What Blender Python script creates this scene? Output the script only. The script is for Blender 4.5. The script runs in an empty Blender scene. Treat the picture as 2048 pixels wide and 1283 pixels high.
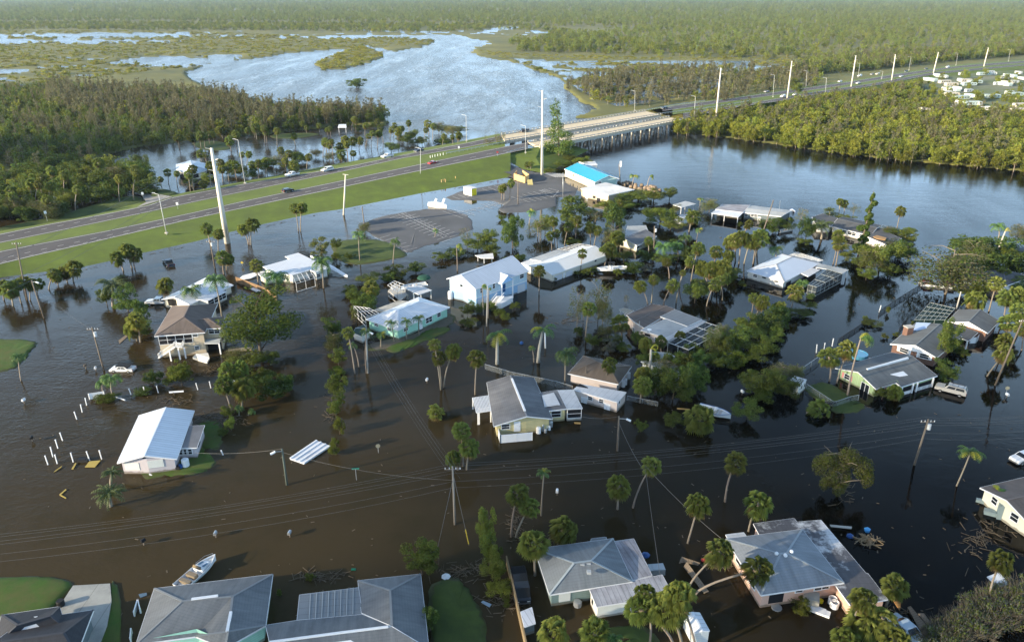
import bpy, math, random
import numpy as np
from mathutils import Vector, Matrix
from math import sin, cos, pi, radians
R = random.Random(11)
NR = np.random.RandomState(5)
S = bpy.context.scene
C = S.collection
# ------------------------------------------------------------------ camera, light, exposure
F = 1504.0; CX, CY = 1024.0, 641.5; TH = radians(23.5); H = 67.0   # a 2048 x 1283 survey of the photograph
cd = bpy.data.cameras.new('camera'); cam = bpy.data.objects.new('camera', cd); C.objects.link(cam)
cam.location = (0, 0, H); cam.rotation_euler = (pi/2 - TH, 0, 0)
cd.sensor_width = 36; cd.lens = 36*F/2048; cd.clip_start = 0.5; cd.clip_end = 40000
S.camera = cam
SUN_DIR = Vector((-0.90, -0.44, 0.285)).normalized()      # towards the sun
w = bpy.data.worlds.new('World'); S.world = w; w.use_nodes = True
wn = w.node_tree; bg = wn.nodes['Background']
sky = wn.nodes.new('ShaderNodeTexSky'); sky.sky_type = 'NISHITA'; sky.sun_disc = False
sky.sun_elevation = math.asin(SUN_DIR.z); sky.sun_rotation = math.atan2(SUN_DIR.x, SUN_DIR.y)
sky.air_density = 1.0; sky.dust_density = 1.0; sky.ozone_density = 1.5; sky.altitude = 10

# broken bright cloud low over the horizon, clear sky overhead
_tc = wn.nodes.new('ShaderNodeTexCoord'); _mp = wn.nodes.new('ShaderNodeMapping'); _mp.inputs['Scale'].default_value = (1, 1, 3.2); wn.links.new(_tc.outputs['Generated'], _mp.inputs[0])
_no = wn.nodes.new('ShaderNodeTexNoise'); _no.inputs['Scale'].default_value = 3.4; _no.inputs['Detail'].default_value = 7; _no.inputs['Roughness'].default_value = .6; wn.links.new(_mp.outputs[0], _no.inputs['Vector'])
_r = wn.nodes.new('ShaderNodeMapRange'); _r.inputs[1].default_value = .40; _r.inputs[2].default_value = .62; wn.links.new(_no.outputs[0], _r.inputs[0])
_sx = wn.nodes.new('ShaderNodeSeparateXYZ'); wn.links.new(_tc.outputs['Generated'], _sx.inputs[0]); _e = wn.nodes.new('ShaderNodeMapRange'); _e.inputs[1].default_value = .56; _e.inputs[2].default_value = .28; wn.links.new(_sx.outputs[2], _e.inputs[0])
_m = wn.nodes.new('ShaderNodeMath'); _m.operation = 'MULTIPLY'; wn.links.new(_r.outputs[0], _m.inputs[0]); wn.links.new(_e.outputs[0], _m.inputs[1])
_mx = wn.nodes.new('ShaderNodeMix'); _mx.data_type = 'RGBA'; wn.links.new(_m.outputs[0], _mx.inputs[0]); wn.links.new(sky.outputs[0], _mx.inputs[6]); _mx.inputs[7].default_value = (8.2, 12.4, 17.2, 1)
wn.links.new(_mx.outputs[2], bg.inputs[0]); bg.inputs[1].default_value = 0.084
sl = bpy.data.lights.new('sun', 'SUN'); sl.energy = 4.7; sl.angle = radians(0.6); sl.color = (1.0, 0.85, 0.62)
sun = bpy.data.objects.new('sun', sl); C.objects.link(sun); sun.location = (-300, -200, 200)
sun.rotation_euler = SUN_DIR.to_track_quat('Z', 'Y').to_euler()
vs = S.view_settings; vs.view_transform = 'Standard'; vs.look = 'None'; vs.gamma = 1; vs.exposure = 1.58
try:
    S.cycles.max_bounces = 6; S.cycles.diffuse_bounces = 2; S.cycles.glossy_bounces = 3; S.cycles.transmission_bounces = 4
    S.cycles.volume_bounces = 0; S.cycles.transparent_max_bounces = 24; S.cycles.caustics_reflective = False; S.cycles.caustics_refractive = False
    S.cycles.volume_step_rate = 4
except Exception: pass

# ------------------------------------------------------------------ survey helpers (pixel of the photo -> point in the place)
def ray(px, py):
    x = (px-CX)/F; y = -(py-CY)/F
    return Vector((x, cos(TH)+y*sin(TH), -sin(TH)+y*cos(TH)))
def P(px, py, z=0.0):
    d = ray(px, py); t = (z-H)/d.z
    return Vector((d.x*t, d.y*t, z))
def TOP(base, px, py):          # the point seen at px, py in the upright plane through base
    d = ray(px, py); t = base.y/d.y
    return Vector((d.x*t, base.y, H+d.z*t))
def PXM(base):                  # photo pixels per metre at a point
    d = Vector((0, cos(TH), -sin(TH))).dot(base-Vector((0, 0, H)))
    return F/d
def PIX(v):                     # back to the photo's pixel
    q = v-Vector((0, 0, H)); d = q.y*cos(TH)-q.z*sin(TH); u = q.y*sin(TH)+q.z*cos(TH)
    return CX+F*q.x/d, CY-F*u/d

# ------------------------------------------------------------------ materials
MATS = {}
def mat(name, col, rough=.8, var=.12, scale=1.5, metal=0., pat=None, col2=None, bump=0., spec=.3, perobj=0., coord='Object', trans=0., emit=0., thr=.5, soft=.15, hue=0., streak=0., tide=False):
    """one procedural material: base colour with noise, an optional pattern in metres, optional second colour in blotches"""
    if name in MATS: return MATS[name]
    m = bpy.data.materials.new(name); m.use_nodes = True; MATS[name] = m
    nt = m.node_tree; N = nt.nodes; L = nt.links; b = N['Principled BSDF']
    b.inputs['Roughness'].default_value = rough; b.inputs['Metallic'].default_value = metal
    b.inputs['Specular IOR Level'].default_value = spec
    tc = N.new('ShaderNodeTexCoord'); co = tc.outputs[coord]
    no = N.new('ShaderNodeTexNoise'); no.inputs['Scale'].default_value = scale; no.inputs['Detail'].default_value = 5; no.inputs['Roughness'].default_value = .65
    L.new(co, no.inputs['Vector'])
    mx = N.new('ShaderNodeMix'); mx.data_type = 'RGBA'
    d = [max(0, c*(1-var)) for c in col[:3]]+[1]; u = [min(1, c*(1+var)) for c in col[:3]]+[1]
    mx.inputs[6].default_value = d; mx.inputs[7].default_value = u
    L.new(no.outputs[0], mx.inputs[0]); out = mx.outputs[2]
    if col2 is not None:
        n2 = N.new('ShaderNodeTexNoise'); n2.inputs['Scale'].default_value = scale*.35; n2.inputs['Detail'].default_value = 7; n2.inputs['Roughness'].default_value = .7
        L.new(co, n2.inputs['Vector'])
        r = N.new('ShaderNodeMapRange'); r.inputs[1].default_value = thr-soft; r.inputs[2].default_value = thr+soft
        L.new(n2.outputs[0], r.inputs[0])
        m2 = N.new('ShaderNodeMix'); m2.data_type = 'RGBA'; L.new(r.outputs[0], m2.inputs[0]); L.new(out, m2.inputs[6]); m2.inputs[7].default_value = (*col2[:3], 1); out = m2.outputs[2]
    if pat in ('shingle', 'seam', 'roll', 'plank', 'siding') and streak:
        su = N.new('ShaderNodeTexCoord'); sm = N.new('ShaderNodeMapping'); sm.inputs['Scale'].default_value = (1.3, .16, 1); L.new(su.outputs['UV'], sm.inputs[0])
        sn = N.new('ShaderNodeTexNoise'); sn.inputs['Scale'].default_value = 1.0; sn.inputs['Detail'].default_value = 6; sn.inputs['Roughness'].default_value = .7; L.new(sm.outputs[0], sn.inputs['Vector'])
        sr = N.new('ShaderNodeMapRange'); sr.inputs[1].default_value = .36; sr.inputs[2].default_value = .66; sr.inputs[3].default_value = 1-streak; sr.inputs[4].default_value = 1+streak*.45; L.new(sn.outputs[0], sr.inputs[0])
        sv = N.new('ShaderNodeHueSaturation'); L.new(sr.outputs[0], sv.inputs['Value']); L.new(out, sv.inputs['Color']); out = sv.outputs[0]
    if tide:
        gp = N.new('ShaderNodeNewGeometry'); gs = N.new('ShaderNodeSeparateXYZ'); L.new(gp.outputs['Position'], gs.inputs[0]); gn = N.new('ShaderNodeTexNoise'); gn.inputs['Scale'].default_value = 1.1; gn.inputs['Detail'].default_value = 4; L.new(gp.outputs['Position'], gn.inputs['Vector'])
        ga = N.new('ShaderNodeMath'); ga.operation = 'MULTIPLY_ADD'; ga.inputs[1].default_value = -.55; L.new(gn.outputs[0], ga.inputs[0]); L.new(gs.outputs[2], ga.inputs[2])
        gr = N.new('ShaderNodeMapRange'); gr.inputs[1].default_value = -.02; gr.inputs[2].default_value = .16; gr.inputs[3].default_value = .75; gr.inputs[4].default_value = 0; L.new(ga.outputs[0], gr.inputs[0])
        gm_ = N.new('ShaderNodeMix'); gm_.data_type = 'RGBA'; L.new(gr.outputs[0], gm_.inputs[0]); L.new(out, gm_.inputs[6]); gm_.inputs[7].default_value = (.13, .105, .07, 1); out = gm_.outputs[2]
    hgt = None
    if pat:
        sp = N.new('ShaderNodeSeparateXYZ'); uv = N.new('ShaderNodeTexCoord'); L.new(uv.outputs['UV'], sp.inputs[0])
        def stripes(sock, period, width):
            a = N.new('ShaderNodeMath'); a.operation = 'DIVIDE'; L.new(sock, a.inputs[0]); a.inputs[1].default_value = period
            f = N.new('ShaderNodeMath'); f.operation = 'FRACT'; L.new(a.outputs[0], f.inputs[0])
            g = N.new('ShaderNodeMath'); g.operation = 'LESS_THAN'; L.new(f.outputs[0], g.inputs[0]); g.inputs[1].default_value = width
            return g.outputs[0]
        if pat == 'seam': s_ = stripes(sp.outputs[0], .62, .17); k = .72
        elif pat == 'shingle': s_ = stripes(sp.outputs[1], .34, .3); k = .93
        elif pat == 'siding': s_ = stripes(sp.outputs[1], .3, .2); k = .86
        elif pat == 'plank': s_ = stripes(sp.outputs[0], .3, .14); k = .6
        elif pat == 'roll': s_ = stripes(sp.outputs[1], 1.0, .06); k = .72
        elif pat == 'slab': s_ = stripes(sp.outputs[0], 3.0, .03); k = .7
        elif pat == 'brick':
            br = N.new('ShaderNodeTexBrick'); L.new(uv.outputs['UV'], br.inputs['Vector']); br.inputs['Scale'].default_value = 1
            br.inputs['Brick Width'].default_value = .5; br.inputs['Row Height'].default_value = .18; br.inputs['Mortar Size'].default_value = .025
            s_ = br.outputs['Fac']; k = 1.7
        m3 = N.new('ShaderNodeMix'); m3.data_type = 'RGBA'; m3.blend_type = 'MULTIPLY'; L.new(s_, m3.inputs[0]); L.new(out, m3.inputs[6]); m3.inputs[7].default_value = (k, k, k, 1); out = m3.outputs[2]
        hgt = s_
    if perobj:
        oi = N.new('ShaderNodeObjectInfo'); hs = N.new('ShaderNodeHueSaturation')
        mr = N.new('ShaderNodeMapRange'); mr.inputs[3].default_value = 1-perobj; mr.inputs[4].default_value = 1+perobj; L.new(oi.outputs['Random'], mr.inputs[0])
        mh = N.new('ShaderNodeMapRange'); mh.inputs[3].default_value = .5-.022-hue; mh.inputs[4].default_value = .5+.008; 
        ml = N.new('ShaderNodeMath'); ml.operation = 'MULTIPLY'; ml.inputs[1].default_value = 7.31; L.new(oi.outputs['Random'], ml.inputs[0])
        fr = N.new('ShaderNodeMath'); fr.operation = 'FRACT'; L.new(ml.outputs[0], fr.inputs[0]); L.new(fr.outputs[0], mh.inputs[0])
        L.new(mr.outputs[0], hs.inputs['Value']); L.new(mh.outputs[0], hs.inputs['Hue']); L.new(out, hs.inputs['Color']); out = hs.outputs[0]
    L.new(out, b.inputs['Base Color'])
    if bump or hgt is not None:
        bp = N.new('ShaderNodeBump'); bp.inputs['Strength'].default_value = bump or .25; bp.inputs['Distance'].default_value = .05
        L.new(hgt if hgt is not None else no.outputs[0], bp.inputs['Height']); L.new(bp.outputs[0], b.inputs['Normal'])
    if trans:
        tr = N.new('ShaderNodeBsdfTranslucent'); L.new(out, tr.inputs[0]); ms = N.new('ShaderNodeMixShader'); ms.inputs[0].default_value = trans
        L.new(b.outputs[0], ms.inputs[1]); L.new(tr.outputs[0], ms.inputs[2]); L.new(ms.outputs[0], N['Material Output'].inputs[0])
    if emit:
        b.inputs['Emission Color'].default_value = (*col[:3], 1); b.inputs['Emission Strength'].default_value = emit
    return m
def screen_mat(name, col, alpha):
    if name in MATS: return MATS[name]
    m = mat(name, col, .6, .1); m.node_tree.nodes['Principled BSDF'].inputs['Alpha'].default_value = alpha
    return m

# ------------------------------------------------------------------ mesh builder
class MB:
    def __init__(s): s.v = []; s.f = []; s.m = []
    def add(s, vs_, fs, m=0):
        o = len(s.v); s.v += [tuple(v) for v in vs_]; s.f += [tuple(i+o for i in f) for f in fs]; s.m += [m]*len(fs); return s
    def poly(s, pts, m=0): return s.add(pts, [tuple(range(len(pts)))], m)
    def box(s, c, d, m=0, ax=None, az=None):
        """centre, size, direction of its x side (world vector), up"""
        x = Vector(ax).normalized() if ax is not None else Vector((1, 0, 0)); z = Vector(az).normalized() if az is not None else Vector((0, 0, 1))
        y = z.cross(x)
        if y.length < 1e-4: z = Vector((0, 1, 0)); y = z.cross(x)
        y.normalize(); z = x.cross(y).normalized(); c = Vector(c)
        vs_ = [c+x*(i*d[0]/2)+y*(j*d[1]/2)+z*(k*d[2]/2) for k in (-1, 1) for j in (-1, 1) for i in (-1, 1)]
        return s.add(vs_, [(0, 2, 3, 1), (4, 5, 7, 6), (0, 1, 5, 4), (2, 6, 7, 3), (0, 4, 6, 2), (1, 3, 7, 5)], m)
    def bar(s, a, b, w_, m=0, h=None):
        a = Vector(a); b = Vector(b); d = b-a
        if d.length < 1e-5: return s
        return s.box((a+b)/2, (d.length, w_, h or w_), m, ax=d)
    def tube(s, pts, rad, n=6, m=0, cap=True):
        pts = [Vector(p) for p in pts]; rs = rad if hasattr(rad, '__len__') else [rad]*len(pts)
        vs_ = []; fs = []
        for i, p in enumerate(pts):
            d = (pts[min(i+1, len(pts)-1)]-pts[max(i-1, 0)]).normalized()
            u = d.cross(Vector((0.31, 0.95, 0.02)) if abs(d.y) < .9 else Vector((1, 0, 0))).normalized(); v = d.cross(u)
            vs_ += [p+(u*cos(2*pi*k/n)+v*sin(2*pi*k/n))*rs[i] for k in range(n)]
        for i in range(len(pts)-1):
            for k in range(n): fs.append((i*n+k, i*n+(k+1) % n, (i+1)*n+(k+1) % n, (i+1)*n+k))
        if cap: fs += [tuple(range(n))[::-1], tuple(range((len(pts)-1)*n, len(pts)*n))]
        return s.add(vs_, fs, m)
    def prism(s, pts, z0, z1, m=0, mside=None):
        n = len(pts); a = [Vector((p[0], p[1], z0)) for p in pts]; b = [Vector((p[0], p[1], z1)) for p in pts]
        s.add(b, [tuple(range(n))], m); s.add(a, [tuple(range(n))[::-1]], m)
        return s.add(a+b, [(i, (i+1) % n, n+(i+1) % n, n+i) for i in range(n)], m if mside is None else mside)
    def lathe(s, c, prof, n=12, m=0):
        vs_ = []; fs = []
        for r, z in prof: vs_ += [Vector(c)+Vector((r*cos(2*pi*k/n), r*sin(2*pi*k/n), z)) for k in range(n)]
        for i in range(len(prof)-1):
            for k in range(n): fs.append((i*n+k, i*n+(k+1) % n, (i+1)*n+(k+1) % n, (i+1)*n+k))
        fs.append(tuple(range((len(prof)-1)*n, len(prof)*n)))
        return s.add(vs_, fs, m)
    def mesh(s, name, mats, off=(0, 0, 0), smooth=False, uvdir=None):
        me = bpy.data.meshes.new(name); v = np.array(s.v, dtype=float).reshape(-1, 3)-np.array(off)
        me.from_pydata(v.tolist(), [], s.f)
        for m in (mats if isinstance(mats, (list, tuple)) else [mats]): me.materials.append(m)
        n = len(me.polygons)
        me.polygons.foreach_set('material_index', np.array(s.m, dtype=np.int32))
        if smooth: me.polygons.foreach_set('use_smooth', np.ones(n, dtype=bool))
        if n and n < 20000:
            uv = me.uv_layers.new(name='UVMap'); lo = np.empty(len(me.loops), dtype=np.int32); me.loops.foreach_get('vertex_index', lo)
            ls = np.empty(n, dtype=np.int32); me.polygons.foreach_get('loop_start', ls); lt = np.empty(n, dtype=np.int32); me.polygons.foreach_get('loop_total', lt)
            nn = np.empty(n*3); me.polygons.foreach_get('normal', nn); nn = nn.reshape(-1, 3)
            u = np.cross(np.array([0, 0, 1.]), nn); ln = np.linalg.norm(u, axis=1); flat = ln < .03
            dflt = np.array(uvdir if uvdir is not None else (1., 0, 0)); u[flat] = dflt/np.linalg.norm(dflt); ln[flat] = 1; u /= ln[:, None]
            vv = np.cross(nn, u); pi_ = np.repeat(np.arange(n), lt); pos = v[lo]+np.array(off)
            o = np.empty((len(lo), 2)); o[:, 0] = (pos*u[pi_]).sum(1); o[:, 1] = (pos*vv[pi_]).sum(1); uv.data.foreach_set('uv', o.ravel())
        me.update(); return me
    def build(s, name, mats, parent=None, smooth=False, off=None, uvdir=None):
        """link as ONE object; its points are in world space unless the parent is a prototype at the origin"""
        off = (parent_loc(parent) if off is None else off) if parent is not None else (off or (0, 0, 0))
        o = bpy.data.objects.new(name, s.mesh(name, mats, off, smooth, uvdir)); C.objects.link(o)
        if parent is not None: o.parent = parent
        else: o.location = off
        return o
WL = {}
def parent_loc(p):
    v = Vector((0, 0, 0))
    while p is not None: v += p.location; p = p.parent
    return v
def tag(o, label=None, cat=None, group=None, kind=None):
    if label: o['label'] = label
    if cat: o['category'] = cat
    if group: o['group'] = group
    if kind: o['kind'] = kind
    return o
def thing(name, label, cat, loc=(0, 0, 0), group=None, rz=0, col=None):
    o = bpy.data.objects.new(name, None); (col or C).objects.link(o); o.location = loc; o.rotation_euler = (0, 0, rz); o.empty_display_size = .5
    return tag(o, label, cat, group)
def child(name, mesh, parent):
    o = bpy.data.objects.new(name, mesh); C.objects.link(o); o.parent = parent; return o
def copy_tree(o, parent=None):
    c = o.copy(); C.objects.link(c)
    if parent is not None: c.parent = parent
    for ch in o.children: copy_tree(ch, c)
    return c
LM = []       # (name, point) landmarks for labels
def near(p, no=()):
    return min(((q-p).length, n) for n, q in LM if n not in no)[1]
PEND = {}     # labels given at the end, when all of a kind stand
def later(o, what, loc, cat, group, how='standing in floodwater'):
    tag(o, None, cat, group); PEND.setdefault((what, near(Vector(loc)[:2] and Vector(loc)), how), []).append((o, Vector(loc)))
ORD = 'first second third fourth fifth sixth seventh eighth ninth tenth eleventh twelfth thirteenth fourteenth fifteenth sixteenth seventeenth eighteenth nineteenth twentieth'.split()
ORD += ['twenty-'+o for o in ORD[:9]]+['thirtieth']+['thirty-'+o for o in ORD[:9]]+['fortieth']
def ordn(i):
    return ORD[i] if i < len(ORD) else 'number %d' % (i+1)
def give_labels():
    for (what, lm, how), L_ in PEND.items():
        L_.sort(key=lambda t: PIX(t[1])[0])
        for i, (o, l) in enumerate(L_):
            if len(L_) == 1: o['label'] = '%s beside %s' % (what, lm)
            elif len(L_) == 2: o['label'] = '%s beside %s, %s of the two' % (what, lm, 'left' if i == 0 else 'right')
            else: o['label'] = '%s beside %s, %s from left' % (what, lm, ordn(i)) if i < len(L_)-1 else '%s beside %s, rightmost there' % (what, lm)

# palette
M_white = mat('white_paint', (.78, .79, .80), .5, .05, .8)
M_trim = mat('white_trim', (.8, .8, .8), .5, .04)
M_glass = mat('window_glass', (.02, .025, .03), .08, .2, 3, spec=.6)
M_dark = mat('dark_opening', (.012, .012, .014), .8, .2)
M_conc = mat('concrete', (.42, .40, .36), .9, .18, .4, bump=.1)
M_wood = mat('weathered_wood', (.22, .17, .12), .9, .25, 3, pat='plank')
M_pole = mat('pole_wood', (.16, .13, .10), .9, .3, 2)
M_galv = mat('galvanised_metal', (.45, .47, .48), .45, .12, 2, metal=.6)
M_black = mat('black_rubber', (.015, .015, .016), .7, .2)
M_screen = screen_mat('insect_screen', (.035, .045, .05), .75)
M_screen_g = screen_mat('green_insect_screen', (.02, .05, .045), .6)
M_wire = mat('wire', (.13, .13, .125), .6, .1)
# ------------------------------------------------------------------ water
def water_material():
    m = bpy.data.materials.new('flood_water'); m.use_nodes = True; nt = m.node_tree; N = nt.nodes; L = nt.links; b = N['Principled BSDF']
    b.inputs['IOR'].default_value = 1.33; b.inputs['Specular IOR Level'].default_value = .20; b.inputs['Specular Tint'].default_value = (1.0, .80, .60, 1)
    geo = N.new('ShaderNodeNewGeometry'); sp = N.new('ShaderNodeSeparateXYZ'); L.new(geo.outputs['Position'], sp.inputs[0])
    def noise(scale, det, sx=1, sy=1, rot=0, rough=.55):
        mp = N.new('ShaderNodeMapping'); mp.inputs['Scale'].default_value = (sx, sy, 1); mp.inputs['Rotation'].default_value = (0, 0, rot)
        L.new(geo.outputs['Position'], mp.inputs[0]); n = N.new('ShaderNodeTexNoise'); n.inputs['Scale'].default_value = scale
        n.inputs['Detail'].default_value = det; n.inputs['Roughness'].default_value = rough; L.new(mp.outputs[0], n.inputs['Vector']); return n.outputs[0]
    def rng(s, a, b_, c=0., d=1.):
        r = N.new('ShaderNodeMapRange'); r.inputs[1].default_value = a; r.inputs[2].default_value = b_; r.inputs[3].default_value = c; r.inputs[4].default_value = d
        L.new(s, r.inputs[0]); return r.outputs[0]
    def math_(op, a, b_):
        n = N.new('ShaderNodeMath'); n.operation = op
        for i, x in enumerate((a, b_)):
            if hasattr(x, 'is_output'): L.new(x, n.inputs[i])
            else: n.inputs[i].default_value = x
        return n.outputs[0]
    def mixc(f, a, b_):
        n = N.new('ShaderNodeMix'); n.data_type = 'RGBA'; L.new(f, n.inputs[0])
        for i, x in ((6, a), (7, b_)):
            if hasattr(x, 'is_output'): L.new(x, n.inputs[i])
            else: n.inputs[i].default_value = (*x, 1)
        return n.outputs[2]
    X, Y = sp.outputs[0], sp.outputs[1]
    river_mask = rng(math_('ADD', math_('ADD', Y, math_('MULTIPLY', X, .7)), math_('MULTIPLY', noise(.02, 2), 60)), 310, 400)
    # silt: street water in the west carries more mud than the deep water of the canal side
    west = rng(math_('ADD', math_('MULTIPLY', X, 1.0), math_('MULTIPLY', noise(.03, 4), 46)), 5, 75, 1, 0)
    near_ = rng(Y, 60, 150, 1, 0)
    silt = math_('MULTIPLY', west, math_('ADD', math_('MULTIPLY', near_, .6), .4))
    col = mixc(silt, (.0022, .0020, .0014), (.058, .042, .020))
    blot = rng(noise(.06, 6, rough=.7), .48, .72)
    col = mixc(math_('MULTIPLY', blot, silt), col, (.030, .026, .010))
    foam_glint = math_('MULTIPLY', river_mask, math_('ADD', math_('MULTIPLY', rng(noise(.05, 9, 1, .16, .35, .8), .5, .72), .6), math_('MULTIPLY', rng(noise(.5, 5, 1, .14, .3, .75), .52, .7), .42)))
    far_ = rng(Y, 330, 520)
    col = mixc(math_('MULTIPLY', math_('MULTIPLY', foam_glint, far_), .8), col, (.55, .66, .74))  # whitecap foam plus sky glints, painted pale into the river colour
    plume = rng(noise(.022, 5, rough=.6), .5, .68); col = mixc(math_('MULTIPLY', math_('MULTIPLY', plume, silt), .85), col, (.062, .045, .022))
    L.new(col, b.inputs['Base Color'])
    # wind: the open river is choppy, the streets are sheltered
    river = math_('ADD', math_('MULTIPLY', rng(math_('ADD', Y, math_('MULTIPLY', noise(.02, 2), 60)), 390, 470), .9), math_('MULTIPLY', river_mask, .10))
    lee = rng(math_('ADD', X, math_('MULTIPLY', noise(.03, 2), 40)), -42, -8, 1, 0)
    lee = math_('MULTIPLY', lee, rng(Y, 60, 110, .4, 1))
    streak = rng(noise(.05, 6, 1, .22, .35, .7), .42, .62)
    chop = math_('ADD', math_('MULTIPLY', river, 1.0), math_('MULTIPLY', lee, .17))
    h1 = noise(.9, 3, 1.0, 1.5, .2); h2 = noise(2.6, 2, .8, 1.3, .5); h3 = noise(.16, 4, .6, 1.3, .3)
    hh = math_('ADD', math_('ADD', math_('MULTIPLY', h1, .6), math_('MULTIPLY', h2, .25)), math_('MULTIPLY', h3, 1.2))
    st = math_('ADD', math_('MULTIPLY', chop, math_('ADD', math_('MULTIPLY', streak, 1.0), .35)), .035)
    bp = N.new('ShaderNodeBump'); bp.inputs['Distance'].default_value = .5; L.new(hh, bp.inputs['Height']); L.new(st, bp.inputs['Strength'])
    L.new(bp.outputs[0], b.inputs['Normal'])
    rg = math_('ADD', math_('MULTIPLY', chop, .16), .035); L.new(rg, b.inputs['Roughness'])
    return m
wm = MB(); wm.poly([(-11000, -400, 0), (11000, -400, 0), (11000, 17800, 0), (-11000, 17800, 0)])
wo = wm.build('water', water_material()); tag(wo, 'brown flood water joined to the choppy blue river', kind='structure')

# unseen thin clouds, added to dim sunlight on the neighbourhood and left wood
def added_cloud(label, gx, gy, rx, ry, alt, seed, clear):
    q_ = random.Random(seed); k = alt/SUN_DIR.z; c = Vector((gx+SUN_DIR.x*k, gy+SUN_DIR.y*k, alt)); mb = MB(); m_ = bpy.data.materials.get('added_cloud_%d' % seed)
    for i in range(26):
        a = i*2.4; r_ = math.sqrt(i/26); p = c+Vector((cos(a)*rx*r_*.75, sin(a)*ry*r_*.75, q_.uniform(-12, 12))); s_ = q_.uniform(.28, .42)
        mb.lathe(p, [(.01, -24)]+[(rx*s_*sin(t*pi/7), -22*cos(t*pi/7)*(1.6 if t > 3 else .8)) for t in range(1, 7)]+[(.01, 30)], 14)
    m_ = bpy.data.materials.new('added_cloud_%d' % seed); m_.use_nodes = True; nt = m_.node_tree; n_ = nt.nodes; b_ = n_['Principled BSDF']; b_.inputs['Base Color'].default_value = (.9, .9, .9, 1); b_.inputs['Roughness'].default_value = 1; b_.inputs['Alpha'].default_value = clear
    o = mb.build('added_cloud', m_, smooth=True); return tag(o, label, kind='structure')
added_cloud('thin veil added out of view to dim the sun on the neighbourhood', 30, 95, 190, 150, 420, 3, .026)
added_cloud('thin veil added out of view to dim the sun on the left wood', -230, 330, 120, 90, 420, 4, .02)

# ------------------------------------------------------------------ land beyond the highway: one height sheet to the horizon
def inpoly(px, py, poly):
    px = np.asarray(px); py = np.asarray(py); ins = np.zeros(px.shape, bool); n = len(poly)
    for i in range(n):
        x1, y1 = poly[i]; x2, y2 = poly[(i+1) % n]
        c = ((y1 > py) != (y2 > py)) & (px < (x2-x1)*(py-y1)/((y2-y1) or 1e-9)+x1); ins ^= c
    return ins
def PL(s): a = [float(t) for t in s.replace(',', ' ').split()]; return list(zip(a[::2], a[1::2]))
RIVER = PL('''1060 300 1120 250 1194 219 1160 202 1136 182 1122 160 1102 149 1078 143 1050 132 1026 124 978 117 944 105 950 94 982 88 975 82 945 79 930 73 899 70 817 71 700 71
 597 73 610 77 652 79 700 79 740 78 790 76 868 82 869 87 840 95 793 103 759 96 731 92 700 98 652 100 583 106 514 117 429 125 405 134 372 144 380 160 430 182 480 200 549 226 640 226
 700 230 776 240 772 250 700 256 600 268 500 276 420 279 370 285 343 290 285 297 219 312 178 329 86 354 0 372 -150 404 -160 520 0 480 300 425 600 370 900 310''')
CHAN = [PL('-260 80 170 79.5 330 81.5 372 82.5 240 88 0 87.5 -260 89'), PL('-260 70 120 70 206 66 300 67 400 70.5 380 74 206 76 0 75 -260 76'),
        PL('967 64 985 58 1010 54 1040 53 1036 57 1000 61 990 66'), PL('1062 62 1105 64 1102 67 1066 66')]
MOTTLE = [(PL('200 124 300 113 490 108 480 118 405 131 340 140 200 150 60 172 -50 178 0 160 100 140'), .62), (PL('1026 116 1120 122 1380 122 1640 118 1650 150 1400 190 1240 215 1190 200 1140 170 1110 145 1040 128'), .5),
          (PL('-200 120 60 112 230 118 200 150 60 172 -200 190'), .43), (PL('-200 66 1000 58 1100 70 600 78 -200 80'), .40)]
ISLE = [PL('628 132 640 121 680 106 720 93 765 106 768 115 740 126 700 136 650 141')]
RBANK = PL('1365 262 1350 271 1384 272 1453 279 1539 291 1648 306 1755 320 1864 331 1985 341 2060 349 2400 380 2500 112 2300 114 2048 134 1864 152 1762 172 1648 190 1560 206 1473 219 1372 244')
RLAND = PL('1365 262 1350 271 1384 272 1453 279 1539 291 1648 306 1755 320 1864 331 1985 341 2060 349 2400 380 2500 90 1900 100 1480 150 1372 236')
WFOR = PL('-300 172 100 178 200 183 343 188 480 200 549 222 640 222 700 226 776 236 770 245 690 250 600 262 500 272 420 275 370 282 343 287 285 293 219 308 178 325 86 350 0 368 -300 420')
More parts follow.
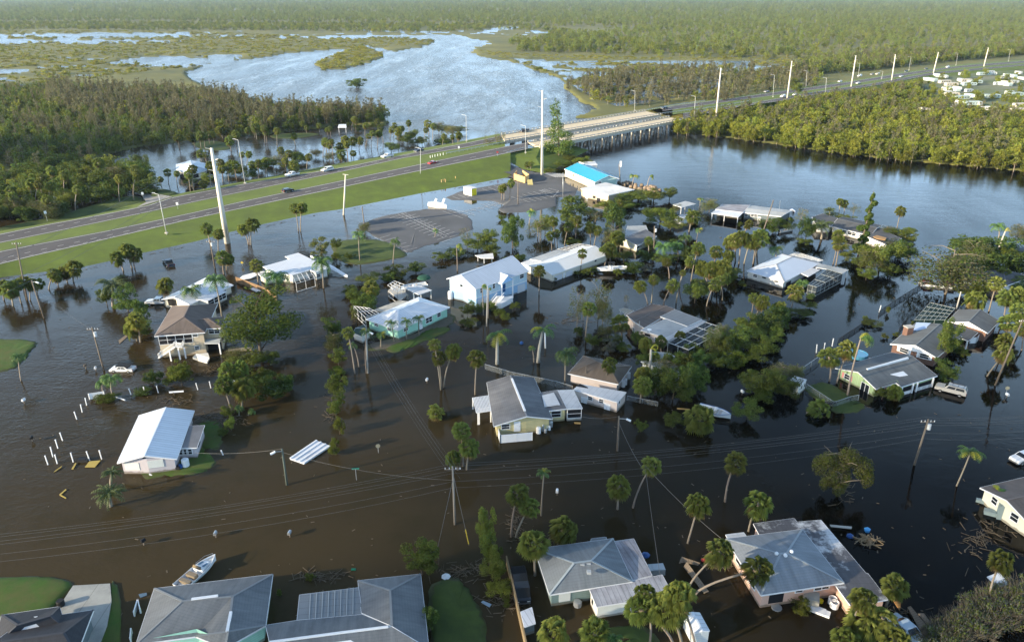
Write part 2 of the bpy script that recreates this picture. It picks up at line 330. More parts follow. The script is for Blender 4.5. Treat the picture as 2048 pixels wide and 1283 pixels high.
def hgrid():
    xs = np.arange(-700, 2760, 6.0); ys = np.concatenate([np.arange(-6, 0, 1.5), np.arange(0, 60, 1.5), np.arange(60, 420, 2.5)])
    XX, YY = np.meshgrid(xs, ys)
    dx = (XX-CX)/F; yy = -(YY-CY)/F; dy = cos(TH)+yy*sin(TH); dz = -sin(TH)+yy*cos(TH); t = -H/dz
    wx = dx*t; wy = dy*t
    def vn(x, y, s):      # smooth value noise
        x = x/s; y = y/s; xi = np.floor(x).astype(int); yi = np.floor(y).astype(int); fx = x-xi; fy = y-yi
        fx = fx*fx*(3-2*fx); fy = fy*fy*(3-2*fy)
        h = lambda a, b: ((np.sin(a*127.1+b*311.7)*43758.5453) % 1.0)
        return (h(xi, yi)*(1-fx)+h(xi+1, yi)*fx)*(1-fy)+(h(xi, yi+1)*(1-fx)+h(xi+1, yi+1)*fx)*fy
    n = vn(wx, wy, 9)*.35+vn(wx, wy, 26)*.4+vn(wx+50, wy, 70)*.25
    z = np.full(XX.shape, .5)+n*.8
    jx = XX+(vn(wx, wy, 12)-.5)*10; jy = YY+(vn(wx+99, wy, 15)-.5)*4
    for pl_, lev in MOTTLE:
        i = inpoly(XX, YY, pl_); z[i] = (n[i]-lev)*3.0
    water = inpoly(jx, jy, RIVER)
    for c in CHAN: water |= inpoly(jx, jy, c)
    water &= ~inpoly(jx, jy, ISLE[0]); z[water] = -1.2
    z[inpoly(XX, YY, WFOR)] = .35
    # south of the banks everything is open water, apart from the woods of the right bank
    lim = (YY > 236) & (XX > 1050)
    z[lim] = -1.2; z[inpoly(XX, YY+4, RLAND)] = .25
    z[(XX <= 1060) & (YY > 250) & ~inpoly(XX, YY, WFOR)] = -1.2
    return XX, YY, wx, wy, z
GX, GY, gwx, gwy, gz = hgrid()
def ground_class(px, py):
    """land height above the flood at photo pixels"""
    ix = np.clip(((px+700)/6.0).round().astype(int), 0, GX.shape[1]-1); iy = np.clip(np.searchsorted(GY[:, 0], py), 0, GY.shape[0]-1)
    return gz[iy, ix]
rows, cols = GX.shape
gv = np.stack([gwx, gwy, gz], -1).reshape(-1, 3)
idx = np.arange(rows*cols).reshape(rows, cols)
q = np.stack([idx[:-1, :-1], idx[1:, :-1], idx[1:, 1:], idx[:-1, 1:]], -1).reshape(-1, 4)
keep = gz.ravel()[q].max(1) > -1.1; q = q[keep]
me = bpy.data.meshes.new('ground'); me.from_pydata(gv.tolist(), [], q.tolist()); me.polygons.foreach_set('use_smooth', np.ones(len(q), bool))
M_marsh = mat('marsh_ground', (.16, .15, .035), .95, .3, .05, col2=(.08, .09, .028), bump=.3)
me.materials.append(M_marsh); me.update()
go = bpy.data.objects.new('ground', me); C.objects.link(go); tag(go, 'low marsh and woodland ground reaching the horizon', kind='structure')
bedm = MB(); bedm.poly([(-11000, -400, -3), (11000, -400, -3), (11000, 17900, -3), (-11000, 17900, -3)]); tag(bedm.build('riverbed', mat('silt', (.05, .04, .025), .9)), 'silty bed below the flood', kind='structure')

# ------------------------------------------------------------------ highway
M_grass = mat('verge_grass', (.115, .16, .022), .95, .34, .35, col2=(.085, .115, .022), thr=.5, bump=.5)
M_asph = mat('asphalt', (.085, .078, .078), .9, .12, .5, col2=(.068, .063, .064), thr=.55)
M_asph2 = mat('lot_asphalt', (.11, .112, .118), .9, .12, .15, col2=(.075, .077, .08), thr=.52)
M_mark = mat('road_paint', (.55, .55, .53), .7, .2, 3)
def zr(px): return 1.9+3.3*max(0, min(1, (px-500)/560.0))**1.3 if px < 1400 else 5.2-2.2*min(1, (px-1400)/250.0)
L0 = PL('-60 567 0 558 160 541 220 528 280 513 392 489 456 471 526 453.5 628 430.6 680 423 843 389.6 935 373 1021 356.5')
L1 = PL('-60 542 0 528.7 51 516 255 468.5 382 438.5 520 409 680 375.5 807 348.5 935 322.5 1000 309.5 1082 292.5')
L2 = PL('-60 516 0 501.5 64 489 214 461 382 425.5 492 400.5 680 361.5 807 335 935 308 1011 292.7 1058 284')
L3 = PL('-60 499 0 486 115 462.5 255 433 408 400 680 344 807 316 935 294 978 285.5 1010 280')
L4 = PL('-60 480 0 467.5 102 447 204 429 298 410 343 394.5 490 367 700 332 807 309.5 935 285.5 1003 271')
L5 = PL('-60 474 0 461 153 436 229 418 290 402 343 390 490 362 680 327 807 304 935 280 1000 267')
def samp(pl, x):
    for (x1, y1), (x2, y2) in zip(pl, pl[1:]):
        if x <= x2: return y1+(y2-y1)*(x-x1)/(x2-x1)
    return pl[-1][1]
def strip(name, la, lb, za, zb, m, x0, x1, n, label, dz=0., fa=None, fb=None, cols_=1):
    mb = MB(); pa = []; pb = []
    for i in range(n+1):
        x = x0+(x1-x0)*i/n
        xa = min(x*(fa or 1), la[-1][0]) if fa else x; xb = min(x*(fb or 1), lb[-1][0]) if fb else x
        pa.append(P(xa, samp(la, xa), za(xa)+dz)); pb.append(P(xb, samp(lb, xb), zb(xb)+dz))
    for i in range(n):
        for k in range(cols_):
            f0, f1 = k/cols_, (k+1)/cols_
            mb.poly([pa[i].lerp(pb[i], f0), pa[i+1].lerp(pb[i+1], f0), pa[i+1].lerp(pb[i+1], f1), pa[i].lerp(pb[i], f1)])
    o = mb.build(name, m, smooth=True); return tag(o, label, kind='structure')
z0f = lambda x: -.25
strip('highway_verge', L0, L1, z0f, zr, M_grass, -60, 1021, 60, 'wide green grass verge between the flood and the highway')
strip('eastbound_road', L1, L2, zr, zr, M_asph, -60, 1056, 60, 'near carriageway of the highway', .0)
strip('median_grass', L2, L3, zr, zr, M_grass, -60, 1010, 60, 'grass median between the carriageways', -.02)
strip('westbound_road', L3, L4, zr, zr, M_asph, -60, 1003, 60, 'far carriageway of the highway')
strip('far_verge', L4, L5, zr, lambda x: .3, M_grass, -60, 1000, 60, 'narrow far grass verge of the highway', -.02)
# the verge end beside the ramp, under the bridge head
rb = MB(); rb_ = ([P(1082, 292.5, 5.0), P(1021, 303, 4.6), P(1000, 309, 4.4), P(1010, 318, 3.2), P(1045, 338, 1.0), P(1090, 347, .3), P(1122, 332, -.1), P(1160, 312, -.2), P(1178, 300, 0), P(1150, 292, 1.2)])
_c = P(1072, 316, 2.9); rb.add(rb_+[_c], [(i, (i+1) % len(rb_), len(rb_)) for i in range(len(rb_))])
tag(rb.build('bridge_head_bank', M_grass), 'grass bank at the head of the bridge', kind='structure')
rp = MB(); M_ramp = M_asph2
def ribbon(pts, m, name, label, lift=0.):
    mb = MB()
    for (a, b), (c, d) in zip(pts, pts[1:]): mb.poly([a, b, d, c])
    return tag(mb.build(name, m, smooth=True), label, kind='structure')
ribbon([(P(935, 322.5, zr(935)+.02), P(1003, 309, zr(1003)+.02)), (P(957, 324, 3.7), P(992, 316, 3.9)), (P(975, 331, 2.7), P(1005, 322, 2.8)), (P(1000, 341, 1.5), P(1030, 333, 1.5)), (P(1027, 351, .5), P(1058, 342, .5)), (P(1040, 356, .22), P(1085, 348, .22))], M_asph2, 'ramp_road', 'access ramp down from the highway to the car park')
# beyond the bridge
E1 = PL('1360 238 1473 214 1560 202 1648 186 1762 169 1864 149 2048 131 2300 112'); E2 = PL('1340 230 1487 209 1624 184.5 1744 167 1864 145 2048 128.5 2300 110')
E3 = PL('1320 223 1487 199 1659 175 1779 156 1899 137 2048 125.5 2300 107.5'); E4 = PL('1290 222 1350 211 1446 199 1556 183.5 1693 164.6 1796 147.5 1933 130.5 2048 122 2300 105')
zb = lambda x: 5.2-2.9*min(1, max(0, (x-1340)/260.0)); zs = lambda x: max(zb(x)-3.5, .5)
strip('eastbound_road', E1, E2, zb, zb, M_asph, 1366, 2290, 40, 'near carriageway beyond the bridge', .01)
strip('median_grass', E2, E3, zb, zb, M_grass, 1345, 2290, 40, 'grass median beyond the bridge', -.01)
strip('westbound_road', E3, E4, zb, zb, M_asph, 1325, 2290, 40, 'far carriageway beyond the bridge', .01)
strip('far_verge', E4, [(x, y-3) for x, y in E4], zb, lambda x: .4, M_grass, 1295, 2290, 30, 'far verge beyond the bridge', -.02)
strip('near_verge', [(x, y+7) for x, y in E1], E1, lambda x: .5, zb, M_grass, 1366, 2290, 30, 'near verge beyond the bridge', -.02)
# painted lines
def dashes(la, lb, f, x0, x1, step, ln, wpx, zf, dz=.07):
    mb = MB(); x = x0
    while x < x1:
        k = 1.0
        pts = []
        for xx in ([x, x+ln] if step else [x]):
            y = samp(la, xx)*(1-f)+samp(lb, xx)*f; pts.append(P(xx, y, zf(xx)+dz))
        d = (pts[1]-pts[0]).normalized(); nrm = Vector((-d.y, d.x, 0))*wpx/2
        mb.poly([pts[0]-nrm, pts[1]-nrm, pts[1]+nrm, pts[0]+nrm])
        x += step*(.35+.65*(560-min(540, samp(la, x)))/150) if False else step
    return mb
mk = MB()
def put(mb2): mk.add(mb2.v, mb2.f, 0)
for la, lb, zf, a, b in ((L1, L2, zr, -50, 1050), (L4, L3, zr, -50, 1000), (E1, E2, zb, 1370, 2100), (E4, E3, zb, 1330, 2100)):
    put(dashes(la, lb, .06, a, b, 8, 8.4, .34, zf)); put(dashes(la, lb, .93, a, b, 8, 8.4, .3, zf))
    put(dashes(la, lb, .42, a, b, 33, 12, .17, zf))
put(dashes(L1, L2, .16, -50, 420, 27, 9, .15, zr)); put(dashes(L4, L3, .62, 300, 800, 25, 8, .15, zr))
tag(mk.build('road_markings', M_mark), 'white lane lines on the highway', kind='structure')
# side road of the park in the west, with its two grass islands
ribbon([(P(268, 386, .45), P(290, 375, .45)), (P(285, 392, .5), P(310, 377, .45)), (P(292, 404, .9), P(316, 388, .7)), (P(272, 415, 1.8), P(345, 393, 1.8))], mat('pale_asphalt', (.22, .22, .21), .9), 'park_road', 'pale park road joining the highway')
def mound(name, pts, h, m, label, kind='structure', edge=.28, wob=.35, sharp=False, raw=False):
    """low island whose rim slopes under the water"""
    pts = [Vector(p) for p in pts]; out = []
    n = len(pts); wob = wob*.3 if raw else wob
    for i in range(n):
        for k in range(4):
            t = k/4; p0, p1, p2, p3 = pts[i-1], pts[i], pts[(i+1) % n], pts[(i+2) % n]
            out.append(p1.lerp(p2, t) if sharp or raw else .5*((2*p1)+(p2-p0)*t+(2*p0-5*p1+4*p2-p3)*t*t+(3*p1-p0-3*p2+p3)*t**3))
    c = sum(out, Vector())/len(out); mb = MB(); vs_ = []; N_ = len(out)
    for s_, z in ((1.04, -.3), (1.0, .0), (.96, h*.7), (.75, h*.95), (.4, h)) if sharp else ((1.06, -.35), (1.0, .0), (.93, h*.5), (.75, h*.9), (.4, h)):
        for p in out:
            v = c+(p-c)*s_+Vector((R.uniform(-wob, wob)*s_, R.uniform(-wob, wob)*s_, 0)); v.z = z+(R.uniform(-.04, .04)*(.2 if raw else 1) if z > 0 else 0); vs_.append(v)
    vs_.append(Vector((c.x, c.y, h)))
    fs = [(r*N_+i, r*N_+(i+1) % N_, (r+1)*N_+(i+1) % N_, (r+1)*N_+i) for r in range(4) for i in range(N_)]+[(4*N_+i, 4*N_+(i+1) % N_, 5*N_) for i in range(N_)]
    mb.add(vs_, fs)
    for i in range(2*N_): mb.m[i] = 1
    return tag(mb.build(name, [m, m if sharp else M_wet], smooth=True), label, kind=kind)
M_wet = mat('wet_mud_edge', (.055, .050, .022), .8, .45, 1.2, col2=(.05, .07, .015))
M_lawn = mat('lawn', (.045, .10, .012), .95, .38, .8, col2=(.085, .09, .025), thr=.52, bump=.6)
M_lawn2 = mat('rough_lawn', (.075, .105, .02), .95, .3, .6, col2=(.04, .06, .015), bump=.6)
M_mud = mat('shell_mud', (.12, .105, .08), .95, .35, 2, bump=.5)
G = lambda s, z=0.: [P(x, y, z) for x, y in PL(s)]
mound('lawn', G('-60 680 0 678 40 678 70 683 74 688 62 702 50 720 30 735 0 744 -60 750'), .25, M_lawn, 'bright green lawn island by the west edge of the water')
mound('lawn', G('-60 1155 60 1152 110 1153 142 1162 147 1172 130 1190 112 1212 100 1230 60 1262 -60 1300'), .3, M_lawn, 'dark green front lawn beside the driveway', raw=True)
mound('lawn', G('224 1160 236 1172 242 1200 243 1240 240 1300 190 1300 205 1250 220 1200'), .22, M_lawn, 'narrow grass strip right of the driveway', raw=True)
mound('lawn', G('866 1170 900 1156 925 1165 945 1190 962 1225 968 1260 960 1310 870 1310 860 1230'), .3, M_lawn2, 'mown lawn between the grey house and the water')
mound('lawn', G('770 695 800 685 830 675 850 662 876 651 902 657 885 668 850 682 815 697 790 705'), .15, M_lawn, 'vivid lawn strip in front of the mint house')
mound('shell_bed', G('735 690 780 684 822 672 860 652 890 630 905 628 912 640 895 652 860 668 820 685 780 697 745 702'), .12, M_mud, 'grey shell bed along the mint house')
mound('lawn', G('1608 778 1625 768 1650 764 1690 785 1697 795 1680 803 1640 800'), .12, M_lawn2, 'grass patch inside the chain-link fence')
mound('lawn', G('1672 806 1700 800 1722 806 1730 814 1710 824 1680 826 1662 818'), .1, M_lawn2, 'grass patch outside the chain-link fence')
mound('lawn', G('664 490 680 482 720 478 770 482 805 500 812 512 780 520 740 527 700 528 672 515'), .3, M_lawn2, 'tufted green island beside the car park')
mound('lawn', G('270 930 330 915 400 890 420 905 430 930 400 945 340 952 290 955'), .06, M_lawn, 'soggy grass round the white metal roofed house')
mound('lawn', G('400 845 430 840 445 860 440 890 415 900 395 880'), .05, M_lawn, 'soggy grass behind the white metal roofed house')
mound('lawn', G('1290 1283 1200 1262 1260 1250 1300 1262 1310 1300 1200 1310'), .1, M_lawn2, 'shaded grass patch under the palms')
mound('park_lawn', G('385 285 430 282 460 290 455 300 410 300 390 292'), .3, M_lawn2, 'grass knoll in the flooded park')
mound('park_lawn', G('545 270 600 266 640 268 600 276 550 277'), .3, M_lawn2, 'grass bank with a path in the flooded park')
mound('park_lawn', G('296 398 320 380 345 384 360 390 330 398'), .9, M_lawn2, 'grass triangle by the park road')
mound('roadside_bank', G('-60 478 60 458 160 440 250 418 290 404 275 392 240 396 160 420 60 446 -60 470'), .6, M_lawn2, 'grass bank between road and woods')
# driveway
dv = MB(); dp = G('146 1170 182 1168 220 1166 223 1200 214 1250 190 1310 140 1310 110 1225', .34)
dv.prism(dp, -.2, .36); tag(dv.build('driveway', mat('driveway_concrete', (.36, .36, .33), .9, .15, .6, pat='slab', col2=(.2, .2, .19), thr=.62)), 'pale concrete driveway running into the water', kind='structure')
# ------------------------------------------------------------------ car park
def flat(name, s, z, m, label):
    mb = MB(); mb.poly(G(s, z)); return tag(mb.build(name, m), label, kind='structure')
mound('car_park', G('717 456 728 446 745 438 790 427 852 418 902 419 935 430 946 446 946 458 918 472 885 482 850 492 823 504 812 504 746 471 731 461'), .1, M_asph2, 'drier end of the car park', wob=.3, sharp=True)
mound('car_park', G('892 395 922 382 998 368 1030 362 1064 345 1122 346 1128 364 1156 377 1150 392 1113 394 1113 412 1062 424 1006 426 998 420 1010 410 986 402 930 400 902 400'), .2, M_asph2, 'main car park before the restaurant', wob=.2, sharp=True)
flat('car_park', '1012 352 1040 346 1085 344 1122 346 1124 352 1060 366', .26, M_asph2, 'ramp foot of the car park')
pm = MB()
def line(x1, y1, x2, y2, w_=.16, z=.24, t=.0):
    a, b = P(x1, y1, z), P(x2, y2, z); d = (b-a).normalized(); n = Vector((-d.y, d.x, 0))*w_/2; pm.poly([a-n, b-n, b+n, a+n])
def Zl(f, *s):
    for t in s: a = [float(q_) for q_ in t.split()]; line(f[0]+a[0]/f[2], f[1]+a[1]/f[2], f[0]+a[2]/f[2], f[1]+a[3]/f[2], z=a[4] if len(a) > 4 else .14)
f7 = (840, 260, 7.314); f3 = (680, 280, 3.923)
for i in range(13):          # the two rows of bays on the drier end
    x = 390+i*31+i*i*.25; y = 612+i*13.2+i*i*.2; Zl(f3, '%f %f %f %f' % (x, y, x+75, y-24)); Zl(f3, '%f %f %f %f' % (x+98, y-20, x+172, y-45)) if i > 0 and i < 12 else None
for i in range(12):
    for o_ in (0, 16, 32, 44):
        Zl(f3, '%f %f %f %f' % (455+i*30+o_, 580+i*15.5-o_*.25, 480+i*30+o_, 593+i*15.5-o_*.25)) if o_ in (0, 32) else None
        if o_ in (16, 44): Zl(f3, '%f %f %f %f' % (462+i*30+o_, 578+i*15-o_*.25, 482+i*30+o_, 588+i*15-o_*.25))
for i in range(6): Zl(f3, '%f %f %f %f' % (268+i*46, 762+i*20, 300+i*46, 776+i*20)); Zl(f3, '%f %f %f %f' % (312+i*42, 768+i*19, 395+i*42, 744+i*20))
Zl(f3, '805 556 965 612', '850 548 1010 602', '895 545 1060 590', '880 575 1290 485 .05', '885 585 1300 492 .05')
for i in range(7): Zl(f3, '%f %f %f %f .05' % (930+i*52, 568-i*12, 1000+i*52, 590-i*12)); Zl(f3, '%f %f %f %f .04' % (1100+i*30, 500-i*6, 1160+i*30, 520-i*6))
for i in range(11): Zl(f7, '%f %f %f %f .24' % (470+i*88, 968-i*22, 580+i*88, 1010-i*22)) if i not in (2, 3, 4) else None
for i in range(7): Zl(f7, '%f %f %f %f .24' % (1335+i*80, 975-i*19, 1440+i*80, 1010-i*19)); Zl(f7, '%f %f %f %f .24' % (1510+i*80, 1020-i*19, 1620+i*80, 1060-i*19))
Zl(f7, '1380 1020 1800 915 .24', '1440 1030 1950 905 .24', '1780 875 1920 920 .24', '1750 880 1850 910 .24', '1780 870 1900 895 .24', '2030 885 1950 975 .24', '1840 955 1950 980 .24', '945 420 1095 400 3.9', '1880 850 2030 890 .24')
for i in range(12): line(1086+i*4.6, 345.5+.25*i, 1112+i*4.6, 354.5-.1*i, .5, .3)
tag(pm.build('parking_lines', mat('parking_paint', (.45, .45, .45), .7, .15, 2)), 'white parking bay lines', kind='structure')
# ------------------------------------------------------------------ bridge
def bridge(label, na, nb, sa, sb, zt=5.25, piers=True, off=0):
    """na-nb north rail pixels, sa-sb south rail pixels, west to east"""
    A, B, D, E = P(*na, zt), P(*nb, zt), P(*sa, zt), P(*sb, zt)
    t = thing('road_bridge', label, 'bridge', ((A+B+D+E)/4)*1, 'road bridges over the river'); t.location.z = 0
    deck = MB(); n = 14
    dn = Vector((0, 0, -.9))
    deck.poly([A, B, E, D]); deck.poly([D, E, E+dn, D+dn]); deck.poly([B, A, A+dn, B+dn]); deck.poly([D+dn, E+dn, B+dn, A+dn]); deck.poly([A, D, D+dn, A+dn]); deck.poly([E, B, B+dn, E+dn])
    deck.build('deck', [mat('bridge_deck', (.52, .44, .31), .9, .08, .4, pat='slab')], t)
    for p, q_ in ((A, B), (D, E)):
        m = MB(); m.bar(p+Vector((0, 0, .12)), q_+Vector((0, 0, .12)), .35, 0, .25); L_ = (q_-p).length; k = int(L_/2.6)
        for i in range(k+1): c = p.lerp(q_, i/k); m.box(c+Vector((0, 0, .5)), (.3, .3, .7), 0, ax=q_-p)
        m.bar(p+Vector((0, 0, .92)), q_+Vector((0, 0, .92)), .32, 0, .28); m.build('parapet', [M_conc], t)
        mm = MB(); mm.bar(p+Vector((0, 0, -.95)), q_+Vector((0, 0, -.95)), .7, 0, .55); mm.build('girder', [M_conc], t)
    for i in range(n):
        f = (i+.7)/n; a = A.lerp(B, f); d = D.lerp(E, f); c = MB(); c.bar(a+Vector((0, 0, -1.5)), d+Vector((0, 0, -1.5)), 1.0, 0, .8); cb = c.build('pier_cap', [M_conc], t)
        for j in range(4):
            p = a.lerp(d, (j+.35)/3.75); pc = MB(); pc.tube([Vector((p.x, p.y, -2.5)), Vector((p.x, p.y, 3.4))], .38, 8); pc.build('pier', [M_conc], t)
    return t
bridge('far concrete bridge carrying the westbound lanes', (1003, 270), (1290, 222), (1010, 282.5), (1322, 229.5))
bridge('near concrete bridge carrying the eastbound lanes on round piers', (1056, 285), (1338, 234.5), (1080, 293.5), (1366, 239.5))
# ------------------------------------------------------------------ plants
M_fan = mat('fan_leaf', (.18, .225, .055), .55, .35, 1.2, perobj=.3, trans=.45, hue=.01, spec=.25)
M_fan_old = mat('old_fan_leaf', (.20, .16, .06), .8, .3, 1.5, perobj=.25, trans=.2)
M_feather = mat('feather_leaf', (.08, .16, .038), .55, .3, 1.2, perobj=.3, trans=.25, spec=.3)
M_feather_y = mat('yellow_feather_leaf', (.30, .30, .03), .6, .3, 1.2, perobj=.2, trans=.25)
M_trunk = mat('palm_trunk', (.23, .195, .15), .9, .3, 3, perobj=.2)
M_royal = mat('royal_palm_trunk', (.38, .36, .31), .8, .12, 2)
M_bark = mat('bark', (.12, .095, .07), .95, .3, 4)
M_pale = mat('bare_twigs', (.24, .20, .15), .95, .25, 4)
def leafmat(name, c, c2=None, po=.3): return mat(name, c, .7, .45, .5, col2=c2, thr=.52, perobj=po, trans=.46, spec=.15)
M_leaf = leafmat('broad_leaf', (.10, .15, .03), (.155, .175, .036))
M_leaf_d = leafmat('dark_leaf', (.062, .11, .026), (.10, .14, .03))
M_leaf_y = leafmat('lime_leaf', (.14, .17, .025), (.09, .125, .024))
M_leaf_b = leafmat('brown_leaf', (.16, .145, .075), (.12, .135, .055))
M_leaf_g = leafmat('grey_leaf', (.12, .13, .11), (.15, .15, .12))
M_mang = leafmat('mangrove_leaf', (.225, .245, .036), (.145, .18, .03))
M_cas = leafmat('casuarina_leaf', (.15, .155, .075), (.19, .165, .09))
M_pine = leafmat('pine_leaf', (.14, .19, .045), (.20, .22, .055))
M_gold = leafmat('marsh_shrub_leaf', (.27, .25, .045), (.15, .18, .035))

def fan_crown(seed, n=38, r=1.9, droop=.5):
    """sabal head: costapalmate fans on stalks in every direction, the lowest brown and hanging"""
    q_ = random.Random(seed); mb = MB()
    for i in range(n):
        t = i/n; el = pi*.5-t*pi*.98; el += q_.uniform(-.25, .2); az = i*2.399+q_.uniform(-.5, .5); old = t > .8
        d = Vector((cos(az)*cos(el), sin(az)*cos(el), sin(el))); L_ = r*q_.uniform(.5, .68)*(.75 if t < .12 else 1)
        b = d*L_; side = d.cross(Vector((0, 0, 1)))
        if side.length < .1: side = Vector((1, 0, 0))
        side.normalize(); up = side.cross(d); m = 1 if old else 0
        fan = r*q_.uniform(.5, .62)
        mb.add([Vector((0, 0, 0))-side*.02, Vector((0, 0, 0))+side*.02, b], [(0, 1, 2)], m)
        k = 11
        for j in range(k):
            a = (j-(k-1)/2)/(k-1)*2.7; dd = (d*cos(a)+side*sin(a)); tip = b+dd*fan*(1-.25*abs(a)/1.4)-Vector((0, 0, fan*droop*q_.uniform(.5, 1.1)))
            mid = b+dd*fan*.55+up*.04; wv = (side*cos(a)-d*sin(a))*fan*.07
            mb.add([b, mid-wv, tip, mid+wv+up*.03], [(0, 1, 2), (0, 2, 3)], m)
    return mb
def feather_crown(seed, n=15, r=3.0, droop=1.0, lift=.5, lfl=.55, oneside=False, ym=0):
    q_ = random.Random(seed); mb = MB()
    for i in range(n):
        az = i*2.399+q_.uniform(-.2, .2)
        if oneside: az = q_.uniform(-1.1, 1.1)
        el = lift+q_.uniform(-.35, .5)-(i/n)*.5; L_ = r*q_.uniform(.85, 1.1); h = Vector((cos(az), sin(az), 0)); p = Vector((0, 0, 0)); pts = [p]; e = el; K = 9
        for k in range(K): p = p+(h*cos(e)+Vector((0, 0, 1))*sin(e))*L_/K; pts.append(p); e -= droop*(.20+.04*k)*q_.uniform(.8, 1.2)
        m = 1 if (ym and i % ym == 0) else 0
        mb.tube([pts[0], pts[4], pts[-1]], [.035, .02, .006], 3, m, cap=False)
        for k in range(1, K+1):
            a = pts[k-1]; b = pts[k]; sd = (b-a).cross(Vector((0, 0, 1)));  sd = sd.normalized() if sd.length > 1e-4 else Vector((1, 0, 0))
            ll = lfl*sin(pi*min(.96, (k+.6)/(K+1.2)))+.12
            for s_ in (-1, 1):
                for g in (0, .5):
                    c = a.lerp(b, g); tip = c+(sd*s_*ll+(b-a)*.5)-Vector((0, 0, ll*q_.uniform(.45, .95)))
                    mb.add([c, c.lerp(b, .55)+sd*s_*.02, tip], [(0, 1, 2)], m)
    return mb
def leaf_cloud(seed, blobs, n, size, mats_n=1, flat_=.0, m2=.15):
    """leaves scattered through the shells of uneven lobes: blobs = [(centre, radii)]"""
    q_ = np.random.RandomState(seed); v = []; f = []; ms = []
    wts = np.array([b[1][0]*b[1][1]+b[1][1]*b[1][2] for b in blobs]); wts = wts/wts.sum(); ch = q_.choice(len(blobs), n, p=wts)
    for i in range(n):
        c, r = blobs[ch[i]]; d = q_.normal(size=3); d /= np.linalg.norm(d)+1e-9
        rr = .45+.62*q_.rand()**.6; p = np.array(c)+d*np.array(r)*rr
        if p[2] < .05: continue
        nn = d+q_.normal(size=3)*.42; nn /= np.linalg.norm(nn); u = np.cross(nn, q_.normal(size=3)); u /= np.linalg.norm(u)+1e-9; w_ = np.cross(nn, u)
        s_ = size*(.6+.8*q_.rand()); o = len(v)
        v += [p-u*s_, p-w_*s_*.5, p+u*s_, p+w_*s_*.55]; f.append((o, o+1, o+2, o+3)); ms.append(1 if (mats_n > 1 and q_.rand() < m2) else 0)
    mb = MB(); mb.v = [tuple(x) for x in v]; mb.f = f; mb.m = ms; return mb
def blobs_for(seed, w_, h, n=9, base=.25, irr=.3, top=1.):
    q_ = random.Random(seed); out = []; n = int(n*2.8)
    for i in range(n):
        a = i*2.399; rr = w_*.5*math.sqrt(q_.random())*.92; z = h*(base+(1-base)*q_.uniform(.12, .92))
        k = (1-.45*abs((z/h-base)/(1-base)-.45)); r = w_*q_.uniform(.06, .20)*k
        out.append(((cos(a)*rr*k, sin(a)*rr*k, z), (r, r*q_.uniform(.8, 1.2), r*q_.uniform(.6, .95)*min(1.3, h/w_+.3))))
    out.append(((0, 0, h*.5), (w_*.22, w_*.22, h*.26)))
    return out
def limbs(seed, h, w_, r0=.16, n=6, base=.3):
    q_ = random.Random(seed); mb = MB(); mb.tube([(0, 0, -.6), (q_.uniform(-.2, .2), q_.uniform(-.2, .2), h*base), (0, 0, h*.72)], [r0, r0*.8, r0*.35], 6)
    for i in range(n):
        a = i*2.4; z = h*(base+.08*i); e = Vector((cos(a)*w_*.36, sin(a)*w_*.36, min(h*.92, z+h*.28))); mb.tube([(0, 0, z-.1), (e*.5)+Vector((0, 0, z*.55)), e], [r0*.5, r0*.32, r0*.08], 4)
    return mb
# prototypes of unit-ish size; scaled when placed.  (w, h) are their real width and height in metres
PROTO = {}
def proto(key, w_, h, crown, trunk): PROTO[key] = (w_, h, crown, trunk)
def mk_tree(key, seed, w_, h, nleaf, size, cm, tm, base=.28, nb=9, r0=.16, nl=6, m2=.15):
    bl = blobs_for(seed, w_, h, nb, base); cr = leaf_cloud(seed, bl, nleaf, size, 2 if isinstance(cm, list) else 1, m2=m2).mesh(key+'_crown', cm)
    tr = limbs(seed, h, w_, r0, nl, base).mesh(key+'_trunk', [tm], smooth=True); proto(key, w_, h, cr, tr)
for s_ in range(3):
    mk_tree('leafy%d' % s_, 20+s_, 8, 8, 4200, .19, [M_leaf, M_leaf_y], M_bark); mk_tree('dark%d' % s_, 30+s_, 7, 6, 4200, .18, [M_leaf_d, M_leaf], M_bark, base=.05, nb=11)
    mk_tree('lime%d' % s_, 40+s_, 6, 5, 3600, .15, [M_leaf_y, M_leaf], M_bark, base=.05, nb=10); mk_tree('brown%d' % s_, 50+s_, 9, 9, 5200, .17, [M_leaf_b, M_leaf], M_pale, base=.12, nb=22, m2=.4, nl=12)
    mk_tree('sparse%d' % s_, 60+s_, 6, 8, 900, .14, [M_leaf_b, M_leaf_y], M_pale, base=.2, nl=9, r0=.1, m2=.4); mk_tree('shrub%d' % s_, 70+s_, 4, 2.6, 2200, .13, [M_leaf, M_leaf_y], M_bark, base=.0, nb=8, r0=.06, m2=.3)
mk_tree('grey0', 81, 4, 3, 1500, .14, [M_leaf_g, M_leaf], M_bark, base=0)
mk_tree('cypress0', 82, 4, 6, 2600, .14, [M_leaf_b, M_leaf_y], M_bark, base=0, m2=.5); mk_tree('tall0', 83, 9, 14, 6500, .2, [M_leaf_y, M_leaf], M_bark, base=.1, nb=18, r0=.25, nl=9, m2=.45)
WIL = [((-2.6, 0, 5.6), (1.4, 1.3, 1.9)), ((-3.3, .4, 4.2), (.9, .9, 1.8)), ((-.4, .2, 7.6), (1.5, 1.3, 1.5)), ((.4, -.3, 6.0), (1.4, 1.4, 1.6)), ((2.2, .2, 6.6), (1.3, 1.2, 1.4)), ((3.0, -.3, 5.2), (1.2, 1.0, 1.9)), ((1.2, .2, 3.6), (.9, .9, 1.8)), ((-.6, -.2, 3.2), (.8, .8, 2.0)), ((2.0, 0, 2.2), (.8, .7, 1.5)), ((.2, .5, 1.6), (.9, .8, 1.3)), ((-1.6, 0, 6.8), (1.0, 1.0, 1.1))]
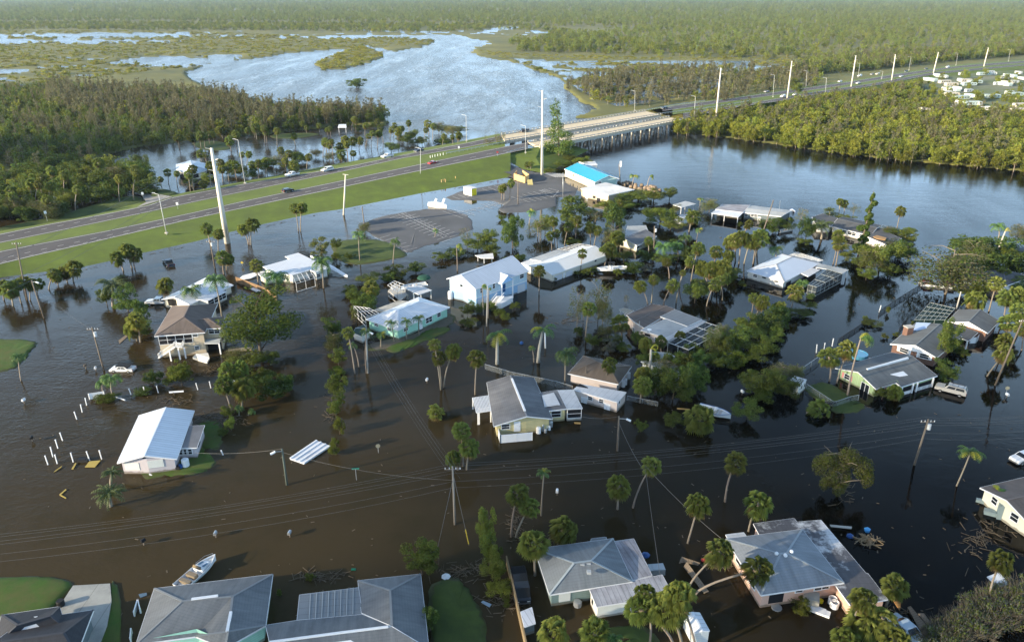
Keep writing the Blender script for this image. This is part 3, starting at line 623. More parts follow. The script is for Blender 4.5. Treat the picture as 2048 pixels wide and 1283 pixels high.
proto('willow0', 8.6, 9, leaf_cloud(91, WIL, 9000, .14, 2, m2=.4).mesh('willow_crown', [M_leaf_y, M_leaf_b]), limbs(91, 9, 8.6, .16, 9, .2).mesh('willow_trunk', [M_pale], smooth=True))
def brush(seed, w_, h, n):
    q_ = random.Random(seed); mb = MB()
    for i in range(n):
        a = q_.uniform(0, 6.28); r_ = w_*.5*math.sqrt(q_.random())*.7; b = Vector((cos(a)*r_, sin(a)*r_, q_.uniform(-.1, h*.45))); d = Vector((cos(a)*q_.uniform(.1, .9), sin(a)*q_.uniform(.1, .9), q_.uniform(.1, 1)))*q_.uniform(.5, 1.9); d += Vector((q_.gauss(0, .3), q_.gauss(0, .3), 0)); mb.tube([b, b+d*.55+Vector((q_.gauss(0, .1), q_.gauss(0, .1), 0)), b+d], [.035, .022, .008], 3, cap=False)
    return mb
for s_ in range(3): proto('twigs%d' % s_, 6, 2.6, leaf_cloud(95+s_, blobs_for(95+s_, 6, 2.2, 7, 0), 1700, .12, 2, m2=.5).mesh('brush_leaves', [M_leaf, M_leaf_g]), brush(95+s_, 6, 2.6, 520).mesh('brush_twigs', [mat('brush_twig', (.13, .11, .08), .95, .35, 3)]))
FAN = [fan_crown(s_, (40, 50, 58, 46, 52)[s_], (2.1, 1.9, 1.8, 1.95, 2.0)[s_], (.7, .5, .35, .6, .9)[s_]).mesh('fan_crown', [M_fan, M_fan_old]) for s_ in range(5)]
FEA = [feather_crown(s_, 17, 3.0, 1.0, .75).mesh('feather_crown', [M_feather, M_feather_y]) for s_ in range(3)]
ROY = [feather_crown(s_+9, 11, 3.2, .85, .6, .6, ym=5).mesh('royal_crown', [M_feather, M_feather_y]) for s_ in range(2)]
COC = [feather_crown(s_+5, 13, 3.4, .8, .55, .75, ym=5).mesh('coconut_crown', [M_feather, M_feather_y]) for s_ in range(2)]
DAT = [feather_crown(s_+15, 34, 3.2, .6, .8, .4).mesh('date_crown', [mat('date_leaf', (.075, .105, .03), .6, .3, 1.2, perobj=.2, trans=.2), M_fan_old]) for s_ in range(2)]
BENT = [feather_crown(s_+25, 10, 3.0, 1.1, .8, .6, oneside=True, ym=3).mesh('wind_bent_crown', [M_feather, M_feather_y]) for s_ in range(2)]
YEL = [feather_crown(33, 3, 2.6, 1.35, 1.1, .16, oneside=True, ym=1).mesh('snapped_crown', [M_feather_y, M_feather_y])]
KINDS_P = {'s': ('cabbage_palm', FAN, 1.98, M_trunk, .17, 'cabbage palm'), 'q': ('queen_palm', FEA, 2.35, M_trunk, .15, 'drooping queen palm'), 'r': ('royal_palm', ROY, 2.5, M_royal, .28, 'pale-trunked royal palm'),
           'c': ('coconut_palm', COC, 2.8, M_trunk, .15, 'coconut palm'), 'd': ('date_palm', DAT, 2.9, M_trunk, .3, 'bushy date palm'), 'b': ('queen_palm', BENT, 2.4, M_trunk, .15, 'wind-blown queen palm'), 'y': ('royal_palm', YEL, 1.6, M_royal, .25, 'snapped yellow royal palm')}
NP = [0]
def palm(kind, bx, by, tx, ty, d, parts=True, extra='', how='standing in floodwater', bend=None, z0=0., lab=None):
    nm, CR, cr, tm, tr, word = KINDS_P[kind]; base = P(bx, by, z0); pxm = PXM(base); NP[0] += 1
    top = TOP(base, tx, ty)
    dx = math.hypot(top.x-base.x, top.z-z0)
    if top.z < z0+.8: top.z = z0+.8
    rad = max(.5, d/2/pxm); sc = rad/cr
    t = thing(nm, None, nm.replace('_', ' '), base)
    mb = MB(); k = 6; q_ = random.Random(NP[0]); bo = (top.x-base.x)*q_.uniform(.15, .5) if bend is None else bend; by_ = q_.uniform(-.4, .4)
    pts = []
    for i in range(k+1):
        f = i/k; p = base.lerp(top, f)+Vector((-bo*sin(pi*f)*.5, by_*sin(pi*f), 0)); pts.append(p)
    pts[0].z = -.5 if z0 < .3 else z0-.2
    rt = tr*(1 if kind in 'r' else min(1.15, max(.8, sc)))
    rs = [rt*(1.25 if i == 0 else 1-.25*i/k) for i in range(k+1)]
    if kind == 'r': rs = [rt*a for a in (1.5, 1.15, 1.2, 1.1, .95, .8, .5)]
    mb.tube(pts, rs, 7)
    if kind == 's': mb.tube([pts[-1]-(pts[-1]-pts[-2]).normalized()*.7*sc, pts[-1]], [rt*1.1, rt*1.9], 7)
    if kind == 'y': mb.tube([pts[-1]-(pts[-1]-pts[-2]).normalized()*1.4, pts[-1]+Vector((0, 0, .1))], [rt*.7, rt*.4], 6, 1)
    mb.build('trunk', [tm, M_feather_y], t, smooth=True)
    c = child('crown', CR[NP[0] % len(CR)], t); c.location = top-base; c.scale = (sc*q_.uniform(.92, 1.08), sc*q_.uniform(.92, 1.08), sc*q_.uniform(.88, 1.1))
    dirv = (pts[-1]-pts[-2]).normalized(); ql = Vector((0, 0, 1)).rotation_difference(dirv.lerp(Vector((0, 0, 1)), .35 if kind == 's' else .6).normalized())
    c.rotation_euler = (ql @ Matrix.Rotation(q_.uniform(0, 6.28) if kind not in 'by' else q_.uniform(-.4, .4), 3, 'Z').to_quaternion()).to_euler() if kind not in 'by' else (0, 0, q_.uniform(-.5, .3))
    lean = abs(top.x-base.x)/max(.5, top.z); size = ('tall ' if top.z > 9.5 else 'short ' if top.z < 4 else '') if 'tall' not in word else ''
    what = lab or (size+('leaning ' if lean > .35 else '')+word)
    later(t, what, base, nm.replace('_', ' '), word+'s in the flooded neighbourhood', how)
    return t
NT = [0]
def tree(key, x, y, wpx, hpx, name='broadleaf_tree', word=None, cat='tree', group='trees in the flooded neighbourhood', z0=0., z_s=None):
    """x, y: photo pixel of the foot; width and height in photo pixels"""
    NT[0] += 1
    k = key if key in PROTO else key+str(NT[0] % 3); w_, h, cr, tr = PROTO[k]; base = P(x, y, z0); top = TOP(base, x, y-hpx*1.0); pxm = PXM(base); sx = wpx/pxm/w_*1.08
    hh = max(1.0, (top.z-z0)*1.0-wpx/pxm*.12); sz = hh/h
    t = thing(name, None, cat, base); q_ = random.Random(NT[0]*7)
    a = child('trunk', tr, t); b = child('crown', cr, t)
    for o in (a, b): o.scale = (sx, sx*q_.uniform(.9, 1.1), sz); o.rotation_euler = (0, 0, q_.uniform(0, 6.28)); 
    b.rotation_euler = a.rotation_euler; b.scale = a.scale
    later(t, word or {'l': 'leafy green tree', 'd': 'dense dark green thicket tree', 'b': 'brownish wind-stripped tree', 's': 'sparse storm-stripped tree', 'g': 'silvery grey shrub', 'c': 'tan feathery conifer', 't': 'tall open green tree'}.get(k[0], 'tree') if not k.startswith(('shrub', 'lime')) else word or ('low leafy green shrub' if k.startswith('shrub') else 'yellow-green bush'), base, cat, group)
    return t
# ------------------------------------------------------------------ houses
def shg(n, c, c2=None, thr=.58): return mat(n, c, .9, .16, .35, pat='shingle', col2=c2 or tuple(x*.72 for x in c), thr=thr-.04, soft=.14, streak=.22)
def seam(n, c): return mat(n, c, .45, .07, .3, pat='seam', metal=.0, spec=.5, streak=.1)
R_brown = shg('brown_shingles', (.17, .135, .115)); R_brown2 = shg('tan_brown_shingles', (.16, .125, .095))
R_grey = shg('grey_shingles', (.20, .20, .205), (.12, .12, .125)); R_grey2 = shg('blue_grey_shingles', (.205, .225, .24), (.17, .19, .20)); R_dgrey = shg('dark_grey_shingles', (.10, .105, .11), (.07, .07, .075))
R_green = shg('green_grey_shingles', (.165, .175, .175), (.10, .105, .11)); R_black = shg('charcoal_shingles', (.05, .052, .06)); R_big = shg('steel_grey_shingles', (.185, .195, .20), (.13, .14, .15)); R_slate = shg('pale_slate_shingles', (.25, .275, .30), (.22, .245, .27))
R_metal = seam('white_metal_roof', (.70, .73, .77)); R_metal2 = seam('silver_metal_roof', (.46, .52, .60)); R_rib = seam('ribbed_white_roof', (.60, .62, .66)); R_blue = mat('turquoise_metal_roof', (.03, .33, .46), .5, .06, .4, pat='seam')
R_wtile = mat('white_tile_roof', (.66, .67, .66), .7, .06, .5, pat='shingle'); R_wflat = mat('white_membrane_roof', (.60, .60, .60), .7, .1, .4, pat='roll', col2=(.40, .40, .40), thr=.62)
R_stain = mat('stained_white_roof', (.60, .61, .62), .8, .12, .5, pat='roll', col2=(.10, .10, .11), thr=.5, soft=.05, streak=.25); R_pale = mat('pale_flat_roof', (.42, .44, .45), .8, .15, .4, pat='roll', col2=(.26, .28, .28), thr=.56)
R_rust = mat('rust_streaked_roof', (.25, .23, .245), .7, .35, .35, pat='seam', col2=(.42, .43, .46), thr=.54, soft=.12, streak=.3); R_memb = mat('grey_membrane_roof', (.21, .225, .235), .8, .12, .5, pat='roll')
def wl(n, c, pat=None, var=.06): return mat(n, c, .85, var, .6, pat=pat, streak=.08, tide=True)
W_tan = wl('tan_siding', (.56, .47, .34), 'siding'); W_white = wl('white_stucco', (.64, .64, .60)); W_mint = wl('mint_siding', (.36, .66, .52), 'siding'); W_blue = wl('sky_blue_siding', (.34, .53, .74), 'siding')
W_bwhite = wl('pale_blue_siding', (.56, .70, .78), 'siding'); W_cream = wl('cream_stucco', (.70, .66, .55)); W_yel = wl('yellow_siding', (.60, .52, .27), 'siding'); W_pinkish = wl('pinkish_white_stucco', (.66, .56, .50)); W_peach = wl('peach_stucco', (.66, .43, .33))
W_lav = wl('pale_mauve_stucco', (.50, .46, .48)); W_green = wl('pistachio_siding', (.42, .56, .30), 'plank'); W_brick = mat('red_brick', (.15, .085, .062), .9, .25, 2, pat='brick'); W_grey = wl('slate_grey_siding', (.13, .16, .17), 'siding'); W_teal = wl('sage_siding', (.19, .27, .26), 'siding'); W_wy = wl('butter_stucco', (.70, .68, .54))
W_rest = wl('cream_wood_siding', (.68, .62, .50)); W_restw = wl('tan_board_wall', (.52, .46, .34), 'plank'); M_shut = mat('white_shutter_board', (.66, .68, .64), .8, .1, 1)
class House:
    def __init__(s, label, fr, cat='house', name='house', group='flooded houses', lm=None, org=None):
        s.fr = fr; s.pts = {}; s.walls = []; s.label = label; s.root = None; s.name = name; s.cat = cat; s.group = group; s.lm = lm; s.org = org
    def p(s, x, y, z): f = s.fr; return P(f[0]+x/f[2], f[1]+y/f[2], z)
    def parse(s, spec, faces):
        pts = {}
        for t in spec.split(';'):
            a = t.split(); pts[a[0]] = s.p(float(a[1]), float(a[2]), float(a[3]))
        return pts, faces.split()
    def start(s, c):
        if s.root is None:
            s.root = thing(s.name, s.label, s.cat, (c.x, c.y, 0), s.group)
            if s.lm: LM.append((s.lm, Vector((c.x, c.y, 0))))
    def roof(s, spec, faces, m, wall=None, oh=.45, thick=.2, fascia=None, openw='', part='roof', base=-.7, post=None):
        pts, fs = s.parse(spec, faces); c = sum(pts.values(), Vector())/len(pts); s.start(c)
        keys = list(pts); ix = {k: i for i, k in enumerate(keys)}; V = [pts[k] for k in keys]; FF = []
        for f in fs:
            ii = [ix[k] for k in f]; n = Vector((0, 0, 0))
            for a in range(len(ii)): n += V[ii[a]].cross(V[ii[(a+1) % len(ii)]])
            if n.z < 0: ii = ii[::-1]
            FF.append(ii)
        ed = {}
        for f in FF:
            for a, b in zip(f, f[1:]+f[:1]): ed[(a, b)] = 1
        bd = {a: b for (a, b) in ed if (b, a) not in ed}
        loop = [next(iter(bd))]
        while bd.get(loop[-1]) not in (None, loop[0]) and len(loop) < 40: loop.append(bd[loop[-1]])
        mb = MB(); mb.add(V, [tuple(f) for f in FF], 0); n = len(V); dn = Vector((0, 0, -thick))
        mb.add([v+dn for v in V], [tuple(f[::-1]) for f in FF], 1)
        for a, b in zip(loop, loop[1:]+loop[:1]):
            d = (V[b]-V[a]); o = Vector((d.y, -d.x, 0)).normalized()*.035
            mb.poly([V[a]+o, V[a]+dn+o, V[b]+dn+o, V[b]+o], 1); mb.poly([V[a], V[a]+o, V[b]+o, V[b]], 1)
        ro = mb.build(part, [m, fascia or M_trim], s.root, uvdir=tuple((V[loop[1]]-V[loop[0]]).normalized()))
        # ridge caps
        rc = MB()
        for (a, b) in ed:
            if (b, a) in ed and a < b and thick > .1: rc.bar(V[a]+Vector((0, 0, .02)), V[b]+Vector((0, 0, .02)), .26, 0, .05)
        if rc.v: rc.build('ridge_cap', [mat(m.name+'_cap', tuple(min(1, x*1.12) for x in MCOL.get(m.name, (.3, .3, .3))), .8)], ro)
        if wall is None: return ro
        L_ = [V[i] for i in loop]; k = len(L_); W = []
        area = sum(L_[i].x*L_[(i+1) % k].y-L_[(i+1) % k].x*L_[i].y for i in range(k)); sg = 1 if area > 0 else -1
        for i in range(k):
            a, b, c2 = L_[i-1], L_[i], L_[(i+1) % k]; d1 = (b-a).xy.normalized(); d2 = (c2-b).xy.normalized()
            n1 = Vector((-d1.y, d1.x))*sg; n2 = Vector((-d2.y, d2.x))*sg; dt = 1+n1.dot(n2)
            off = (n1+n2)/max(.35, dt)*oh; q_ = Vector((b.x+off.x, b.y+off.y, 0)); q_.z = s.height(V, FF, q_, b.z)-thick*.6; W.append(q_)
        wb = MB()
        for i in range(k):
            a, b = W[i], W[(i+1) % k]
            if str(i) in openw.split(): continue
            qd = [Vector((a.x, a.y, base)), Vector((b.x, b.y, base)), b, a]
            if sg < 0: qd = [qd[1], qd[0], qd[3], qd[2]]
            wb.poly(qd); s.walls.append(qd)
        if wb.v: wb.build('wall', [wall], s.root)
        # corner boards
        return ro
    def height(s, V, FF, q_, dflt):
        for f in FF:
            pp = [(V[i].x, V[i].y) for i in f]
            if inpoly(np.array([q_.x]), np.array([q_.y]), pp)[0]:
                n = Vector((0, 0, 0))
                for a in range(len(f)): n += V[f[a]].cross(V[f[(a+1) % len(f)]])
                n = Vector((0, 0, 0)); c = sum((V[i] for i in f), Vector())/len(f)
                for a in range(len(f)): n += (V[f[a]]-c).cross(V[f[(a+1) % len(f)]]-c)
                if abs(n.z) > 1e-6: return c.z-(n.x*(q_.x-c.x)+n.y*(q_.y-c.y))/n.z
        return dflt
    def hit(s, x, y):
        o = Vector((0, 0, H)); d = ray(s.fr[0]+x/s.fr[2], s.fr[1]+y/s.fr[2]); best = None
        for qd in s.walls:
            u = (qd[1]-qd[0]); L_ = u.length
            if L_ < .3: continue
            u = u/L_; n = Vector((u.y, -u.x, 0))
            if n.dot(d) >= -1e-3: continue
            t = (qd[0]-o).dot(n)/d.dot(n)
            if t < 0: continue
            p = o+d*t; a = (p-qd[0]).dot(u); zt = qd[3].z+(qd[2].z-qd[3].z)*max(0, min(1, a/L_))
            pen = max(0, -a, a-L_)*3+max(0, p.z-zt)*2+max(0, -p.z)*2
            sc = pen*50+t*.01*pd(d)
            if best is None or sc < best[0]: best = (sc, p, u, n, a, L_, zt)
        return best
    def win(s, spec):
        """kind x y width height [options]; the kinds: w window, d double window, D door, g garage door, b boarded, s screen, S sliding door, v vent, o opening, p with pink shutters, h white shutters"""
        for t in spec.split(';'):
            a = t.split(); k = a[0]; x, y, w_, h_ = map(float, a[1:5]); r = s.hit(x, y)
            if r is None: continue
            sc, p, u, n, aa, L_, zt = r; w_ = min(w_, L_-.1)
            aa2 = min(max(aa, w_/2+.05), L_-w_/2-.05); p = p+u*(aa2-aa)
            if p.z+h_/2 > zt-.05: p.z = zt-.05-h_/2
            if k in 'Dg' : p.z = min(p.z, h_/2-.5) if s.org is None else p.z
            z = Vector((0, 0, 1)); f = MB()
            def fr(wd, c, wt=w_, ht=h_, depth=.06):
                for sgn in (-1, 1): c.box(p+u*sgn*(wt/2)+n*depth/2, (wd, depth, ht+wd), 0, ax=u); c.box(p+z*sgn*(ht/2)+n*depth/2, (wt+wd, depth, wd), 0, ax=u)
            if k in 'wdphSs':
                fr(.11 if k != 's' else .08, f)
                nm = {'S': 'sliding_door', 's': 'screen_panel'}.get(k, 'window')
                if k == 'd': f.box(p+n*.03, (.1, .06, h_), 0, ax=u)
                if k in 'wph' and h_ > .7: f.box(p+n*.03, (w_, .055, .06), 0, ax=u)
                if k == 'd': f.box(p+n*.03, (w_, .055, .06), 0, ax=u)
                if k == 'S': f.box(p+n*.03, (.09, .06, h_), 0, ax=u)
                if k == 's':
                    nn = max(1, int(w_/1.3))
                    for i in range(1, nn): f.box(p+u*(i/nn-.5)*w_+n*.03, (.08, .06, h_), 0, ax=u)
                    f.box(p+n*.03, (w_, .055, .06), 0, ax=u)
                o = f.build(nm, [M_trim], s.root)
                g = MB(); g.box(p+n*.012, (w_, .015, h_), 0, ax=u); g.build('pane', [M_glass if k != 's' else M_dark], o)
                if k in 'ph':
                    for sgn in (-1, 1):
                        m2 = MB(); m2.box(p+u*sgn*(w_/2+.32)+n*.03, (.4, .05, h_*1.1), 0, ax=u); m2.build('shutter', [mat('pink_shutter', (.70, .28, .27), .8) if k == 'p' else M_white], s.root)
            elif k in 'DgbBk':
                f.box(p+n*.03, (w_, .06, h_), 0, ax=u)
                nm = {'D': 'door', 'g': 'garage_door', 'b': 'storm_board', 'B': 'door', 'k': 'corrugated_panel'}[k]
                mm = {'D': M_white, 'g': mat('garage_door_white', (.60, .62, .66), .6, .04, pat='siding'), 'b': M_shut, 'B': mat('blue_door', (.03, .10, .25), .5), 'k': mat('shutter_panel', (.6, .62, .6), .6, .1, pat='siding')}[k]
                o = f.build(nm, [mm], s.root)
                if k in 'DB': h2 = MB(); h2.box(p+n*.09+u*w_*.38, (.06, .06, .16), 0, ax=u); h2.build('handle', [M_galv], o)
            elif k == 'v': f.box(p+n*.02, (w_, .04, h_), 0, ax=u); f.build('vent', [M_dark], s.root)
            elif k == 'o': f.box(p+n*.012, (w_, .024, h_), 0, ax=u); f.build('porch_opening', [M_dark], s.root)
    def post(s, x, y, z1, m=None, r=.12, z0=-.6, name='post'):
        a = s.p(x, y, z1); mb = MB(); mb.box((a.x, a.y, (z0+z1)/2), (2*r, 2*r, z1-z0)); return mb.build(name, [m or M_trim], s.root)
    def line(s, name, spec, w_, m=None, sub=None):
        a = [float(t) for t in spec.split()]; mb = MB()
        for i in range(0, len(a), 6): mb.bar(s.p(*a[i:i+3]), s.p(*a[i+3:i+6]), w_)
        return mb.build(name, [m or M_trim], sub or s.root)
def pd(d): return Vector((0, cos(TH), -sin(TH))).dot(d)
MCOL = {'brown_shingles': (.17, .135, .115), 'tan_brown_shingles': (.16, .125, .095), 'grey_shingles': (.22, .22, .225), 'blue_grey_shingles': (.27, .31, .33), 'dark_grey_shingles': (.11, .115, .12), 'green_grey_shingles': (.17, .18, .18), 'charcoal_shingles': (.05, .052, .06), 'steel_grey_shingles': (.19, .20, .205), 'pale_slate_shingles': (.27, .30, .32),
        'white_metal_roof': (.66, .69, .73), 'silver_metal_roof': (.46, .52, .60), 'turquoise_metal_roof': (.03, .30, .42), 'white_tile_roof': (.74, .75, .74)}
def bx(root, name, c, d, m, ax=None, az=None):
    mb = MB(); mb.box(c, d, 0, ax, az); return mb.build(name, [m], root)

# --- the tan house on stilts
h = House('two-storey tan stilt house with brown hip roof and white outside stairs', (290, 540, 6.415), lm='the tan stilt house', org=1)
h.roof('A 118 845 5;B 345 462 5;C 930 430 5;G 770 797 5;Q 495 600 6.9;R 567 455 6.9', 'ABRQ AQG GQRC BCR', R_brown, W_tan, .5)
h.roof('I 700 752 4.95;J 985 742 4.95;K 1022 597 4.95;L 800 606 4.95;X 640 632 5.9;Y 812 620 5.9', 'IJYX JKY KLXY ', R_brown, W_tan, .35)
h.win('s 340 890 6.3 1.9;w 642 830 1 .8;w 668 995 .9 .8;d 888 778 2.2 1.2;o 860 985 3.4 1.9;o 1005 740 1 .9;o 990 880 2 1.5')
h.roof('a 765 940 2.5;b 950 938 2.5;c 968 877 2.9;d 780 882 2.9', 'abcd', R_pale, None, thick=.1, part='porch_roof'); h.post(950, 940, 2.4)
st = MB(); a0, a1 = h.p(175, 1128, .2), h.p(385, 985, 2.6); dx_ = (a1-a0); sd = Vector((-dx_.y, dx_.x, 0)).normalized()*1.0
for i in range(11): f = i/10; st.box(a0.lerp(a1, f)+sd*.5, (.32, 1.2, .06), 0, ax=Vector((dx_.x, dx_.y, 0)))
for o_ in (0, 1): st.bar(a0+sd*o_*1.1, a1+sd*o_*1.1, .1, 0, .25); st.bar(a0+sd*o_*1.1+Vector((0, 0, .95)), a1+sd*o_*1.1+Vector((0, 0, .95)), .09, 0, .09)
for i in range(22):
    for o_ in (0, 1): q_ = a0.lerp(a1, i/21)+sd*o_*1.1; st.bar(q_, q_+Vector((0, 0, .95)), .05)
st.build('staircase', [M_trim], h.root)
ld = MB(); A_ = [h.p(385, 985, 2.6), h.p(480, 990, 2.6), h.p(505, 945, 2.6), h.p(395, 950, 2.6)]; ld.prism([(v.x, v.y) for v in A_], 2.5, 2.62)
for a_, b_ in zip(A_, A_[1:]):
    ld.bar(a_+Vector((0, 0, .95)), b_+Vector((0, 0, .95)), .09)
    for i in range(9): q_ = a_.lerp(b_, i/8); ld.bar(q_, q_+Vector((0, 0, .95)), .05)
ld.build('landing', [M_trim], h.root)
for x, y in ((310, 1020), (425, 1000), (500, 985), (190, 905)): h.post(x, y, 2.5)
# --- white house behind it
h = House('low white house with pale gable roof behind the queen palms', (290, 540, 6.415), lm='the low white house')
h.roof('A 205 375 2.2;P 372 345 3.1;B 575 440 2.1;E 1135 190 2.1;Q 905 92 3.1;D 770 100 2.3', 'APQD PBEQ', R_metal, W_cream, .5)
h.roof('a 655 372 2.35;b 803 392 2.1;c 1050 272 2.1;d 935 245 2.4', 'abcd', R_rib, W_white, .15, thick=.12, part='porch_roof')
h.win('o 340 415 1.8 1.6;o 395 415 1.2 1.5;s 840 395 2 1.3;s 960 345 4 1.4;w 1015 245 1 .8')
# --- flat white house with the screen cage
h = House('white house with long flat panelled roof beside a bare screen frame', (470, 490, 8.192), lm='the flat white panelled roof house')
h.roof('a 455 350 2.5;b 892 228 2.6;c 818 184 2.6;d 1035 125 2.7;e 1545 372 2.5;f 1312 446 2.4;g 1225 405 2.4;h 935 490 2.4;i 600 448 2.4', 'abcdefghi', R_rib, W_white, .5, thick=.16)
h.roof('a 385 482 1.9;b 595 432 2.1;c 700 490 2.1;d 480 540 1.9', 'abcd', R_pale, W_cream, .3, thick=.12, part='lower_roof')
h.win('D 1180 480 .9 1.8;w 1360 500 1.2 1;v 1270 480 .6 1.2')
# --- mint house
h = House('mint-green house with white metal hip roof', (690, 550, 8.018), lm='the mint-green house', org=1)
h.roof('W 337 705 2.5;S 850 880 2.5;E 1680 512 2.5;N 1180 350 2.5;Q 850 560 4.1;R 1185 425 4.1', 'WSQ SERQ ENR NWQR', R_metal, W_mint, .45)
h.win('w 503 790 1.2 .8;w 712 860 1.2 .8;w 975 858 1.3 1.1;d 1345 715 2 1.3;w 1505 635 1.2 1;D 1217 800 .9 1.9')
# --- blue two-storey
h = House('two-storey sky-blue house with silver metal roof and gabled entry', (880, 480, 5.689), lm='the two-storey blue house', org=1)
h.roof('A 75 438 5;P 240 398 6.7;C 405 558 5;D 1015 352 5;Q 828 176 6.7;B 684 230 5', 'APQB PCDQ', R_metal2, W_bwhite, .45)
h.roof('K 602 340 5.75;M 775 402 5.75;L 700 500 4.8;X 645 480 4.8;N 848 445 4.8;O 740 390 4.8', 'KXLM KMNO', R_metal, None, .3, thick=.14, part='entry_roof')
g_ = MB(); g_.poly([h.p(712, 497, 4.7), h.p(838, 446, 4.7), h.p(776, 408, 5.6)]); g_.build('entry_gable', [W_blue], h.root)
sb = MB(); c_ = h.p(768, 440, 5.05)-Vector((0, .12, 0)); sb.add([c_+Vector((cos(pi/2+k*pi/5)*(.42 if k % 2 == 0 else .17), 0, sin(pi/2+k*pi/5)*(.42 if k % 2 == 0 else .17))) for k in range(10)]+[c_+Vector((0, -.04, 0))], [(k, (k+1) % 10, 10) for k in range(10)]); sb.build('star_ornament', [M_dark], h.root)
h.post(702, 500, 4.7, r=.16); h.post(828, 450, 4.7, r=.16)
h.win('w 612 520 .8 1.3;w 930 408 1.4 1.2;w 470 572 .8 1.2;v 240 517 .5 .5;v 256 520 .5 .5;g 925 545 2.6 2;g 475 705 2.6 2;B 722 545 1.2 2')
wa, wb_ = h.p(405, 558, 5), h.p(1015, 352, 5); band = MB()
for qd in h.walls:
    if (qd[1]-qd[0]).length < .5: continue
    u = (qd[1]-qd[0]).normalized(); n = Vector((u.y, -u.x, 0)); a_, b_ = qd[0].copy(), qd[1].copy(); a_.z = b_.z = 2.35
    lw = MB(); lw.poly([Vector((a_.x, a_.y, -.6))+n*.01, Vector((b_.x, b_.y, -.6))+n*.01, b_+n*.01, a_+n*.01]); lw.build('lower_wall', [W_blue], h.root)
    tb = MB(); tb.bar(a_+n*.03+Vector((0, 0, .1)), b_+n*.03+Vector((0, 0, .1)), .06, 0, .22); tb.build('trim_band', [M_trim], h.root)
sg_ = MB(); a0, a1 = h.p(610, 735, .3), h.p(690, 640, 2.4)
for i in range(9): sg_.box(a0.lerp(a1, i/8), (1.6, .3, .06), 0, ax=(1, -.3, 0))
for o_ in (-.8, .8): sg_.bar(a0+Vector((o_, 0, .9)), a1+Vector((o_, 0, .9)), .08); sg_.bar(a0+Vector((o_, 0, .1)), a1+Vector((o_, 0, .1)), .1, 0, .25)
sg_.build('staircase', [M_trim], h.root)
pf = MB(); A_ = [h.p(640, 720, 1.3), h.p(700, 720, 1.3), h.p(830, 650, 1.3), h.p(825, 625, 1.3), h.p(690, 650, 1.3)]; pf.prism([(v.x, v.y) for v in A_], -.4, 1.3); pf.build('entry_platform', [M_white], h.root)
# --- long white house
h = House('long low white house with white tiled gable roof and two garage doors', (880, 480, 5.689), lm='the long white house')
h.roof('A 975 292 2.2;P 1135 300 3.1;C 1280 395 2.2;D 1915 165 2.2;Q 1770 66 3.1;B 1612 64 2.2', 'APQB PCDQ', R_wtile, W_cream, .45)
h.roof('a 1022 216 2.3;b 1330 108 2.5;c 1470 122 2.6;d 1150 238 2.5', 'abcd', R_pale, W_white, .3, part='rear_roof'); h.roof('a 925 256 2.1;b 1030 218 2.2;c 1160 236 2.4;d 1010 296 2.2', 'abcd', R_wflat, W_white, .3, part='side_roof')
h.win('g 1345 405 2.9 1.9;D 1412 385 .9 1.9;g 1470 365 2.5 1.9;v 1770 232 .7 .6;w 1068 350 .8 1')
# --- grey-roofed house among the palms
h = House('cream house with mid-grey gable roof among leaning palms', (1210, 390, 5.251), lm='the cream grey-roofed house among palms')
h.roof('A 140 470 2.1;P 213 455 2.9;C 335 530 2.1;D 545 430 2.1;Q 430 360 2.9;B 355 378 2.1', 'APQB PCDQ', R_grey, W_wy, .35)
h.roof('a 235 325 2.5;b 430 318 2.5;c 450 368 2.5;d 205 445 2.4', 'abcd', R_pale, W_white, .3, part='rear_roof')
h.win('k 270 540 1.2 .9;w 350 545 2 .7;o 180 515 1 1.1;w 375 535 1 .7')
# --- house on the river edge with the carport
h = House('slate-grey house with ribbed white carport at the river edge', (1210, 390, 5.251), lm='the slate-grey carport house')
h.roof('A 1445 182 2.2;B 1850 224 2.2;C 1962 162 2.2;D 1535 108 2.2;P 1488 142 2.6;Q 1905 190 2.6', 'ABQP PQCD', R_pale, W_grey, .4); h.roof('a 1160 148 2.45;b 1228 97 2.5;c 1525 104 2.5;d 1447 180 2.45', 'abcd', R_rust, W_grey, .5, part='flat_roof')
h.roof('a 1116 190 1.95;b 1165 150 2.4;c 1450 182 2.4;d 1398 234 1.95', 'abcd', R_rib, None, thick=.1, part='carport_roof')
for x, y in ((1126, 195), (1255, 213), (1395, 234)): h.post(x, y, 1.9, r=.09)
h.win('w 1480 208 1.2 .9;d 1565 215 2 .9;D 1620 240 1 1.7'); h.line('pipe', '1840 60 6.2 1826 172 2.3', .08, M_galv)
# --- dark long house on the point
h = House('long white-walled house with dark worn roof on the point', (1600, 400, 4.571), lm='the dark-roofed point house')
h.roof('A 285 238 2.1;B 640 325 2.1;Q 706 253 3.1;P 345 170 3.1;E 752 232 2.1;D 395 150 2.1', 'ABQP PQED', R_dgrey, W_white, .4); h.roof('a 110 155 2.4;b 207 122 2.5;c 345 165 2.6;d 285 238 2.3;e 150 235 2.2', 'abcde', R_dgrey, W_white, .4, part='worn_roof')
h.roof('a 595 325 2.3;b 708 252 2.6;c 930 350 2.4;d 800 412 2.2', 'abcd', R_dgrey, W_white, .4, part='end_roof')
pa = MB(); pa.prism([tuple(h.p(*t)[:2]) for t in ((668, 335, 2.6), (700, 322, 2.6), (790, 345, 2.6), (780, 366, 2.6), (700, 352, 2.6))], 2.5, 2.66); pa.build('plywood_patch', [mat('plywood', (.36, .21, .09), .9)], h.root)
h.win('d 475 305 2.6 1.2;w 405 290 1.2 1;w 560 325 1.3 1')
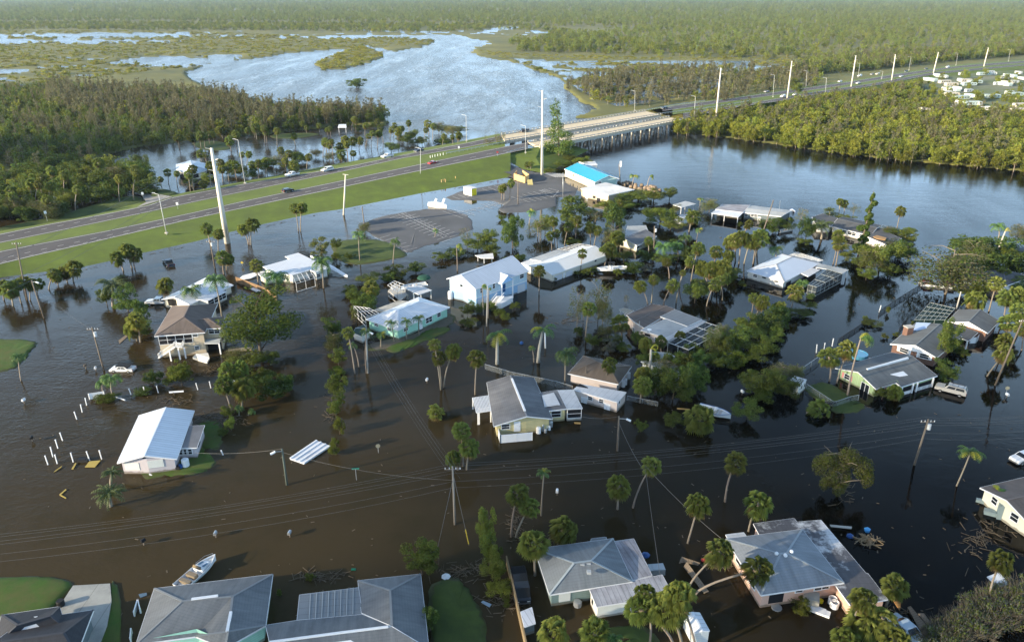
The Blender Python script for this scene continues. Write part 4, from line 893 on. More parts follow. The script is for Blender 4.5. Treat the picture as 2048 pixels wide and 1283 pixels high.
# --- white hip roof house
h = House('white house with big pale hip roof and a dark screen cage', (1480, 490, 8.904), lm='the white hip-roofed house')
h.roof('W 105 458 2.1;S 790 652 2.1;E 1425 325 2.1;N 750 158 2.1;Q 650 342 3.8;R 932 208 3.8', 'WSQ SERQ ENR NWQR', R_slate if False else mat('pale_blue_tile_roof', (.60, .64, .70), .6, .06, .5, pat='shingle'), W_white, .45)
h.roof('a 1090 500 2.3;b 1282 403 2.4;c 1420 440 2.3;d 1215 560 2.2', 'abcd', R_wflat, None, thick=.14, part='patio_roof'); h.roof('a 1345 395 2.2;b 1420 328 2.3;c 1935 440 2.2;d 1812 508 2.1;e 1545 425 2.2', 'abcde', R_pale, None, thick=.12, part='dock_roof')
h.post(1912, 445, 2.1); h.post(1365, 385, 2.1); h.win('w 270 545 1.2 .8;v 430 572 1 .6;w 650 640 1.3 .8;o 860 690 2.6 1.2')
# --- brown and white flat roof house with cage
h = House('house with brown shingle roof joined to a stained white membrane roof', (1230, 590, 8.904), lm='the brown and white roofed house')
h.roof('a 205 350 2.5;b 640 155 2.5;c 925 190 2.85;d 340 468 2.85;e 1078 254 2.5;f 520 582 2.5', 'abcd dcef', R_brown, W_pinkish, .35); h.roof('a 455 622 2.4;b 893 420 2.7;c 1298 548 2.6;d 912 752 2.4', 'abcd', R_pale, W_pinkish, .3, part='membrane_roof')
h.roof('a 805 378 2.75;b 1070 252 2.8;c 1545 432 2.7;d 1292 552 2.7', 'abcd', R_memb, W_pinkish, .3, part='rear_roof'); h.roof('a 912 752 2.5;b 1545 434 2.6;c 1612 474 2.3;d 930 816 2.2', 'abcd', R_wflat, None, thick=.12, part='white_eave_roof')
h.win('w 340 620 1.2 .8;v 578 708 1.2 .4;w 740 790 .9 1'); di = MB(); c_ = h.p(608, 665, 2.5); di.tube([c_, c_+Vector((0, 0, .5))], .05, 5); di.lathe(c_+Vector((0, 0, .5)), [(.1, 0), (.45, .12), (.5, .22)], 10); di.build('satellite_dish', [M_white], h.root)
h.line('mast', '430 620 2.4 437 455 4.3', .06, M_galv)
# --- brown hip house and long shed
h = House('pinkish-white house with tan-brown hip roof', (930, 700, 5.851), lm='the brown hip-roofed house')
h.roof('W 1203 270 2.2;S 1797 397 2.2;E 1952 184 2.2;N 1387 63 2.2;Q 1535 128 3.8;R 1690 200 3.8', 'WSRQ SER ENQR NWQ', R_brown2, W_pinkish, .45)
for x, y in ((1850, 425), (1872, 400), (1912, 330)): tm = MB(); c_ = h.p(x, y, 0); tm.lathe((c_.x, c_.y, -.5), [(.38, 0), (.38, 1.6), (.3, 1.75)], 12); tm.build('water_tank', [M_white], h.root, smooth=False)
h = House('long narrow white shed with a torn roof corner', (930, 700, 5.851), cat='shed', name='shed', group='sheds', lm='the long white shed')
h.roof('a 1265 462 2.1;b 1345 393 2.15;c 1888 490 2.15;d 1785 607 2.1', 'abcd', R_wflat, W_pinkish, .1, thick=.14); h.win('D 1377 570 .6 1.7;D 1413 578 .6 1.7;w 1465 560 .95 .8;w 1595 594 .95 .8;D 1646 645 .6 1.7;D 1682 655 .6 1.7;w 1803 608 .7 .7')
tp = MB(); tp.prism([tuple(h.p(*t)[:2]) for t in ((1305, 425, 2.1), (1345, 396, 2.1), (1420, 430, 2.1), (1440, 446, 2.1), (1390, 438, 2.1))], 2.1, 2.2); tp.build('torn_patch', [M_dark], h.root)
# --- centre house
h = House('yellow-walled house with streaked grey gable roof and white pergola', (930, 700, 5.851), lm='the yellow-walled house', org=1)
h.roof('A 335 887 2.4;P 722 770 3.7;C 1025 800 2.4;D 805 318 2.4;Q 530 295 3.7;B 255 375 2.4', 'APQB PCDQ', R_grey, W_yel, .5)
h.line('ridge_vent', '548 335 3.7 700 712 3.72', .34)
h.roof('a 845 503 2.5;b 1080 463 2.6;c 1190 682 2.5;d 960 708 2.4', 'abcd', R_grey, W_yel, .25, thick=.16, part='side_roof'); h.roof('a 1085 467 2.6;b 1265 460 2.5;c 1375 677 2.4;d 1192 684 2.45', 'abcd', R_wflat, W_white, .1, thick=.14, part='porch_roof')
pp = MB(); pp.prism([tuple(h.p(*t)[:2]) for t in ((900, 530, 2.6), (1040, 495, 2.6), (1115, 640, 2.6), (930, 665, 2.6))], 2.6, 2.64); pp.build('pale_roof_panel', [R_wflat], h.root)
h.win('w 475 892 1.4 1;D 610 890 1.1 1.9;s 1065 745 1.7 1.2;s 1230 742 3.2 1.7')
for i, (x, y, r, z) in enumerate(((860, 965, .42, 1.3), (912, 945, .18, 1.5), (932, 930, .18, 1.6), (940, 960, .25, .9), (985, 930, .25, 1.), (1000, 890, .4, 1.3), (955, 930, .18, 1.3))): tm = MB(); c_ = h.p(x, y, 0); tm.lathe((c_.x, c_.y, -.3), [(r, 0), (r, z-.1), (r*.7, z+.1)], 12); tm.build('water_tank', [M_white if i % 2 == 0 else M_galv], h.root)
pg = House('white slatted pergola beside the yellow-walled house', (930, 700, 5.851), cat='pergola', name='pergola', group=None)
pg.start(pg.p(200, 640, 0)); mb = MB(); a_, b_, c_, d_ = pg.p(90, 558, 2.3), pg.p(275, 530, 2.3), pg.p(318, 705, 2.3), pg.p(135, 735, 2.3)
for i in range(15): mb.bar(a_.lerp(d_, i/14), b_.lerp(c_, i/14), .12, 0, .06)
for i in range(12): mb.bar(a_.lerp(b_, i/11)+Vector((0, 0, .07)), d_.lerp(c_, i/11)+Vector((0, 0, .07)), .13, 0, .05)
mb.build('slat_roof', [M_trim], pg.root)
for x, y in ((90, 558), (150, 733), (165, 732), (300, 705)): pg.post(x, y, 2.25, r=.1)
mb = MB(); a_, b_ = pg.p(160, 735, 0), pg.p(318, 708, 0); a_.z = b_.z = .1
for i in range(20): q_ = a_.lerp(b_, i/19); mb.bar(q_, q_+Vector((0, 0, .85)), .07)
for z_ in (.1, .95): mb.bar(a_+Vector((0, 0, z_-.1)), b_+Vector((0, 0, z_-.1)), .08)
mb.build('railing', [M_trim], pg.root)
# --- bottom left white metal roof
h = House('mauve-walled house with bright white metal gable roof', (0, 640, 3.923), lm='the white metal-roofed house', org=1)
h.roof('A 918 1118 2.3;P 1130 1061 3.6;C 1386 1086 2.3;D 1525 707 2.3;Q 1300 682 3.6;B 1090 745 2.3', 'APQB PCDQ', R_metal, W_lav, .5)
h.roof('a 1365 1003 2.15;b 1432 830 2.3;c 1606 822 2.15;d 1545 998 2.05', 'abcd', mat('dark_weathered_roof', (.13, .13, .135), .8, .25, .4, col2=(.2, .2, .21)), W_lav, .25, thick=.14, part='side_roof')
h.win('b 1037 1145 2.2 1.3;b 1167 1132 2.2 1.3;v 1143 1076 .5 .35;d 1432 1032 1.3 1;d 1475 1030 1.3 1;v 1560 960 1.6 .8')
# --- green house and brick houses
h = House('pistachio-green house with dark green-grey roof and white porch', (1640, 590, 5.346), lm='the pistachio-green house', org=1)
h.roof('A 163 777 2;P 408 820 3.3;C 600 1002 2;n 815 936 2;m 870 978 2;D 1256 860 2;Q 985 645 3.3;B 757 610 2', 'APQB PCnmDQ', R_green, W_green, .5)
h.line('ridge_vent', '500 795 3.3 940 672 3.32', .34)
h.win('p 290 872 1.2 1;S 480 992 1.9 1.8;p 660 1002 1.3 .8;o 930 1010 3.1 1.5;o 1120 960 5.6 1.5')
for x, y, z in ((880, 985, 1.9), (1000, 945, 1.9), (1045, 932, 1.9), (1215, 882, 1.9)): h.post(x, y, z)
rl = MB()
for a, b in (((878, 978), (1000, 940)), ((1040, 928), (1215, 878))):
    a_, b_ = h.p(*a, 1.9), h.p(*b, 1.9)
    for i in range(15): q_ = a_.lerp(b_, i/14); rl.bar((q_.x, q_.y, -.4), (q_.x, q_.y, .55), .09 if i % 5 else .16)
    for z_ in (.0, .55): rl.bar((a_.x, a_.y, z_), (b_.x, b_.y, z_), .1)
rl.build('porch_railing', [M_trim], h.root)
h = House('brick house with white gable siding, chimney and blue-white tarp on its roof', (1640, 590, 5.346), lm='the brick house with the tarp', org=1)
h.roof('A 750 520 2.2;P 1022 535 3.7;C 1250 667 2.2;D 1520 440 2.2;Q 1282 306 3.7;B 1030 292 2.2', 'APQB PCDQ', R_green, W_brick, .4)
h.roof('a 1300 330 2.25;b 1420 300 2.3;c 1690 398 2.2;d 1590 488 2.1;e 1490 455 2.15', 'abcde', R_dgrey, None, thick=.14, part='breezeway_roof'); h.post(1580, 480, 2.1); h.post(1500, 455, 2.1)
tq = [h.p(1032, 293, 2.25), h.p(1185, 300, 3.15), h.p(1140, 345, 3.15), h.p(1150, 372, 3.2), h.p(1090, 412, 3.0), h.p(968, 405, 2.5)]
tb = MB(); tb.poly([v+Vector((0, 0, .07)) for v in tq]); tb.build('roof_tarp', [mat('blue_white_tarp', (.42, .50, .66), .5, .1)], h.root)
c_ = h.p(935, 412, 2.6); bx(h.root, 'chimney', c_+Vector((0, 0, .6)), (1.5, 1.2, 2.0), W_brick, ax=(1, .3, 0)); bx(h.root, 'chimney_cap', c_+Vector((0, 0, 1.65)), (1.8, 1.4, .18), M_conc, ax=(1, .3, 0))
h.win('h 898 590 1.7 1;h 1115 652 1.7 1')
gm = MB(); W_ = [q_ for q_ in h.walls]
for qd in h.walls:
    if qd[2].z-qd[3].z > .4 or qd[3].z-qd[2].z > .4:
        u = (qd[1]-qd[0]).normalized(); n = Vector((u.y, -u.x, 0))*.02; zl = min(qd[2].z, qd[3].z)-.05
        pts = [Vector((qd[0].x, qd[0].y, zl))+n, Vector((qd[1].x, qd[1].y, zl))+n, qd[2]+n, qd[3]+n]; m_ = MB(); m_.poly(pts); m_.build('gable_siding', [M_white], h.root)
h = House('small brick garage with white gable and grey roof', (1640, 590, 5.346), lm='the small brick garage', cat='garage', name='garage', group=None)
h.roof('A 1350 287 2.3;P 1587 283 3.5;C 1795 406 2.3;D 1922 272 2.3;Q 1718 151 3.5;B 1485 152 2.3', 'APQB PCDQ', R_green, W_brick, .4)
for qd in h.walls:
    if abs(qd[2].z-qd[3].z) > .4:
        u = (qd[1]-qd[0]).normalized(); n = Vector((u.y, -u.x, 0))*.02; zl = min(qd[2].z, qd[3].z)-.05
        m_ = MB(); m_.poly([Vector((qd[0].x, qd[0].y, zl))+n, Vector((qd[1].x, qd[1].y, zl))+n, qd[2]+n, qd[3]+n]); m_.build('gable_siding', [M_white], h.root)
h.win('v 1498 335 2.2 .7')
# --- right edge houses
h = House('white-walled house with dark grey hip roof behind the brown tree', (1600, 400, 4.571), lm='the brown-tree house')
h.roof('W 1480 690 2.2;S 1890 782 2.2;E 2110 700 2.2;N 1785 606 2.2;Q 1680 680 3.2;R 1860 652 3.2', 'WSRQ SER ENQR NWQ', R_dgrey, W_white, .45); h.win('w 1820 850 1.6 .9;w 1750 830 1 .8;v 1545 790 .6 1')
h = House('dark grey roofed house half hidden by trees at the water edge', (1600, 400, 4.571), lm='the tree-hidden grey house')
h.roof('W 1915 455 2.2;S 1980 525 2.2;E 2160 500 2.2;N 2060 425 2.2;Q 1975 462 3.1;R 2080 465 3.1', 'WSQ SERQ ENR NWQR', R_dgrey, W_white, .4)
h = House('butter-yellow house with brown roof and a fallen frond on it', (1528, 880, 3.183), lm='the butter-yellow house', org=1)
h.roof('A 1375 300 2.3;P 1545 380 3.7;C 1715 560 2.3;D 2075 470 2.3;Q 1900 300 3.7;B 1735 215 2.3', 'APQB PCDQ', R_brown, W_wy, .5); h.win('w 1468 385 1.1 1.1;w 1595 490 1.2 1.2')
# --- bottom row
h = House('charcoal-roofed house cut by the frame behind the driveway', (0, 956, 3.923), lm='the charcoal-roofed house')
h.roof('W 12 1070 2.5;N 468 1004 2.5;E 520 1180 2.5;S -60 1330 2.5;Q 135 1150 4.2;R 400 1075 4.2', 'WSQ SERQ ENR NWQR', R_black, W_grey, .4); h.roof('A 190 1110 2.6;D 733 1030 2.6;C 600 1380 2.6;B -100 1500 2.6;P -60 1290 4.3;Q 500 1210 4.3', 'APQD DQC ABP PBCQ', R_black, W_grey, .4, part='front_roof')
h = House('wide steel-grey hip-roofed house with a gap between its two wings', (0, 956, 3.923), lm='the wide grey-roofed house', org=1)
h.roof('A 1210 862 2.4;B 2140 750 2.4;V 2084 1150 2.4;U 1765 1330 2.5;Y 1535 1237 2.4;D 1065 1300 2.4;Q 1430 962 4.0;R 1825 925 4.0;T 1790 1200 4.0', 'ADQ ABRQ QRTYD BVTR TVU YTU', R_big, W_mint, .4)
h.line('ridge_vent', '1503 950 4.02 1710 923 4.02 1812 1048 4.02 1783 1200 4.02', .3)
h.fr = (450, 956, 3.923)
h.roof('a 1042 800 2.4;b 1535 748 2.4;c 1295 877 3.9;g 1600 1330 2.4;e 1308 1155 3.9;f 1070 1052 2.7', 'acb bceg acef', R_big, W_grey, .4, part='east_roof')
h.roof('h 585 912 2.6;i 1048 855 2.62;f 1078 1068 2.66;j 565 1112 2.64', 'hifj', R_memb, W_grey, .3, part='flat_roof', thick=.16)
h.roof('j 560 1112 2.66;f 1078 1066 2.7;e 1305 1160 3.85;k 350 1285 3.95;V 318 1150 2.45', 'jfekV', R_big, None, .3, part='link_roof'); h.roof('k 350 1285 3.95;e 1305 1160 3.85;g 1600 1335 2.5;n 340 1480 2.4', 'kegn', R_big, None, .3, part='front_roof')
h.line('ridge_vent', '350 1283 4.02 920 1207 3.95 920 1207 3.95 1280 1162 3.9', .2)
gr = MB()
for i in range(8): gr.bar(h.p(670+i*48, 905-i*7, 2.68), h.p(660+i*49, 1112-i*7, 2.7), .1, 0, .03)
gr.build('batten_lines', [mat('batten', (.36, .38, .38), .8)], h.root)
h = House('sage-green house with blue-grey hip roof and rust-streaked lean-to', (1060, 1020, 4.879), lm='the sage-green house', org=1)
h.roof('W 45 374 2.2;N 810 272 2.2;E 1005 694 2.2;S 190 820 2.2;Q 430 512 4.0;R 600 490 4.0', 'WSQ SERQ ENR NWQR', R_grey2, W_teal, .35)
h.roof('a 822 300 2.05;b 1012 274 2.05;c 1192 632 2.05;d 1003 678 2.05', 'abcd', R_rust, W_white, .3, thick=.14, part='side_roof'); h.roof('a 583 772 2.15;b 1290 626 2.15;c 1394 820 1.9;d 650 940 1.9', 'abcd', R_rust, W_white, .12, thick=.12, part='lean_to_roof')
h.roof('a 593 300 2.0;b 598 275 2.0;c 740 258 2.0;d 752 290 2.0', 'abcd', R_grey2, None, thick=.12, part='bay_roof')
h.win('b 338 842 1.4 1.3;b 700 968 2.2 1;b 800 945 2.2 1;b 890 925 2.2 1;v 610 890 .5 .7')
for x, y in ((511, 525), (571, 515), (575, 600)): c_ = h.p(x, y, 3.75); bx(h.root, 'roof_vent', c_, (.5, .5, .3), R_pale)
h = House('pale pink house with slate-blue pyramid roof and stained flat roofs', (1440, 1020, 4.876), lm='the pale pink house', org=1)
h.roof('W 58 275 2.35;N 802 182 2.35;E 1212 702 2.35;S 400 824 2.35;Q 590 422 4.2;R 652 415 4.2', 'WSQ SERQ ENR NWQR', R_slate, W_peach, .35)
h.roof('a 325 128 2.1;b 720 75 2.1;c 752 112 2.1;d 984 92 2.1;e 1425 612 2.1;f 1440 610 2.1;g 1637 868 2.1;h 1275 930 2.1;i 1118 716 2.1;j 1180 690 2.1;k 800 230 2.1;l 385 238 2.1', 'abcdefghijkl', R_stain, W_peach, .3, thick=.14, part='flat_roof')
h.roof('a 55 235 2.0;b 232 213 2.0;c 258 250 2.0;d 75 272 2.0', 'abcd', R_wflat, None, thick=.12, part='stoop_roof')
h.win('w 955 758 1 .6;w 1028 745 1 .6;o 548 845 1.9 1.7;w 180 500 1.4 .7;w 300 700 2.4 .5;w 770 785 1 .4')
for x, y in ((551, 428), (636, 445), (697, 408)): tm = MB(); c_ = h.p(x, y, 4.0); tm.lathe(c_, [(.22, 0), (.26, .18), (.15, .32)], 10); tm.build('roof_vent', [M_white], h.root)
# --- restaurant
h = House('riverside restaurant with turquoise metal roof', (1100, 310, 8.192), cat='restaurant', name='restaurant', group=None, lm='the turquoise-roofed restaurant')
h.roof('A 235 228 3;P 450 125 4.3;Q 962 335 4.3;B 736 443 3', 'APQB', R_blue, None, .3); h.roof('P 450 125 4.3;Q 962 335 4.3;D 1136 385 3;E 640 165 3', 'PQDE', R_blue, None, .3, part='river_roof')
w1 = [h.p(235, 228, 3), h.p(736, 443, 3), h.p(1110, 388, 3), h.p(640, 178, 3)]; cc = sum(w1, Vector())/4; w1 = [cc+(v-cc)*.965 for v in w1]
for i, (a_, b_) in enumerate(zip(w1, w1[1:]+w1[:1])):
    qd = [Vector((a_.x, a_.y, -.3)), Vector((b_.x, b_.y, -.3)), Vector((b_.x, b_.y, 2.85)), Vector((a_.x, a_.y, 2.85))]; m_ = MB(); m_.poly(qd)
    if i in (1,): m_.poly([Vector((a_.x, a_.y, 2.85)), Vector((b_.x, b_.y, 2.85)), h.p(962, 337, 4.1)])
    m_.build('wall', [W_rest if i != 1 else wl('pale_teal_siding', (.38, .52, .48))], h.root); h.walls.append(qd)
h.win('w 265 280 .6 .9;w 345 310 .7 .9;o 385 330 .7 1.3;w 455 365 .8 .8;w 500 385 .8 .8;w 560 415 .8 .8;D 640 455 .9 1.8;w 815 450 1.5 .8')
h.roof('a 470 112 2.9;b 732 102 2.9;c 780 160 2.9;d 640 168 2.9', 'abcd', R_wflat, W_white, .2, part='side_roof')
h = House('flat white roofed annex with tan board walls beside the restaurant', (1100, 310, 8.192), cat='building', name='annex_building', group=None, lm='the tan-walled annex')
h.roof('a 505 545 2.9;b 912 448 3;c 1388 565 2.9;d 958 657 2.8;e 580 580 2.8', 'abcde', R_wflat, W_restw, .25, thick=.22); h.win('o 725 690 1.2 .9;o 795 740 1.6 1.5;D 600 670 1 1.6;o 1335 625 1.6 1.8')
# --- smaller buildings
h = House('round park pavilion with white ribbed roof in the flooded woods', (280, 180, 4.655), cat='pavilion', name='pavilion', group=None, lm='the park pavilion')
h.roof('a 335 740 3;b 335 690 3;c 470 655 3.4;d 530 662 3.4;e 640 690 3;f 625 745 3;g 470 790 3;t 480 690 6', 'tab tbc tcd tde tef tfg tga', R_metal2, W_cream, 1.0)
h.win('o 400 800 3 1.5;o 520 800 3 1.5;o 340 790 2 1.5')
def small(label, fr, spec, faces, m, wall, oh, wins=None, cat='shed', name='shed', lm=None, posts=(), group='sheds', thick=.12):
    h = House(label, fr, cat=cat, name=name, group=group, lm=lm); h.roof(spec, faces, m, wall, oh, thick=thick)
    if wins: h.win(wins)
    for x, y, z in posts: h.post(x, y, z, r=.08)
    return h
small('white metal garden shed with curved roof at the foot of the photo', (1060, 1020, 4.879), 'a 1508 1002 2.1;b 1655 995 2.1;c 1752 1172 2.1;d 1605 1195 2.1;e 1582 990 2.4;f 1680 1172 2.4', 'aefd ebcf', R_metal, mat('white_metal_siding', (.62, .64, .62), .5, .05, pat='siding'), .03)
small('small lean-to with white corrugated roof by the wooden fence', (850, 956, 3.923), 'a 750 1045 1.6;b 838 1010 1.6;c 866 1135 1.5;d 780 1165 1.5', 'abcd', R_rib, W_grey, .1, lm='the white lean-to')
small('white shed with dark green roof against the mint house', (690, 550, 8.018), 'a 130 925 1.6;b 165 850 1.9;c 300 795 1.6;d 400 900 1.6;e 275 985 1.6;f 330 850 1.9', 'abfe bcdf fde', mat('dark_green_roof', (.03, .06, .045), .8), W_white, .1)
small('white arched garden shed with a dark vine on its wall', (1210, 390, 5.251), 'a 725 240 2.1;b 775 222 2.7;c 830 245 2.1;d 895 222 2.1;e 860 200 2.7;f 800 205 2.1', 'abef bcde', R_wflat, W_white, .05, lm='the white arched shed')
small('pale flat dock shelter standing in the river', (1210, 390, 5.251), 'a 715 103 2.6;b 845 62 2.7;c 955 92 2.6;d 805 130 2.6', 'abcd', R_pale, None, 0, cat='shelter', name='dock_shelter', posts=((800, 122, 2.5), (740, 105, 2.5), (930, 95, 2.5), (845, 75, 2.5)), group='dock shelters')
small('white slab roof of a small boat dock behind the blue house', (880, 480, 5.689), 'a 398 172 1.6;b 600 148 1.7;c 610 205 1.6;d 470 205 1.5', 'abcd', R_wflat, None, 0, cat='shelter', name='dock_shelter', posts=((430, 180, 1.5), (500, 205, 1.5), (590, 190, 1.5)), group='dock shelters')
small('white boat dock shelter on square pillars behind the mint house', (690, 550, 8.018), 'a 945 198 2.4;b 1180 155 2.4;c 1392 240 2.4;d 1180 312 2.4', 'abcd', R_wflat, None, 0, cat='shelter', name='dock_shelter', posts=((1095, 285, 2.3), (1105, 275, 2.3), (1215, 300, 2.3), (1375, 245, 2.3), (960, 205, 2.3)), group='dock shelters', lm='the square-pillared boat dock')
small('open picnic shelter with red-brown ridge in the flooded park', (280, 180, 4.655), 'a 1842 350 2.6;b 1850 320 3.2;c 1918 318 3.2;d 1922 350 2.6', 'abcd', R_metal, None, 0, cat='shelter', name='picnic_shelter', posts=((1850, 352, 2.5), (1915, 352, 2.5)), group=None)
small('weathered white camper trailer half covered by bushes', (1528, 580, 3.923), 'a 195 715 2.0;b 240 672 2.1;c 335 700 2.1;d 272 762 2.0', 'abcd', R_wflat, W_white, .03, 'v 295 760 .4 .6;v 318 745 .4 .6', cat='trailer', name='camper_trailer', group=None, thick=.1)
small('brush-covered pale roof behind the snapped yellow palm', (1200, 580, 3.923), 'a 320 560 2.3;b 400 480 2.6;c 540 490 2.6;d 680 580 2.5;e 600 650 2.2', 'abcde', R_pale, W_white, .3, cat='house', name='house', group='flooded houses', lm='the brush-covered pale roof')
small('ragged timber arbor with splintered slats', (1230, 590, 8.904), 'a 62 262 2.2;b 160 222 2.2;c 342 272 2.2;d 230 335 2.2', 'abcd', mat('splintered_slats', (.40, .34, .26), .9, .3, 2, pat='plank'), None, 0, cat='arbor', name='arbor', posts=((100, 270, 2.1), (180, 310, 2.1), (230, 325, 2.1)), group=None, thick=.06)
# kiosk and bin enclosure on the car park
def boxy(label, name, cat, c, ax, d, mats_, z0=0.):
    t = thing(name, label, cat, (c.x, c.y, z0)); x = Vector(ax).normalized(); y = Vector((-x.y, x.x, 0))
    for i, (n, s_) in enumerate(((y*-1, 0), (x, 1), (y, 2), (x*-1, 3))):
        ln = d[0] if i in (0, 2) else d[1]; of = d[1]/2 if i in (0, 2) else d[0]/2
        bx(t, 'wall', Vector((c.x, c.y, z0+d[2]/2))+n*(of-.03), (ln-.07*(i in (1, 3)), .06, d[2]), mats_[i], ax=Vector((-n.y, n.x, 0)))
    return t
c0 = P(925+4+(636+760)/2/7.314*0+8, 388, .2); ka, kb, kc = P(840+636/7.314, 260+935/7.314, .2), P(840+762/7.314, 260+968/7.314, .2), P(840+826/7.314, 260+945/7.314, .2)
ka = kb+(ka-kb)*.92; cen = (ka+kc)/2; M_yel = mat('yellow_panel', (.72, .58, .02), .5)
kt = boxy('white kiosk with one bright yellow end on the car park', 'kiosk', 'kiosk', cen, (kb-ka), ((kb-ka).length, max(2.4, (kc-kb).length*.9), 2.6), [M_white, M_yel, M_white, M_white], .15); LM.append(('the yellow-ended kiosk', cen))
bx(kt, 'roof', Vector((cen.x, cen.y, 2.8)), ((kb-ka).length+.2, max(2.4, (kc-kb).length*.9)+.2, .15), mat('light_grey_roof', (.5, .52, .54), .7), ax=(kb-ka))
de = thing('bin_enclosure', 'tan wooden bin enclosure with a fallen gate panel', 'enclosure', P(1046, 366, .2)); e1, e2, e3, e4 = P(1028, 359, .2), P(1050, 366, .2), P(1056, 362, .2), P(1045, 352, .2); M_tanw = mat('tan_boards', (.58, .38, .16), .9, .12, 2, pat='plank'); e5 = P(1034, 352, .2)
for a_, b_ in ((e1, e2), (e2, P(1058, 361, .2)), (e4, P(1058, 361, .2)), (e5, e1)): bx(de, 'panel', (a_+b_)/2+Vector((0, 0, 1.2)), ((b_-a_).length, .1, 2.4), M_tanw, ax=(b_-a_))
bx(de, 'gate_panel', P(1060, 364.5, 1.1), (2.0, .1, 2.2), mat('olive_boards', (.33, .30, .14), .9, pat='plank'), ax=(1, -.1, .15))

# ------------------------------------------------------------------ screen cages
def cage(label, fr, quad, z, nx, ny, m_f=None, m_s=None, sides='0123', low=-.5, skipscreen=False, z0s=None, group='pool screen cages', name='screen_cage', w_=.07, mid=True):
    q_ = [P(fr[0]+quad[i]/fr[2], fr[1]+quad[i+1]/fr[2], z) for i in (0, 2, 4, 6)]; c = sum(q_, Vector())/4
    t = thing(name, label, 'screen cage', (c.x, c.y, 0), group); m_f = m_f or M_trim
    rf = MB()
    for i in range(nx+1): rf.bar(q_[0].lerp(q_[1], i/nx), q_[3].lerp(q_[2], i/nx), w_)
    for i in range(ny+1): rf.bar(q_[0].lerp(q_[3], i/ny)+Vector((0, 0, .01)), q_[1].lerp(q_[2], i/ny)+Vector((0, 0, .01)), w_)
    rf.build('roof_frame', [m_f], t)
    if not skipscreen: s_ = MB(); s_.poly([v-Vector((0, 0, .03)) for v in q_]); s_.build('roof_screen', [m_s or M_screen], t)
    for k in sides:
        k = int(k); a, b = q_[k], q_[(k+1) % 4]; L_ = (b-a).length; n = max(2, int(L_/2.0)); f = MB()
        for i in range(n+1): p_ = a.lerp(b, i/n); f.bar(p_, Vector((p_.x, p_.y, low)), w_)
        if mid: f.bar(Vector((a.x, a.y, z*.42)), Vector((b.x, b.y, z*.42)), w_*.8)
        f.bar(Vector((a.x, a.y, .06)), Vector((b.x, b.y, .06)), w_*1.3)
        o = f.build('side_frame', [m_f], t)
        if not skipscreen: s_ = MB(); s_.poly([a, b, Vector((b.x, b.y, -.3)), Vector((a.x, a.y, -.3))]); s_.build('side_screen', [m_s or M_screen], o)
    return t
cage('dark pool cage with white edge beams beside the white hip-roofed house', (1480, 490, 8.904), (1215, 705, 1545, 428, 1822, 508, 1370, 748), 2.3, 3, 3, sides='123', m_f=mat('grey_frame', (.38, .40, .38), .6))
cage('bare white beam cage over dark water beside the brown and white roofed house', (1230, 590, 8.904), (945, 840, 1610, 478, 1985, 602, 1310, 972), 2.5, 4, 3, sides='123', m_s=screen_mat('sparse_screen', (.02, .025, .03), .72), mid=False, w_=.09, m_f=mat('cage_offwhite', (.68, .68, .66), .6))
cage('green-meshed pool cage behind the brick house', (1640, 590, 5.346), (1010, 262, 1178, 78, 1445, 140, 1335, 262), 2.3, 4, 6, sides='03', m_s=M_screen_g, m_f=mat('grey_frame', (.38, .40, .38), .6))
cage('bare white screen frame beside the flat white house', (470, 490, 8.192), (935, 492, 1225, 407, 1305, 540, 1000, 630), 2.2, 4, 2, skipscreen=True, sides='2', mid=False)
cage('half-collapsed white pool cage over a teal pool', (690, 550, 8.018), (140, 497, 380, 525, 545, 610, 330, 680), 2.2, 4, 2, sides='3', m_s=screen_mat('thin_screen', (.03, .05, .06), .35))
cage('dark screen cage behind the long white house', (880, 480, 5.689), (1335, 100, 1560, 38, 1730, 62, 1480, 118), 2.1, 6, 2, sides='03', m_s=mat('dark_screen_solid', (.02, .025, .03), .7))
cage('bent white screen frame on the raised dock deck', (690, 550, 8.018), (685, 160, 790, 92, 950, 150, 840, 270), 2.9, 3, 3, skipscreen=True, sides='0123', mid=True)
cage('flattened grey screen frame behind the white hip-roofed house', (1480, 490, 8.904), (860, 185, 1000, 120, 1480, 270, 1320, 330), 1.5, 6, 2, sides='2', m_s=screen_mat('thin_screen2', (.12, .14, .15), .45), mid=False)
cage('torn white frame on the roof edge of the house behind the brown tree', (1600, 400, 4.571), (1520, 600, 1560, 570, 1700, 600, 1690, 640), 2.6, 3, 1, skipscreen=True, sides='0', mid=False)
